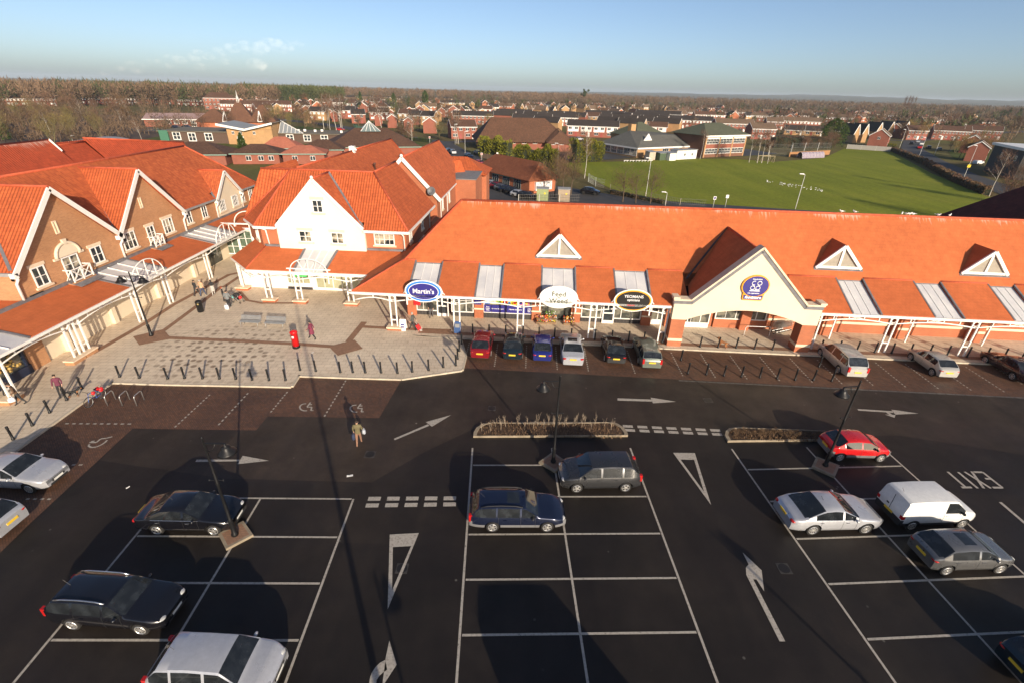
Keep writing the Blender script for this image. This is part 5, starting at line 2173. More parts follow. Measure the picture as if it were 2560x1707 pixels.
# ================================================================== lamp posts
def lantern(parent, x, z):
    b = MB()
    b.lathe([(.05, .3), (.07, .24), (.05, .2), (.16, .16), (.2, .08), (.22, 0), (.36, -.12), (.4, -.2), (.36, -.21), (.2, -.16)], 14, (x, 0, z))
    l = b.build('lamp_head', BLACK, parent)
    b = MB()
    b.ball((x, 0, z - .17), .17, .17, .14, 10, 6)
    b.build('lamp_glass', flat('lamp_glass', (.3, .3, .28), .1), l)


def lamp(p, ang, label, double=False, h=5.75):
    t = thing('street_lamp', label, 'lamp post', p, ang, 'black lamp posts of the car park')
    b = MB()
    b.lathe([(.16, 0), (.16, .12), (.11, .18), (.11, .9), (.13, .95), (.075, 1.05), (.06, 3.2), (.085, 3.25), (.06, 3.3), (.045, h), (.06, h + .03), (.02, h + .12)], 10)
    b.bar((-.28, 0, 3.45), (.28, 0, 3.45), .035)
    for s in (-1, 1):
        b.ball((s * .3, 0, 3.45), .05, n=6, k=4)
    b.build('post', BLACK, t)
    for s in ((1, -1) if double else (1,)):
        b = MB()
        b.bar((0, 0, h - .25), (s * .85, 0, h - .25), .05)
        b.tube([(0, 0, h - .7), (s * .3, 0, h - .6), (s * .45, 0, h - .27)], .025, 5)
        b.build('bracket', BLACK, t)
        lantern(t, s * .85, h - .55)
    return t


lamp(GP(587.8, 1336, .14), R(2), 'black lamp post with one lantern at the nose of the black saloon')
lamp(GP(1383, 1153.5, .14), R(182), 'black lamp post with one lantern by the dark grey people carrier')
lamp(GP(2063, 1162.5, .14), R(190), 'black lamp post with one lantern in front of the red hatchback')
lamp(GP(378.5, 839.5, .15), R(2), 'black twin lantern lamp post on the brick diamond of the plaza', True, 5.5)
lamp((2.4, -2.36, 0), R(90), 'black lamp post standing below the bottom edge of the car park')
lamp((18.33, .55, 0), R(90), 'black lamp post standing below the bottom right bays')
# the mast that lifts the camera: only its long shadow shows
t = thing('camera_mast', 'tall slim mast standing just behind the viewpoint', 'mast', (.36, -.12, 0))
b = MB()
b.tube([(0, 0, 0), (0, 0, 6), (0, 0, 12), (0, 0, 18.6)], .16, 8, .05)
b.build('pole', GREYP, t)

# ================================================================== plaza furniture
def bench(p, ang, label):
    t = thing('park_bench', label, 'bench', p, ang, 'slatted metal benches on the plaza')
    b = MB()
    for k in range(8):
        y = -.28 + k * .06
        b.box(-.9, .9, y, y + .04, .42, .45)
    b.build('seat', GREYP, t)
    b = MB()
    for k in range(7):
        z = .5 + k * .055
        b.box(-.9, .9, .2 + k * .018, .225 + k * .018, z, z + .035)
    b.build('backrest', GREYP, t)
    for s in (-.75, .75):
        b = MB()
        b.tube([(s, -.3, 0), (s, -.26, .4), (s, .2, .42), (s, .34, .9)], .025, 6)
        b.tube([(s, .15, .42), (s, .3, 0)], .025, 6)
        b.build('leg', STEEL, t)
    return t


P6 = lambda x, y, z=.12: GP(560 + x * .27234, 500 + y * .27234, z)
bench((P6(160, 1170) + P6(310, 1165)) / 2 + Vector((0, .3, 0)), R(-2), 'slatted grey metal bench on the plaza, left one of the pair')
bench((P6(388, 1178) + P6(542, 1182)) / 2 + Vector((0, .3, 0)), R(-2), 'slatted grey metal bench on the plaza, nearer the red pillar box')
t = thing('pillar_box', 'tall red pillar box with black foot on the plaza', 'post box', P6(665, 1352))
POST = flat('post_red', (.62, .01, .012), .35)
b = MB()
b.lathe([(.27, .1), (.27, 1.3), (.3, 1.32), (.3, 1.4), (.25, 1.46), (.03, 1.54)], 16)
b.build('body', POST, t)
b = MB()
b.lathe([(.3, 0), (.3, .18), (.275, .2)], 16)
b.build('foot', BLACK, t)
b = MB()
b.box(-.12, .12, -.29, -.26, 1.18, 1.22)
b.build('slot', DARK, t)
b = MB()
b.box(-.08, .08, -.29, -.26, .95, 1.12)
b.build('notice_plate', WHITEP, t)
P20 = lambda x, y, z=.12: GP(420 + x * .17857, 520 + y * .17857, z)
t = thing('litter_bin', 'round black litter bin on the plaza', 'litter bin', P20(462, 1455))
b = MB()
b.lathe([(.24, 0), (.27, .05), (.27, .95), (.29, .97), (.29, 1.02), (.2, 1.12), (.03, 1.15)], 14)
b.build('body', BLACK, t)
b = MB()
b.box(.02, .16, -.285, -.26, .78, .92)
b.build('emblem', flat('dull_gold', (.3, .24, .1), .5), t)
# cycle stands and the parked bike
R1 = lambda x, y, z=0: GP(x * .27234, 880 + y * .27234, z)
for k, (x0, y0, x1, y1) in enumerate(((990, 490, 1063, 430), (1125, 490, 1192, 431), (1258, 492, 1325, 434))):
    p, q = R1(x0, y0), R1(x1, y1)
    t = thing('cycle_stand', 'bare steel hoop cycle stand, %s from the bicycle' % ('nearest', 'middle', 'farthest')[k] if False else 'steel hoop cycle stand on the brown paving, %s from the bicycle' % ORD[k], 'cycle stand', (p + q) / 2, math.atan2((q - p).y, (q - p).x), 'steel hoop cycle stands')
    h = (q - p).length / 2
    b = MB()
    pts = [(-h, 0, 0), (-h, 0, .55)] + [(-h + .15 - .15 * math.cos(a), 0, .6 + .15 * math.sin(a)) for a in (0.4, .9, 1.4)] + [(h - .15 + .15 * math.sin(a), 0, .6 + .15 * math.cos(a)) for a in (0.2, .7, 1.2)] + [(h, 0, .55), (h, 0, 0)]
    b.tube(pts, .03, 7)
    b.build('hoop', STEEL, t)
p, q = R1(835, 497), R1(945, 420)
bk = thing('bicycle', 'blue bicycle with red panniers leaning at the cycle stands', 'bicycle', (p + q) / 2, math.atan2((q - p).y, (q - p).x))
bh = .52
for x in (-bh, bh):
    b = MB()
    b.tube([(x + .34 * math.cos(2 * math.pi * k / 24), 0, .35 + .34 * math.sin(2 * math.pi * k / 24)) for k in range(24)], .022, 5, closed=True)
    w_ = b.build('wheel', TYRE, bk)
    b = MB()
    for k in range(8):
        a = math.pi * k / 8
        b.bar((x - .32 * math.cos(a), 0, .35 - .32 * math.sin(a)), (x + .32 * math.cos(a), 0, .35 + .32 * math.sin(a)), .006)
    b.tube([(x + .315 * math.cos(2 * math.pi * k / 24), 0, .35 + .315 * math.sin(2 * math.pi * k / 24)) for k in range(24)], .01, 4, closed=True)
    b.build('rim', STEEL, w_)
b = MB()
F = {'f': (-bh, 0, .35), 'r': (bh, 0, .35), 'bb': (.08, 0, .3), 'st': (.2, 0, .82), 'ht': (-.36, 0, .85), 'hb': (-.4, 0, .68)}
for a, e in (('bb', 'st'), ('st', 'ht'), ('bb', 'hb'), ('bb', 'r'), ('st', 'r'), ('hb', 'f'), ('hb', 'ht')):
    b.tube([F[a], F[e]], .018, 6)
b.build('frame', flat('cycle_blue', (.05, .12, .4), .3), bk)
b = MB()
b.tube([(-.36, -.3, 1.0), (-.4, -.1, 1.03), (-.34, 0, .95), (-.4, .1, 1.03), (-.36, .3, 1.0)], .015, 6)
b.tube([(-.36, 0, .85), (-.34, 0, .97)], .014, 6)
b.build('handlebar', BLACK, bk)
b = MB()
b.ball((.22, 0, .9), .14, .08, .04)
b.tube([(.2, 0, .8), (.22, 0, .88)], .014, 5)
b.build('saddle', BLACK, bk)
for x, y, r in ((.5, -.14, .17), (.5, .14, .17), (-.05, -.08, .13)):
    b = MB()
    b.ball((x, y, .72 if x > 0 else .78), r, .1, r)
    b.build('pannier', REDS, bk)


# ================================================================== people
SKIN = flat('skin', (.55, .33, .23), .6, var=.06)
HAIRD = flat('hair_dark', (.03, .02, .014), .7)
HAIRG = flat('hair_grey', (.35, .33, .30), .7)
CL = {}


def cloth(name, c):
    return flat('cloth_' + name, c, .9, var=.18, scale=6)


def person(p, ang, label, coat, legs, hair=HAIRD, h=1.7, stride=.25, bulk=1.0, longcoat=False, arms=((0.05, .1), (-.05, .1)), lean=0.0, shoes=None, hairlen=0, group=None, skirt=None):
    """figure facing local +Y; arms: forward swing of each wrist and elbow"""
    t = thing('person', label, 'person', p, ang, group)
    V, E, Rd = [], [], []

    def add(co, r, par=None):
        V.append(Vector(co))
        Rd.append(r)
        if par is not None:
            E.append((par, len(V) - 1))
        return len(V) - 1
    ln = lambda z: lean * max(0, z - .95)
    pv = add((0, 0, .96), .145 * bulk)
    sp = add((0, .005 + ln(1.15), 1.15), .135 * bulk, pv)
    ch = add((0, ln(1.36), 1.36), .15 * bulk, sp)
    nk = add((0, .01 + ln(1.5), 1.50), .055, ch)
    hb = add((0, .025 + ln(1.58), 1.575), .075, nk)
    hc = add((0, .025 + ln(1.65), 1.65), .092, hb)
    ht = add((0, .015 + ln(1.7), 1.72), .06, hc)
    hands = []
    for k, s in enumerate((-1, 1)):
        sw, el = arms[k]
        sh = add((s * .175 * bulk, ln(1.42), 1.43), .066 * bulk, ch)
        e = add((s * (.225 * bulk + .01), ln(1.2) + sw * .45 - .02, 1.16), .05 * bulk, sh)
        w_ = add((s * .23 * bulk, ln(1.1) + sw + el, .92 + el * .5), .034, e)
        d = (V[w_] - V[e]).normalized()
        pm = add(V[w_] + d * .07, .033, w_)
        hands.append(V[pm])
        for f in range(4):
            o = Vector((0, (f - 1.5) * .02, 0))
            a1 = add(V[pm] + d * .045 + o, .0095, pm)
            add(V[pm] + d * (.08 + .012 * (1 if f in (1, 2) else 0)) + o + Vector((-s * .02, 0, 0)), .008, a1)
        th_ = add(V[w_] + d * .04 + Vector((-s * .01, .04, 0)), .011, pm)
        add(V[w_] + d * .08 + Vector((-s * .02, .055, 0)), .009, th_)
    for k, s in enumerate((-1, 1)):
        st = stride * (1 if k else -1)
        hp = add((s * .088, 0, .90), .09 * bulk, pv)
        kn = add((s * .09, st * .5 + .03, .50), .062 * bulk, hp)
        an = add((s * .09, st - (.04 if st < 0 else 0), .10 + (.04 if st < -.1 else 0)), .046, kn)
        add((s * .1, st + .13, .05), .042, an)
    me = bpy.data.meshes.new('body')
    me.from_pydata([tuple(v) for v in V], E, [])
    o = bpy.data.objects.new('body', me)
    C.objects.link(o)
    o.modifiers.new('Skin', 'SKIN')
    for k, sv_ in enumerate(me.skin_vertices[0].data):
        sv_.radius = (Rd[k], Rd[k] * (.82 if k in (0, 1, 2) else 1))
        sv_.use_root = (k == 0)
    su = o.modifiers.new('Sub', 'SUBSURF')
    su.levels = su.render_levels = 1
    dg = bpy.context.evaluated_depsgraph_get()
    m2 = bpy.data.meshes.new_from_object(o.evaluated_get(dg))
    bpy.data.objects.remove(o)
    for m in (coat, legs, SKIN, shoes or BLACK):
        m2.materials.append(m)
    for pl in m2.polygons:
        c = pl.center
        k = 0
        if c.z > 1.53:
            k = 2
        elif c.z < .09:
            k = 3
        elif min((c - q).length for q in hands) < .115:
            k = 2
        elif c.z < (.93 if not longcoat else .8) and abs(c.x) < .2:
            k = 1
        pl.material_index = k
        pl.use_smooth = True
    ob = bpy.data.objects.new('body', m2)
    C.objects.link(ob)
    ob.parent = t
    t.scale = (h / 1.76,) * 3
    hy = .02 + ln(1.66)
    b = MB()
    b.ball((0, hy - .012, 1.675), .098, .108, .098, 10, 6)
    if hairlen:
        b.ball((0, hy - .05, 1.6), .09, .07, .12, 8, 5)
    b.build('hair', hair, t, uv=False)
    b = MB()
    b.ball((0, hy + .105, 1.64), .014, .022, .02, 6, 4)
    for s in (-1, 1):
        b.ball((s * .092, hy + .0, 1.64), .012, .022, .03, 6, 4)
    b.ball((0, hy + .04, 1.632), .076, .068, .072, 8, 5)
    b.build('face', SKIN, t, uv=False)
    b = MB()
    for s in (-1, 1):
        b.ball((s * .034, hy + .098, 1.665), .011, .01, .008, 6, 4)
    b.box(-.024, .024, hy + .098, hy + .106, 1.598, 1.604)
    b.build('eyes_and_mouth', DARK, t, uv=False)
    if longcoat or skirt:
        b = MB()
        prof = [(.16, 1.12), (.185, .95), (.2, .75), (.215, .55)]
        n = 14
        rings = []
        for r_, z in prof:
            rings.append([b.pt((r_ * 1.05 * bulk * math.cos(2 * math.pi * a / n), (r_ * .85 * bulk + abs(stride) * (1.0 - z) * .25) * math.sin(2 * math.pi * a / n), z)) for a in range(n)])
        b.s = True
        for A_, B_ in zip(rings, rings[1:]):
            for a in range(n):
                b.face((A_[a], A_[(a + 1) % n], B_[(a + 1) % n], B_[a]))
        b.build('skirt' if skirt else 'coat', skirt or coat, t, uv=False)
    return t, [Vector(q) for q in hands]


def bag(pt, label, m, ang=0, w=.34, h=.38, name='shopping_bag', g=None):
    t = thing(name, label, 'bag', pt, ang, g)
    b = MB()
    k = []
    for z, a in ((0, .8), (.04, 1.0), (.7, .95), (1.0, .75)):
        k.append([b.pt((x * w / 2 * a, y * .09 * a, z * h)) for x, y in ((-1, -1), (0, -1.15), (1, -1), (1, 1), (0, 1.15), (-1, 1))])
    b.s = True
    for A_, B_ in zip(k, k[1:]):
        for a in range(6):
            b.face((A_[a], A_[(a + 1) % 6], B_[(a + 1) % 6], B_[a]))
    b.face(k[0])
    b.face(k[-1])
    b.build('body', m, t, uv=False)
    b = MB()
    for y in (-.05, .05):
        b.tube([(-w * .22, y, h * .97), (-w * .12, y * .4, h + .13), (w * .12, y * .4, h + .13), (w * .22, y, h * .97)], .012, 5)
    b.build('handle', m, t, uv=False)
    return t


def hand_world(t, hnd, dz=0.0):
    M = Matrix.Translation(t.location) @ Matrix.Rotation(t.rotation_euler[2], 4, 'Z') @ Matrix.Scale(t.scale[0], 4)
    p = M @ hnd
    return Vector((p.x, p.y, p.z + dz))


up_h = math.atan2(.895, -.446) - math.pi / 2
t, hd = person(GP(899, 1112, 0), R(8), 'man in khaki jacket and tan trousers walking across the car park', cloth('khaki', (.13, .11, .055)), cloth('tan', (.23, .125, .08)), HAIRD, 1.8, .22, 1.12, arms=((.1, .02), (.02, .25)), lean=.06)
h0 = hand_world(t, hd[0])
bag((h0.x, h0.y, h0.z - .5), 'dark blue carrier bag held by the man in khaki', cloth('bag_navy', (.03, .04, .08)), R(60))
h1 = hand_world(t, hd[1])
bag((h1.x + .02, h1.y, h1.z - .44), 'white and blue carrier bag held by the man in khaki', cloth('bag_pale', (.42, .45, .5)), R(80), .18, .26)
person(P6(815, 1278), R(82), 'woman in plum coat striding past the pillar box', cloth('plum', (.17, .03, .06)), cloth('black', (.02, .02, .022)), HAIRD, 1.66, .34, 1.05, True, arms=((.2, .12), (-.18, .05)))
t, hd = person(P6(1738, 1196), R(80), 'man in grey coat pulling a red shopping trolley', cloth('grey', (.075, .08, .078)), cloth('charcoal', (.03, .03, .032)), HAIRG, 1.72, .34, 1.05, arms=((.12, .05), (-.22, 0)))
tr = thing('shopping_trolley', 'red two-wheeled shopping trolley pulled behind the man in grey', 'trolley', P6(1805, 1195), R(8))
b = MB()
b.M = Matrix.Rotation(R(-28), 4, 'Y')
b.box(-.14, .14, -.16, .16, .1, .62)
b.build('bag', REDS, tr)
b = MB()
b.tube([(0, -.12, .05), (-.42, -.1, .9), (-.46, 0, .95), (-.42, .1, .9), (0, .12, .05)], .013, 6)
b.build('handle', STEEL, tr)
for s in (-1, 1):
    b = MB()
    b.tube([(.04 + .085 * math.cos(2 * math.pi * k / 12), s * .2, .085 + .085 * math.sin(2 * math.pi * k / 12)) for k in range(12)], .02, 5, closed=True)
    b.build('wheel', WHITEP, tr)
person(P6(1905, 1078), R(178), "person in black with white-striped trousers leaving the newsagent's door", cloth('black', (.02, .02, .022)), cloth('black_striped', (.10, .10, .11)), HAIRD, 1.74, .16, 1.0)
person(P6(1722, 1048), R(20), "person in black coat standing left of the newsagent's door", cloth('black', (.02, .02, .022)), cloth('charcoal', (.03, .03, .032)), cloth('red_hat', (.5, .04, .03)), 1.62, .05, 1.0)
person(P6(1768, 1045), R(-30), "person in dark jacket by the newsagent's glass door", cloth('slate', (.05, .055, .06)), cloth('black', (.02, .02, .022)), HAIRD, 1.66, .05, 1.0)
person(P20(412, 1238), R(-20), 'man in dark coat, leftmost walker by the white canopy wall', cloth('ink', (.025, .026, .03)), cloth('charcoal', (.03, .03, .032)), HAIRD, 1.7, .26, 1.0)
person(P20(498, 1236), R(-15), 'person in peach jacket and jeans walking on the plaza', cloth('peach', (.62, .36, .22)), cloth('denim', (.05, .07, .13)), HAIRG, 1.72, .26, 1.18)
person(P20(648, 1228), R(30), 'woman in black top and pale skirt beside the peach jacket', cloth('black', (.02, .02, .022)), cloth('pale_grey', (.4, .38, .35)), HAIRD, 1.66, .25, .98, arms=((.1, .2), (.1, .25)), hairlen=1, skirt=cloth('pale_grey', (.4, .38, .35)))
t, hd = person(P20(865, 1402), R(-5), 'broad man in grey jacket standing with his back to the benches', cloth('grey_blue', (.17, .18, .185)), cloth('black', (.02, .02, .022)), HAIRD, 1.78, .05, 1.3, arms=((.02, .05), (.1, .2)), shoes=WHITEP)
bag(P20(828, 1420), 'white carrier bag on the paving at the broad man\'s feet', cloth('bag_white', (.7, .72, .75)), 0, .4, .42)
person(P20(795, 1320), R(-60), 'person in black hidden behind the broad man in grey', cloth('ink', (.025, .026, .03)), cloth('charcoal', (.03, .03, .032)), cloth('auburn', (.2, .04, .02)), 1.6, .05, 1.0, hairlen=1)
bg_ = thing('pushchair', 'black pushchair with red and turquoise bags on the plaza', 'pushchair', P20(990, 1325), R(-12))
b = MB()
for s in (-.22, .22):
    b.tube([(-.45, s, 1.0), (-.05, s, .5), (.38, s, .1)], .016, 6)
    b.tube([(-.38, s, .1), (.05, s, .55), (.3, s, .75)], .016, 6)
b.tube([(-.45, -.22, 1.0), (-.45, .22, 1.0)], .018, 6)
b.build('frame', STEEL, bg_)
b = MB()
b.box(-.2, .25, -.2, .2, .35, .42)
b.bar((-.2, 0, .4), (-.32, 0, .85), .4, .05)
b.ball((-.05, 0, .8), .3, .22, .2, 10, 6)
b.build('seat', cloth('black', (.02, .02, .022)), bg_)
for x in (-.38, .38):
    for s in (-.24, .24):
        b = MB()
        b.tube([(x + .08 * math.cos(2 * math.pi * k / 12), s, .085 + .08 * math.sin(2 * math.pi * k / 12)) for k in range(12)], .02, 5, closed=True)
        b.build('wheel', TYRE, bg_)
for x, m in ((.3, REDS), (-.5, flat('turquoise', (.15, .6, .6), .5))):
    b = MB()
    b.ball((x, .02, .55), .14, .18, .17, 8, 6)
    b.build('hung_bag', m, bg_)
P40 = lambda x, y, z=.12: GP(x * .2934, 640 + y * .2934, z)
t, hd = person(P40(540, 1190), R(-150), 'woman in plum jacket walking a black dog by the kerb', cloth('plum2', (.13, .03, .055)), cloth('black', (.02, .02, .022)), HAIRD, 1.7, .25, 1.05, arms=((.05, .1), (.15, .1)))
t2, hd2 = person(P40(188, 1262), R(140), 'person in brown jacket carrying a white bag by the dark shopfront', cloth('brown', (.10, .055, .03)), cloth('charcoal', (.03, .03, .032)), HAIRD, 1.7, .22, 1.08, arms=((.1, .15), (.0, .1)), lean=.2)
h0 = hand_world(t2, hd2[0])
bag((h0.x, h0.y, h0.z - .42), 'white carrier bag held by the person in brown', cloth('bag_white', (.7, .72, .75)), R(40), .34, .3)
person(P40(60, 1190), R(-40), 'person in black coat close to the dark blue shop door', cloth('ink', (.025, .026, .03)), cloth('charcoal', (.03, .03, .032)), cloth('auburn', (.2, .04, .02)), 1.65, .1, 1.05)


def dog(p, ang, label, m1, m2, h=.55, sit=False):
    """standing dog facing local +X"""
    t = thing('dog', label, 'dog', p, ang)
    V, E, Rd = [], [], []

    def add(co, r, par=None):
        V.append(Vector(co))
        Rd.append(r)
        if par is not None:
            E.append((par, len(V) - 1))
        return len(V) - 1
    pv = add((-.28, 0, .5), .095)
    be = add((-.05, 0, .47), .1, pv)
    ch = add((.2, 0, .47), .13, be)
    nk = add((.36, 0, .62), .075, ch)
    hd = add((.46, 0, .72), .075, nk)
    mz = add((.58, 0, .68), .04, hd)
    add((.64, 0, .665), .03, mz)
    ta = add((-.42, 0, .52), .03, pv)
    add((-.58, 0, .6), .016, ta)
    for s in (-1, 1):
        e = add((.2, s * .09, .3), .05, ch)
        w_ = add((.22, s * .09, .14), .03, e)
        f = add((.21, s * .09, .04), .028, w_)
        add((.26, s * .09, .025), .026, f)
        k = add((-.2, s * .09, .33), .06, pv)
        hk = add((-.36, s * .09, .17), .03, k)
        f = add((-.33, s * .09, .04), .027, hk)
        add((-.28, s * .09, .025), .026, f)
        ea = add((.43, s * .06, .78), .028, hd)
        add((.42, s * .095, .72), .018, ea)
    me = bpy.data.meshes.new('body')
    me.from_pydata([tuple(v) for v in V], E, [])
    o = bpy.data.objects.new('body', me)
    C.objects.link(o)
    o.modifiers.new('Skin', 'SKIN')
    for k, sv_ in enumerate(me.skin_vertices[0].data):
        sv_.radius = (Rd[k], Rd[k])
        sv_.use_root = (k == 0)
    su = o.modifiers.new('Sub', 'SUBSURF')
    su.levels = su.render_levels = 1
    dg = bpy.context.evaluated_depsgraph_get()
    m_ = bpy.data.meshes.new_from_object(o.evaluated_get(dg))
    bpy.data.objects.remove(o)
    m_.materials.append(m1)
    m_.materials.append(m2)
    for pl in m_.polygons:
        c = pl.center
        pl.material_index = 1 if (c.z < .16 or c.x > .56 or (c.x > .26 and c.z < .52)) else 0
        pl.use_smooth = True
    ob = bpy.data.objects.new('body', m_)
    C.objects.link(ob)
    ob.parent = t
    b = MB()
    for s in (-1, 1):
        b.ball((.52, s * .05, .745), .012, n=6, k=4)
    b.ball((.665, 0, .67), .018, n=6, k=4)
    b.build('eyes_and_nose', DARK, t, uv=False)
    t.scale = (h / .62,) * 3
    return t


FURT = flat('fur_tan', (.36, .15, .055), .85, var=.25, scale=12)
FURB = flat('fur_black', (.015, .014, .014), .8, var=.3, scale=12)
dog(GP(1640 + 845 * .19558, 680 + 960 * .19558, .12), R(135), 'tan dog waiting beside a bollard under the entrance arch', FURT, flat('fur_dark_tan', (.22, .08, .03), .85), .62)
dog(P40(640, 1195), R(25), 'black dog with brown legs on the pavement beside the woman in plum', FURB, FURT, .52)

# ================================================================== supermarket trolleys, hoop, flower stands, boards
for k in range(7):
    q = GP(1640 + 1560 * .19558, 680 + 800 * .19558, .12) + Vector((-.15 + k * .22, .35 + k * .1, 0))
    if k == 0:
        ct_ = thing('shopping_cart', 'wire supermarket trolley in the nested row under the arch', 'trolley', q, R(24), 'nested wire supermarket trolleys')
        b = MB()
        for z, w0 in ((.45, .18), (.62, .21), (.8, .24), (.95, .26)):
            b.tube([(-.45, -w0, z), (.4, -w0 * 1.1, z + .05), (.4, w0 * 1.1, z + .05), (-.45, w0, z)], .009, 4, closed=True)
        for j in range(9):
            x = -.45 + .1 * j
            for s in (-1, 1):
                b.bar((x, s * .18, .45), (x, s * .265, .97), .008)
        for j in range(5):
            b.bar((-.45, -.16 + .08 * j, .45), (.4, -.18 + .09 * j, .5), .008)
            b.bar((-.45, -.16 + .08 * j, .45), (-.45, -.22 + .11 * j, .95), .008)
        b.build('basket', STEEL, ct_)
        b = MB()
        for s in (-.2, .2):
            b.tube([(.42, s, 1.0), (.36, s, .3), (.42, s, .12), (-.45, s, .14)], .014, 5)
        b.tube([(.46, -.27, 1.02), (.46, .27, 1.02)], .02, 6)
        b.build('frame', STEEL, ct_)
        for x in (.4, -.42):
            for s in (-.2, .2):
                b = MB()
                b.cyl((x, s - .015, .065), (x, s + .015, .065), .065, n=10)
                b.build('castor', PLAST, ct_)
    else:
        dup(ct_, q, R(24))
for k, (x, y, w_) in enumerate(((1120, 815, .95), (1030, 690, 1.9))):
    p = GP(1640 + x * .19558, 680 + y * .19558, .12)
    t = thing('trolley_rail', 'white hoop rail of the trolley park, %s' % ('free-standing in front' if k == 0 else 'against the shop window'), 'rail', p, SA, 'hoop rails of the trolley park')
    L = 2.2 if k == 0 else 3.8
    b = MB()
    b.tube([(0, 0, 0), (0, 0, .8), (.1, 0, .95), (L - .1, 0, .95), (L, 0, .8), (L, 0, 0)], .03, 6)
    b.build('hoop', WHITE, t)
random.seed(11)
PETAL = [flat('petal_%s' % n, c, .7, var=.2, scale=20) for n, c in (('red', (.6, .05, .02)), ('orange', (.8, .3, .03)), ('yellow', (.8, .6, .05)), ('white', (.75, .75, .7)), ('pink', (.6, .15, .25)))]
LEAFG = flat('fresh_leaf', (.12, .22, .03), .8, var=.4, scale=15)
for (x, y, kind, lab) in ((1340, 560, 3, 'tall stand of orange and white flowers with green leaves before the pet food shop'), (845, 415 * 1.4, 2, 'low crate of flowers left of the pet food shop doorway'), (1345, 405, 2, 'yellow potted plants right of the pet food shop doorway')):
    if kind == 3:
        p = SW(8.45, 2.75, .12)
    elif x < 1000:
        p = SW(6.15 + 1.5, 2.6, .12)
    else:
        p = SW(10.15, 2.7, .12)
    t = thing('flower_stand', lab, 'flower stand', p, SA)
    b = MB()
    for j in range(kind):
        b.box(-.55, .45, -.3 + j * .22, -.1 + j * .22, 0, .18 + .25 * j)
    b.build('tier', flat('crate_wood', (.25, .16, .09), .8), t)
    b = MB()
    b.m = 0
    for j in range(90):
        r_ = random.randrange(kind)
        c = Vector((random.uniform(-.55, .45), -.2 + r_ * .22 + random.uniform(-.09, .09), .26 + .25 * r_ + random.uniform(0, .14 + .1 * r_)))
        b.m = random.choice((0, 0, 1, 2, 3, 4, 5, 5)) if r_ < 2 else random.choice((5, 5, 5, 3))
        b.ball(c, random.uniform(.035, .07), n=5, k=3)
    b.build('flowers', PETAL + [LEAFG], t, uv=False)
for nm, lab, pt_, m, tx in (('pavement_sign', 'white A-board with dark symbols beside the brick column foot', P6(1648, 1190), WHITEP, 'OPEN'), ('pavement_sign', 'blue A-board between the white canopy posts', GP(1120 + 103 * .2381, 700 + 545 * .2381, .12), flat('board_blue', (.03, .08, .22), .5), '')):
    t = thing(nm, lab, 'A-board', pt_, SA)
    b = MB()
    b.bar((0, -.28, 0), (0, -.02, 1.0), .55, .03)
    b.bar((0, .28, 0), (0, .02, 1.0), .55, .03)
    b.build('panel', m, t)
    b = MB()
    if m is WHITEP:
        for j in range(3):
            b.box(-.16, .16, -.25 + j * .075, -.23 + j * .075, .28 + j * .2, .4 + j * .2)
    else:
        b.box(-.2, .2, -.2, -.17, .5, .85)
    b.build('picture', NAVY if m is WHITEP else GREYP, t)
for k, (px, py, a, lab) in enumerate(((640 + 863 * .27234, 900 + 1060 * .27234, .2, 'scrap of white paper on the asphalt below the walking man'), (1176 * .27234, 880 + 1240 * .27234, 1.0, 'small white scrap on the asphalt near the left silver car'), (560 + 815 * .27234, 500 + 1400 * .27234, .5, 'white paper scrap on the plaza above the kerb'))):
    t = thing('litter', lab, 'litter', GP(px, py, .02 if k < 2 else .13), a)
    b = MB()
    s = .17 if k == 0 else .09
    b.poly([(-s, -s * .4, 0), (s, -s * .35, .02), (s * .9, s * .4, .035), (-s * .2, s * .45, .01), (-s, s * .4, .03)])
    b.build('paper', WHITEP, t)


# ================================================================== planting in the islands
def twigs(b, base, h, n, sp, r=.012, depth=2, seed=0):
    rnd = random.Random(seed)

    def grow(p, d, L, r_, k):
        q = p + d * L
        b.tube([p, p.lerp(q, .5) + Vector((rnd.uniform(-.03, .03), rnd.uniform(-.03, .03), 0)) * L, q], [r_, r_ * .8, r_ * .55], 3, cap=False)
        if k:
            for _ in range(n):
                dd = (d + Vector((rnd.uniform(-1, 1), rnd.uniform(-1, 1), rnd.uniform(-.2, .6))) * sp).normalized()
                grow(p.lerp(q, rnd.uniform(.45, 1)), dd, L * rnd.uniform(.45, .7), r_ * .55, k - 1)
    for _ in range(3):
        grow(Vector(base), Vector((rnd.uniform(-.3, .3), rnd.uniform(-.3, .3), 1)).normalized(), h * rnd.uniform(.45, .6), r, depth)


TWIGM = flat('pale_twig', (.33, .26, .19), .9, var=.3, scale=8)
TWIGD = flat('brown_twig', (.14, .085, .045), .9, var=.4, scale=8)
protos = []
for k in range(4):
    b = MB()
    twigs(b, (0, 0, 0), 1.0, 3, .7, .016, 2, k)
    protos.append(b.mesh('shrub', TWIGM, fix=False))
random.seed(4)
xs_ = [(525, 310), (565, 335), (600, 310), (490, 345), (690, 300), (760, 300), (800, 330), (835, 300), (880, 330), (915, 300), (955, 318), (990, 300), (1030, 315), (1045, 300), (1095, 308), (1115, 300), (1160, 315), (1180, 305), (1230, 330), (1255, 300), (1325, 308), (1375, 335), (1390, 310), (740, 335), (425, 345)]
for k, (x, y) in enumerate(sorted(xs_)):
    p = GP(1060 + x * .34014, 960 + y * .34014, .1)
    o = bpy.data.objects.new('shrub', protos[k % 4])
    C.objects.link(o)
    o.location = p
    s = random.uniform(.75, 1.15)
    o.scale = (s * .55, s * .55, s)
    o.rotation_euler = (0, 0, random.random() * 6)
    tag(o, 'bare pale twiggy shrub in the centre planting bed, %s from left' % ordn(k), 'shrub', 'bare shrubs in the centre planting bed')
hed = []
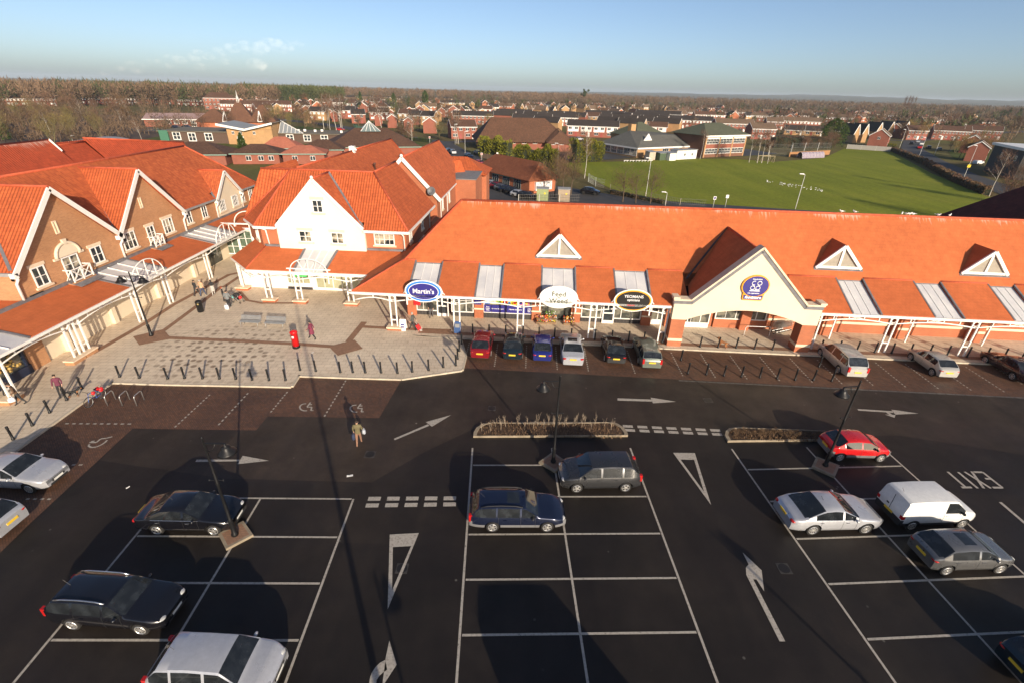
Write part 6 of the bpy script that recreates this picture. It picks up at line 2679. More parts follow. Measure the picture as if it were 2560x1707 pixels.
for k in range(2):
    b = MB()
    twigs(b, (0, 0, 0), .6, 5, 1.0, .014, 3, k + 20)
    hed.append(b.mesh('shrub', TWIGD, fix=False))
for k in range(9):
    p = GP(1760 + (235 + k * 54) * .34438, 960 + (372 + k * 1.6) * .34438, .1)
    o = bpy.data.objects.new('shrub', hed[k % 2])
    C.objects.link(o)
    o.location = p
    o.scale = (1.25, 1.25, 1.0)
    o.rotation_euler = (0, 0, k * 1.3)
    tag(o, 'low brown shrub in the right planting bed, %s from left' % ordn(k), 'shrub', 'low brown shrubs in the right planting bed')
GCM = flat('dry_ground_cover', (.16, .095, .05), .95, var=.5, scale=7)
for inner, n in ((ISL_C, 900), (ISL_R, 1100)):
    b = MB()
    x0, x1 = min(p.x for p in inner), max(p.x for p in inner)
    y0, y1 = min(p.y for p in inner), max(p.y for p in inner)
    for _ in range(n):
        p = Vector((random.uniform(x0 + .25, x1 - .25), random.uniform(y0 + .1, y1 - .2), .09))
        q = p + Vector((random.uniform(-.12, .12), random.uniform(-.12, .12), random.uniform(.05, .22)))
        s = Vector((random.uniform(-1, 1), random.uniform(-1, 1), 0)) * .035
        b.poly([p - s, p + s, q])
    tag(b.build('ground_cover', GCM, fix=False, uv=False), kind='stuff')
# moss and leaf litter in the beds is part of the soil; gulls on the ridge
GULLM = flat('gull_white', (.78, .78, .76), .7)
b = MB()
b.ball((0, 0, .16), .2, .085, .09, 8, 5)
b.ball((.19, 0, .27), .06, .05, .055, 8, 5)
b.tube([(.1, 0, .18), (.18, 0, .26)], .05, 6)
b.bar((-.15, 0, .17), (-.34, 0, .19), .08, .03)
b.bar((.23, 0, .265), (.3, 0, .25), .02)
for s in (-.03, .03):
    b.bar((0, s, .09), (.01, s, 0), .012)
gull_me = b.mesh('gull', GULLM)


def gull(p, a, label, group, s=1.0):
    o = bpy.data.objects.new('gull', gull_me)
    C.objects.link(o)
    o.location = p
    o.rotation_euler = (0, 0, a)
    o.scale = (s, s, s)
    tag(o, label, 'bird', group)


random.seed(9)
for k, x in enumerate((682, 805, 1245, 1285, 1315, 1352, 1585, 1695)):
    px = 1920 + x * .27234
    best = min((abs((SI @ YP(px, 180 + (1270 + (x - 682) * .045) * .27234, yy)).y - 8), yy) for yy in [36 + .05 * j for j in range(240)])
    q = SI @ YP(px, 525, best[1])
    gull(SW(q.x, 8, 10.02), random.random() * 6, 'white gull on the parade ridge, %s from left' % ordn(k), 'gulls along the parade ridge', .8)
n_ = 0
for k in range(46):
    f = min(1, max(0, random.gauss(.5, .28)))
    x = -8 + f * 500 if k > 4 else 440 + k * 14
    y = 1014 + (x / 500) * 80 + random.uniform(-12, 14)
    gull(GP(1920 + x * .27234, 180 + y * .27234, -.05), random.random() * 6, 'white gull in the scattered flock on the playing field', 'gulls on the playing field', .75)
# ================================================================== roads and paths beyond the shops
def road(name, pts, w, m, z):
    b = MB()
    P = [Vector((x, y, z)) for x, y in pts]
    L, Q = [], []
    for k, p in enumerate(P):
        d = (P[min(k + 1, len(P) - 1)] - P[max(k - 1, 0)]).normalized()
        n = Vector((-d.y, d.x, 0)) * w / 2
        L.append(p + n)
        Q.append(p - n)
    for k in range(len(P) - 1):
        b.poly([L[k], Q[k], Q[k + 1], L[k + 1]])
    return up(tag(b.build(name, m), kind='structure'))


R1P = [(120, 74), (60, 90), (34, 95), (22, 99), (6, 112), (-8, 132), (-16, 160), (-30, 206), (-52, 228), (-108, 290), (-190, 350)]
road('road', R1P, 8, OLDA, -.03)
R2P = [(104, 70), (117, 112), (133, 152), (152, 190), (178, 235), (214, 284), (290, 350), (420, 430)]
road('road', R2P, 8.5, OLDA, -.035)
road('road', [(-30, 206), (40, 262), (120, 300), (214, 284)], 6.5, OLDA, -.04)
road('road', [(-16, 160), (10, 172), (30, 176)], 9, OLDA, -.045)
sheet('rear_yard', [(-40, 90), (45, 90), (12, 107), (-6, 128), (-16, 135), (-60, 128)], OLDA, -.02)
sheet('school_yard', [(16, 158), (30, 166), (50, 180), (64, 178), (82, 187), (100, 198), (90, 225), (30, 215), (14, 180)], OLDA, -.05)
sheet('grass_verge', [(-100, 150), (-60, 165), (-24, 170), (-40, 205), (-60, 222), (-110, 270), (-135, 240), (-140, 190)], VERGE, -.05)
sheet('grass_verge', [(-190, 165), (-128, 178), (-128, 200), (-150, 235), (-210, 235), (-260, 200)], VERGE, -.055)
sheet('grass_verge', [(165, 195), (190, 230), (235, 270), (330, 300), (330, 200), (190, 165)], VERGE, -.05)

# ================================================================== houses
HW = {'red': BRICKR, 'tan': BRICKT, 'orange': BRICKO}


def simple_window(t, x, y, z, w, h, face=-1, pane=True, ax='x'):
    b = MB()
    d = .06
    if ax == 'x':
        b.box(x - w / 2, x + w / 2, min(y, y + face * d), max(y, y + face * d), z, z + h)
    else:
        b.box(min(y, y + face * d), max(y, y + face * d), x - w / 2, x + w / 2, z, z + h)
    f = b.build('window', UPVC, t, uv=False)
    if pane:
        b = MB()
        e = face * (d + .012)
        for k in (-1, 1):
            a, c = x + (k - 1) * w / 4 + .05 + (0 if k < 0 else .0), x + (k + 1) * w / 4 - .05
            q = [(a, z + .1), (c, z + .1), (c, z + h - .1), (a, z + h - .1)]
            b.poly([(p[0], y + e, p[1]) if ax == 'x' else (y + e, p[0], p[1]) for p in q])
        b.build('pane', GLASS, f, uv=False)


def house(label, pos, yaw, L, D, he=5.0, hr=7.4, wall='red', roof=None, cat='house', name='house', bays=None, white=False, gable_win=False, chimneys=0, pane=True, group='houses of the estate behind the shops', hip=False, doors=True):
    """ridge along local x; front is local -y"""
    roof = roof or DARKT
    t = thing(name, label, cat, (pos[0], pos[1], -.1), yaw, group)
    b = MB()
    x, y = L / 2, D / 2
    if hip:
        b.box(-x, x, -y, y, 0, he)
    else:
        b.prism([(-x, -y, 0), (-x, y, 0), (-x, y, he), (-x, 0, hr - .12), (-x, -y, he)], (L, 0, 0))
    b.build('wall', HW.get(wall, wall), t)
    o = .35
    s = (hr - he) / y
    ez = he - s * o
    b = MB()
    if hip:
        hx = max(.2, x - y)
        A = [(-x - o, -y - o, ez), (x + o, -y - o, ez), (x + o, y + o, ez), (-x - o, y + o, ez)]
        b.slab([A[0], A[1], (hx, 0, hr), (-hx, 0, hr)], .12)
        b.slab([A[2], A[3], (-hx, 0, hr), (hx, 0, hr)], .12)
        b.slab([A[1], A[2], (hx, 0, hr)], .12)
        b.slab([A[3], A[0], (-hx, 0, hr)], .12)
    else:
        b.slab([(-x - .15, -y - o, ez), (x + .15, -y - o, ez), (x + .15, 0, hr), (-x - .15, 0, hr)], .12)
        b.slab([(-x - .15, y + o, ez), (-x - .15, 0, hr), (x + .15, 0, hr), (x + .15, y + o, ez)], .12)
    r = b.build('roof', roof, t)
    b = MB()
    b.box(-x - .2, x + .2, -y - o - .03, -y - o + .05, ez - .24, ez + .0)
    if not hip:
        for e in (-x - .17, x + .17):
            for sy in (-1, 1):
                b.bar((e, sy * (y + o), ez - .08), (e, 0, hr - .06), .06, .26)
    b.build('fascia', UPVC, t, uv=False)
    for k in range(chimneys):
        b = MB()
        cx = -x + L * (k + .5) / chimneys
        b.box(cx - .35, cx + .35, -.3, .3, hr - .5, hr + .9)
        b.build('chimney', HW.get(wall, wall), r)
    bays = bays or max(1, round(L / 6.0))
    bw = L / bays
    for k in range(bays):
        cx = -x + bw * (k + .5)
        if white:
            b = MB()
            b.box(cx - bw * .42, cx + bw * .42, -y - .05, -y, .1 if he < 3 else 2.3, he - .3)
            b.build('cladding_panel', WHITEP, t, uv=False)
        yf = -y - (.055 if white else 0)
        if he > 4:
            for dx in (-.24, .24):
                simple_window(t, cx + dx * bw, yf, 3.25, min(1.5, bw * .3), 1.15, pane=pane)
            simple_window(t, cx - .2 * bw, -y, .9, min(1.9, bw * .36), 1.2, pane=pane)
        else:
            simple_window(t, cx - .15 * bw, yf, .95, min(1.8, bw * .4), 1.2, pane=pane)
        if doors:
            b = MB()
            b.box(cx + .22 * bw - .45, cx + .22 * bw + .45, -y - .04, -y, .05, 2.05)
            b.build('door', WHITEP if k % 2 else flat('door_red', (.3, .05, .04), .5), t, uv=False)
    if gable_win:
        for e, f in ((-x, -1), (x, 1)):
            simple_window(t, 0, e, 3.2, 1.2, 1.1, face=f, ax='y', pane=pane)
    return t


def at_eave(l, r, y, z=5.0):
    """survey a frontage by its eave line in the picture: centre, width"""
    c = GP((l + r) / 2, y, z)
    dep = (c - CAM).dot(_f)
    return c, (r - l) * dep / FPX


random.seed(21)
VIEWYAW = lambda c: math.atan2(-c.x, c.y)


def front_house(label, l, r, y, z=5.0, yaw=None, D=8.0, **k):
    c, w = at_eave(l, r, y, z)
    a = VIEWYAW(c) + (0 if yaw is None else R(yaw))
    k.setdefault('he', z)
    k.setdefault('hr', z + 2.4)
    return house(label, (c.x - math.sin(a) * D / 2, c.y + math.cos(a) * D / 2), a, w / max(.5, math.cos(R(yaw or 0))), D, **k)


def gable_house(label, l, r, y, z=5.0, yaw=90, L=9.0, **k):
    """gable end towards the camera; ridge runs away"""
    c, w = at_eave(l, r, y, z)
    a = VIEWYAW(c) + R(yaw)
    v = Vector((c.x, c.y, 0)).normalized()
    k.setdefault('he', z)
    k.setdefault('hr', z + w * .3)
    return house(label, (c.x + v.x * L / 2, c.y + v.y * L / 2), a, L, w * .92, **k)


# nearest red-brick houses along the curving road
gable_house('red brick gable house nearest the road bend among bare birches', 1056, 1092, 305, gable_win=False, roof=BROWNT)
gable_house('red brick gable house with white verge, left of the road bend', 1008, 1032, 301, roof=DARKT, L=12, gable_win=True)
gable_house('narrow red brick gable house behind a pale street light', 967, 992, 294, roof=DARKT, L=11)
gable_house('red brick gable house left of the tall forked birch', 935, 955, 290, roof=BROWNT)
front_house('red brick house with white bay under dark roof by the left birches', 878, 912, 285, white=False, roof=DARKT)
front_house('red brick house with white windows in front of the brown-roofed hall', 1128, 1192, 316, yaw=12, roof=BROWNT, bays=2)
front_house('red brick terrace with dark roof above the road bend', 1022, 1090, 289, roof=DARKT, bays=3)
front_house('long brick terrace with white windows behind the brick house', 1132, 1233, 289, roof=DARKT, bays=5)
gable_house('brick gable with white verge, upper of the two by the tall dark cypress', 1037, 1061, 272, roof=DARKT)
gable_house('brick gable with white verge, lower of the two by the tall dark cypress', 1019, 1046, 281, roof=BROWNT, L=7)
gable_house('brick gable with white verge, upper right of the long dark roofs', 1120, 1146, 273, roof=DARKT)
gable_house('brick gable with white verge, lower right of the long dark roofs', 1127, 1152, 282, roof=DARKT)
gable_house('tan gable house on the skyline of the dark roofs, left of its pair', 1193, 1219, 281, wall='tan', roof=DARKT)
gable_house('tan gable house on the skyline of the dark roofs, right of its pair', 1232, 1252, 279, wall='tan', roof=DARKT)
front_house('long tan terrace below the distant wood, left third', 826, 862, 242, wall='tan', roof=DARKT, bays=6, pane=False, doors=False)
front_house('long tan terrace below the distant wood, middle third', 866, 925, 244, wall='tan', roof=DARKT, bays=9, pane=False, doors=False)
front_house('long tan terrace below the distant wood, right third', 928, 1003, 246, wall='tan', roof=DARKT, bays=10, pane=False, doors=False)
front_house('tan flat-fronted terrace beneath the wood, upper one', 1092, 1131, 247, wall='tan', roof=DARKT, bays=5, pane=False, doors=False)
front_house('tan flat-fronted terrace beneath the wood, lower one', 1101, 1162, 257, wall='tan', roof=DARKT, bays=6, pane=False, doors=False)
front_house('dark-roofed bungalow row left of the tall cypress', 930, 980, 258, z=2.8, white=True, roof=DARKT, bays=6, pane=False)
front_house('dark-roofed row with white fronts above the birch trunks', 832, 893, 256, white=True, roof=DARKT, bays=6, pane=False)
# left: red houses, flats, rows along the wood
gable_house('bright red brick gable house with dark roof left of the birches', 749, 781, 274, roof=DARKT, L=14)
front_house('red brick row with white trim beyond the spire', 560, 722, 261, roof=BROWNT, bays=14, pane=False, yaw=-4)
gable_house('red brick gable facing the square, left one on the wood edge', 632, 652, 248, roof=BROWNT, pane=False)
gable_house('red brick gable facing the square, right one on the wood edge', 768, 786, 254, roof=BROWNT, pane=False)
front_house('low red terrace left of the flats', 446, 506, 249, roof=BROWNT, bays=6, pane=False)
front_house('red brick house with tall end gable at the wood', 345, 442, 246, roof=BROWNT, bays=5, yaw=10, D=9)
front_house('long red brick row under the left wood, right stretch', 215, 334, 245, roof=BROWNT, bays=9, pane=False)
front_house('long red brick row under the left wood, left stretch', -20, 116, 246, roof=BROWNT, bays=10, pane=False)
c, w = at_eave(514, 583, 245, 8.3)
t = front_house('three-storey red brick flats with hipped brown roofs and white windows', 512, 584, 245, z=8.3, cat='flats', name='block_of_flats', roof=BROWNT, hip=True, bays=4, D=12, hr=12.0, group=None)
for k in range(8):
    simple_window(t, -w / 2 + w * (k + .5) / 8, -6, 6.0, 1.3, 1.2)
# centre-right: white terraces and dark roofs
front_house('white panelled terrace with brick piers behind the brown-roofed hall', 1418, 1547, 315, white=True, roof=DARKT, bays=4, D=8.5)
front_house('white fronted terrace above the brown-roofed hall', 1344, 1446, 293, white=True, roof=DARKT, bays=6)
front_house('tan brick house at the end of the white terrace', 1458, 1502, 291, wall='tan', roof=BROWNT, bays=2)
front_house('dark-roofed row left of the white fronted terrace', 1280, 1378, 297, roof=DARKT, bays=6, white=True, yaw=-8)
front_house('small white bungalow pair left of the school hall chimney', 1572, 1620, 317, z=2.8, white=True, roof=BROWNT, bays=2)
front_house('small white bungalow pair behind the school roofs', 1622, 1668, 317, z=2.8, white=True, roof=BROWNT, bays=2)
for k, (l, r, y) in enumerate(((1357, 1380, 305), (1328, 1350, 289), (1374, 1388, 288), (1402, 1417, 288), (1431, 1447, 291), (1252, 1268, 288), (1518, 1536, 304), (1546, 1562, 292), (1630, 1649, 299), (1572, 1588, 308), (1556, 1567, 300), (1602, 1616, 301), (1660, 1676, 307))):
    gable_house('dark-roofed house with small white-edged gable, %s of its scattered row' % ordn(k), l, r, y, roof=DARKT, L=16, yaw=90 + random.uniform(55, 75), group='dark-roofed gabled houses behind the hall', hr=7.2, wall=random.choice(('red', 'tan')))
for k, (l, r, y) in enumerate(((1462, 1560, 286), (1500, 1600, 297), (1560, 1670, 292), (1650, 1780, 300), (1590, 1700, 285), (1240, 1330, 283))):
    front_house('long dark roofed terrace in the close-set rows, %s of six' % ordn(k), l, r, y, roof=DARKT, bays=8, pane=False, group='long dark roofed terraces', yaw=random.uniform(-6, 6))
front_house('distant low white school building on the skyline', 1298, 1360, 255, z=3, white=True, roof=DARKT, bays=6, pane=False, group=None)
front_house('distant low white building right of the dark pine', 1442, 1512, 257, z=3, white=True, roof=DARKT, bays=6, pane=False, group=None)
for k in range(16):
    x = 1290 + k * 27 + random.uniform(-8, 8)
    y = random.uniform(262, 277)
    gable_house('distant house with sunlit tan gable among the bare trees', x, x + random.uniform(9, 15), y, roof=BUFFT, wall='tan', L=12, yaw=90 + random.uniform(-40, 60), pane=False, doors=False, group='distant tan gabled houses', hr=8)
for k in range(26):
    x, y = 640 + k * 23 + random.uniform(-10, 10), random.uniform(256, 287) + (k > 14) * 3
    (gable_house if k % 3 else front_house)('small brick house with white verges in the packed estate beyond the road', x, x + random.uniform(14, 24) * (1 if k % 3 else 2.2), y, roof=random.choice((DARKT, BROWNT)), wall=random.choice(('red', 'red', 'tan')), pane=False, group='small brick houses beyond the road', yaw=(90 if k % 3 else 0) + random.uniform(-25, 25))
# right: brick rows and detached houses
front_house('brick terrace with buff roof behind the school, left end gable showing', 1795, 1884, 309, yaw=20, roof=BUFFT, bays=5, D=9)
front_house('brick house row with buff roof right of the school', 1885, 1940, 322, yaw=24, roof=BUFFT, bays=4, D=9)
front_house('brick terrace with white windows behind the buff-roofed row', 1920, 1958, 304, yaw=14, roof=BUFFT, bays=4)
front_house('buff roofed terrace far right of the school', 1952, 2048, 303, yaw=10, roof=BUFFT, bays=6, pane=False)
front_house('brown-roofed bungalows left of the dark pine', 1968, 2056, 326, z=2.8, yaw=8, roof=DARKT, bays=4, wall='tan')
front_house('dark-roofed chalet houses right of the dark pine', 2095, 2165, 330, z=2.8, yaw=6, roof=DARKT, bays=3, wall='tan')
front_house('brick house with white porch beyond the dark pine', 2095, 2113, 293, roof=BROWNT, bays=1)
c = GP(2176, 367)
house('detached red brick house with one gable window by the grey fence', (c.x + 5, c.y + 3), R(52), 9, 7.6, 4.9, 7.6, 'red', BUFFT, gable_win=True, bays=1, group=None)
c = GP(2222, 345)
house('detached red brick house behind the gable-windowed house', (c.x + 5, c.y + 4), R(48), 9.5, 7.6, 4.9, 7.6, 'red', BUFFT, gable_win=True, bays=2, group=None)
front_house('brick terrace with white windows beside the parked cars', 2278, 2318, 326, yaw=30, roof=BROWNT, bays=3)
front_house('long red brick crescent at the right, near half', 2346, 2420, 327, yaw=14, roof=BROWNT, bays=6)
front_house('long red brick crescent at the right, far half', 2422, 2496, 326, yaw=6, roof=BROWNT, bays=6)
gable_house('white-verged brick house half hidden by bare trees, upper one', 2413, 2455, 352, roof=BROWNT, L=9)
gable_house('white-verged brick house half hidden by bare trees, lower one', 2428, 2472, 368, roof=BROWNT, L=9)
for k in range(14):
    x = 1700 + k * 44 + random.uniform(-9, 9)
    y = 283 + k * .9 + random.uniform(-7, 4)
    front_house('distant buff-roofed terrace in the right-hand estate', x, x + random.uniform(50, 80), y, roof=random.choice((BUFFT, BROWNT)), bays=6, pane=False, doors=False, yaw=random.uniform(-5, 20), group='distant buff-roofed terraces', chimneys=3)
for k, (l, y) in enumerate(((2120, 330), (2142, 329), (2178, 324), (2208, 321), (2246, 320))):
    gable_house('tall tan gable catching the sun, %s of five in its row' % ordn(k), l, l + 12, y, wall='tan', roof=DARKT, L=12, yaw=120, group='tan gables in a row', hr=8.6)

# the packed carpet of little houses towards the horizon
HP = []
for k in range(6):
    HP.append(house('small distant house with pale verges in the far estate', (0, 0), 0, random.uniform(9, 18), 7.5, 4.6, 7.3, random.choice(('red', 'tan', 'orange')), (DARKT, BROWNT, BUFFT)[k % 3], pane=False, doors=False, white=k == 4, group='small distant houses of the far estate'))
for k in range(110):
    px = random.uniform(600, 2480)
    p = GP(px, random.uniform(262, 292) + (px - 1280) * .024)
    a = random.choice((0, 0, 90, 70, -60)) + random.uniform(-20, 20)
    if k < 6:
        HP[k].location = (p.x, p.y, -.1)
        HP[k].rotation_euler = (0, 0, R(a))
    else:
        dup(HP[k % 6], (p.x, p.y, -.1), R(a))

# ================================================================== larger buildings of the middle distance
SY = R(31)
SCH = Matrix.Translation((40, 172, -.05)) @ Matrix.Rotation(SY, 4, 'Z')
sc_ = thing('school', 'school with grey-green hipped roofs, long glazed classroom front and white gablet', 'school', (40, 172, -.05), SY)
b = MB()
b.box(0, 30, 0, 17, 0, 3.3)
b.build('wall', BRICKT, sc_)
b = MB()
b.slab([(-.7, -.7, 3.2), (30.5, -.7, 3.2), (24, 6.5, 6.3), (8, 6.5, 6.5)], .15)
b.slab([(-.7, -.7, 3.2), (8, 6.5, 6.5), (7.5, 13, 7.4), (-.7, 19, 3.2)], .15)
b.slab([(8, 6.5, 6.5), (24, 6.5, 6.3), (26, 17.5, 6.3), (7.5, 13, 7.4)], .15)
b.slab([(-.7, 19, 3.2), (7.5, 13, 7.4), (26, 17.5, 6.3), (27, 19, 3.2)], .15)
b.build('roof', GREYT, sc_)
b = MB()
b.box(-.8, 30.6, -.8, -.66, 2.75, 3.2)
b.box(-.8, -.66, -.8, 19, 2.75, 3.2)
b.prism([(5.2, 3.0, 5.0), (9.0, 3.0, 5.0), (7.1, 3.0, 7.2)], (0, .3, 0))
b.build('fascia', UPVC, sc_)
for k in range(5):
    add_window(sc_, (-.02, 1.7 + k * 3.35, .5), (0, 1, 0), (-1, 0, 0), 3.0, 2.2, 5, 2, False, False, name='window')
for x in (13, 18):
    add_window(sc_, (x, -.02, .8), (1, 0, 0), (0, -1, 0), 3, 1.8, 3, 2, False, False, name='window')
b = MB()
b.box(8.6, 10.8, 13.5, 15.2, 5, 9.4)
b.build('chimney', BRICKT, sc_)
hb_ = thing('school_hall', 'tall green pyramid-roofed hall between the school wings', 'school', SCH @ Vector((19, 21, 0)), SY)
b = MB()
b.box(-6, 9, -6, 8, 0, 5.5)
b.build('wall', BRICKT, hb_)
b = MB()
for P in ([(-6.6, -6.6, 5.4), (9.6, -6.6, 5.4), (2.5, 1, 9.6), (.5, 1, 9.6)], [(-6.6, -6.6, 5.4), (.5, 1, 9.6), (-6.6, 8.6, 5.4)], [(9.6, -6.6, 5.4), (9.6, 8.6, 5.4), (2.5, 1, 9.6)], [(-6.6, 8.6, 5.4), (.5, 1, 9.6), (2.5, 1, 9.6), (9.6, 8.6, 5.4)]):
    b.slab(P, .15)
b.build('roof', GREENT, hb_)
mb_ = thing('school_block', 'two-storey school block with green hipped roof and rows of white windows', 'school', SCH @ Vector((23.7, -7.2, 0)), R(29))
b = MB()
b.box(0, 20.6, 0, 15, 0, 7.2)
b.build('wall', bricks('brick_brown', (.2, .085, .045), (.16, .068, .038), (.18, .1, .07)), mb_)
b = MB()
for P in ([(-.9, -.9, 7.1), (21.5, -.9, 7.1), (14.5, 7.5, 10.6), (6.2, 7.5, 10.6)], [(-.9, -.9, 7.1), (6.2, 7.5, 10.6), (-.9, 15.9, 7.1)], [(21.5, -.9, 7.1), (21.5, 15.9, 7.1), (14.5, 7.5, 10.6)], [(-.9, 15.9, 7.1), (6.2, 7.5, 10.6), (14.5, 7.5, 10.6), (21.5, 15.9, 7.1)]):
    b.slab(P, .15)
b.build('roof', GREENT, mb_)
b = MB()
b.box(-.9, 21.5, -.95, -.8, 6.6, 7.1)
for z0, z1 in ((5.9, 6.65),):
    b.box(.5, 20.2, -.06, 0, z0, z1)
b.build('fascia', UPVC, mb_)
for z in (1.1, 4.3):
    for k in range(3):
        add_window(mb_, (3.7 + k * 6.65, -.01, z), (1, 0, 0), (0, -1, 0), 6.0, 1.75, 8, 2, False, False, name='window', bw=.13)
b = MB()
for x in (.1, 6.9, 13.5, 20.2):
    b.box(x, x + .5, -.12, 0, 0, 6.6)
b.build('brick_pier', BRICKT, mb_)
b = MB()
b.box(.6, 20.2, -.03, 0, 3.0, 4.2)
b.build('spandrel', BRICKR, mb_)
# sheds and cabin at the edge of the field
for k, (x, y, w_, d_, h_, m, lab) in enumerate(((43.5, 168.4, 2.6, 2.2, 2.5, flat('shed_buff', (.45, .38, .3), .8), 'buff garden shed beside the school wall'), (46.9, 168.3, 2.6, 2.2, 2.3, flat('shed_green', (.06, .09, .05), .8), 'dark green shed in the middle of the school sheds'), (50.2, 168.6, 2.8, 2.4, 2.3, flat('shed_white', (.75, .74, .7), .7), 'white shed nearest the cabin'))):
    t = thing('shed', lab, 'shed', (x, y, -.05), R(28))
    b = MB()
    b.box(-w_ / 2, w_ / 2, -d_ / 2, d_ / 2, 0, h_)
    b.build('wall', m, t)
    b = MB()
    b.slab([(-w_ / 2 - .15, -d_ / 2 - .15, h_ - .02), (w_ / 2 + .15, -d_ / 2 - .15, h_ - .02), (w_ / 2 + .15, d_ / 2 + .15, h_ + .3), (-w_ / 2 - .15, d_ / 2 + .15, h_ + .3)], .1)
    b.build('roof', GREYP, t)
t = thing('portable_cabin', 'long white portable cabin with flat roof by the field', 'cabin', (55.5, 172.5, -.05), R(30))
b = MB()
b.box(-4.6, 4.6, -1.6, 1.6, .15, 2.9)
b.build('wall', flat('cabin_white', (.72, .7, .68), .6), t)
b = MB()
b.box(-4.8, 4.8, -1.8, 1.8, 2.9, 3.1)
b.build('roof', GREYP, t)
for x in (-1, 2.5):
    simple_window(t, x, -1.6, 1.1, .8, 1.0)
# brown-roofed hall
ht_ = thing('parish_hall', 'large hall with sweeping mossy brown hipped roof and red brick walls', 'hall', (2, 196, -.08), R(9))
b = MB()
b.box(-17, 15.5, -9, 10, 0, 3.4)
b.box(8, 16.5, -12.5, -8.9, 0, 3.2)
b.build('wall', BRICKR, ht_)
b = MB()
MOSS = tiles('mossy_tile', (.15, .075, .045), (.1, .055, .035), .3, .35, False, None, .7, .4, .2)
b.slab([(-18.5, -10.5, 2.9), (16.5, -10.5, 2.9), (8, 0, 10.2), (-12, 0, 10.2)], .2)
b.slab([(16.5, -10.5, 2.9), (17, 11.5, 2.9), (8, 0, 10.2)], .2)
b.slab([(-18.5, 11.5, 2.9), (-18.5, -10.5, 2.9), (-12, 0, 10.2)], .2)
b.slab([(17, 11.5, 2.9), (-18.5, 11.5, 2.9), (-12, 0, 10.2), (8, 0, 10.2)], .2)
b.slab([(6.5, -13.3, 2.7), (17.6, -13.3, 2.7), (12.4, -9.5, 6.0), (11.6, -9.5, 6.0)], .15)
b.slab([(6.5, -13.3, 2.7), (11.6, -9.5, 6.0), (12, -5.5, 7.4), (6.5, -9.5, 3.5)], .15)
b.slab([(17.6, -13.3, 2.7), (17.3, -7.5, 2.8), (12, -5.5, 7.4), (12.4, -9.5, 6.0)], .15)
b.build('roof', MOSS, ht_)
b = MB()
b.prism([(10.9, -9.7, 5.55), (13.1, -9.7, 5.55), (12, -9.4, 7.0)], (0, .15, 0))
b.build('gablet', BROWNT, ht_)
for x in (-13, -9, -5, -1, 3):
    simple_window(ht_, x, -9, 2.1, 1.6, .6)
for x in (9, 12, 15):
    simple_window(ht_, x, -12.5, 2.2, 1.5, .5)
# pharmacy
ph = thing('pharmacy', 'single-storey brick shop with brown half-hipped roof behind the parade', 'shop', (0, 112.5, 0), R(-52))
b = MB()
b.box(-10, 9, -3.6, 3.6, 0, 3.0)
b.build('wall', BRICKO, ph)
b = MB()
PHT = tiles('rust_tile', (.24, .085, .04), (.19, .065, .032), .3, .33, False, None, .7, .4, .2)
b.slab([(-10.5, -4.3, 2.8), (9.6, -4.3, 2.8), (7.8, 0, 6.0), (-8, 0, 6.0)], .15)
b.slab([(9.6, 4.3, 2.8), (-10.5, 4.3, 2.8), (-8, 0, 6.0), (7.8, 0, 6.0)], .15)
b.slab([(9.6, -4.3, 2.8), (9.6, 4.3, 2.8), (7.8, .9, 5.3), (7.8, -.9, 5.3)], .15)
b.slab([(-10.5, 4.3, 2.8), (-10.5, -4.3, 2.8), (-8, 0, 6.0)], .15)
b.build('roof', PHT, ph)
b = MB()
b.prism([(7.75, -.9, 5.25), (7.75, .9, 5.25), (7.75, 0, 6.0)], (.1, 0, 0))
b.build('gablet', BROWNT, ph)
for x in (-7, -3, 1, 5):
    add_window(ph, (x, -3.62, .5), (1, 0, 0), (0, -1, 0), 2.4, 2.0, 3, 1, False, False, flat('frame_grey', (.2, .22, .22), .5), GLASS)
b = MB()
b.box(-4, 4, -3.75, -3.62, 2.35, 2.8)
b.build('fascia_sign', flat('teal_sign', (.02, .25, .22), .5), ph)
for y in (-1.2, 1.2):
    b = MB()
    b.box(9.0, 9.5, y - 1.0, y + 1.0, .6, 2.3)
    ac = b.build('condenser_unit', WHITEP, ph)
    b = MB()
    b.tube([(9.52, y + .6 * math.cos(2 * math.pi * k / 14), 1.4 + .6 * math.sin(2 * math.pi * k / 14)) for k in range(14)], .05, 4, closed=True)
    b.build('fan_guard', GREYP, ac)
for k, (x, m, lab) in enumerate(((5.2, flat('kiosk_green', (.28, .32, .15), .7), 'pale green substation kiosk with small yellow warning plate'), (9.4, flat('kiosk_buff', (.36, .28, .2), .7), 'buff substation kiosk behind the wire fence'))):
    t = thing('substation_kiosk', lab, 'kiosk', (x, 97.6, -.02), R(-3))
    b = MB()
    b.box(-1.15, 1.15, -1, 1, 0, 2.35)
    b.build('cabinet', m, t)
    b = MB()
    b.slab([(-1.25, -1.1, 2.35), (1.25, -1.1, 2.35), (1.25, 0, 2.6), (-1.25, 0, 2.6)], .08)
    b.slab([(-1.25, 1.1, 2.35), (-1.25, 0, 2.6), (1.25, 0, 2.6), (1.25, 1.1, 2.35)], .08)
    b.build('roof', GREYP, t)
    b = MB()
    b.box(.3, .6, -1.03, -1, 1.3, 1.6)
    b.build('warning_plate', YEL, t)
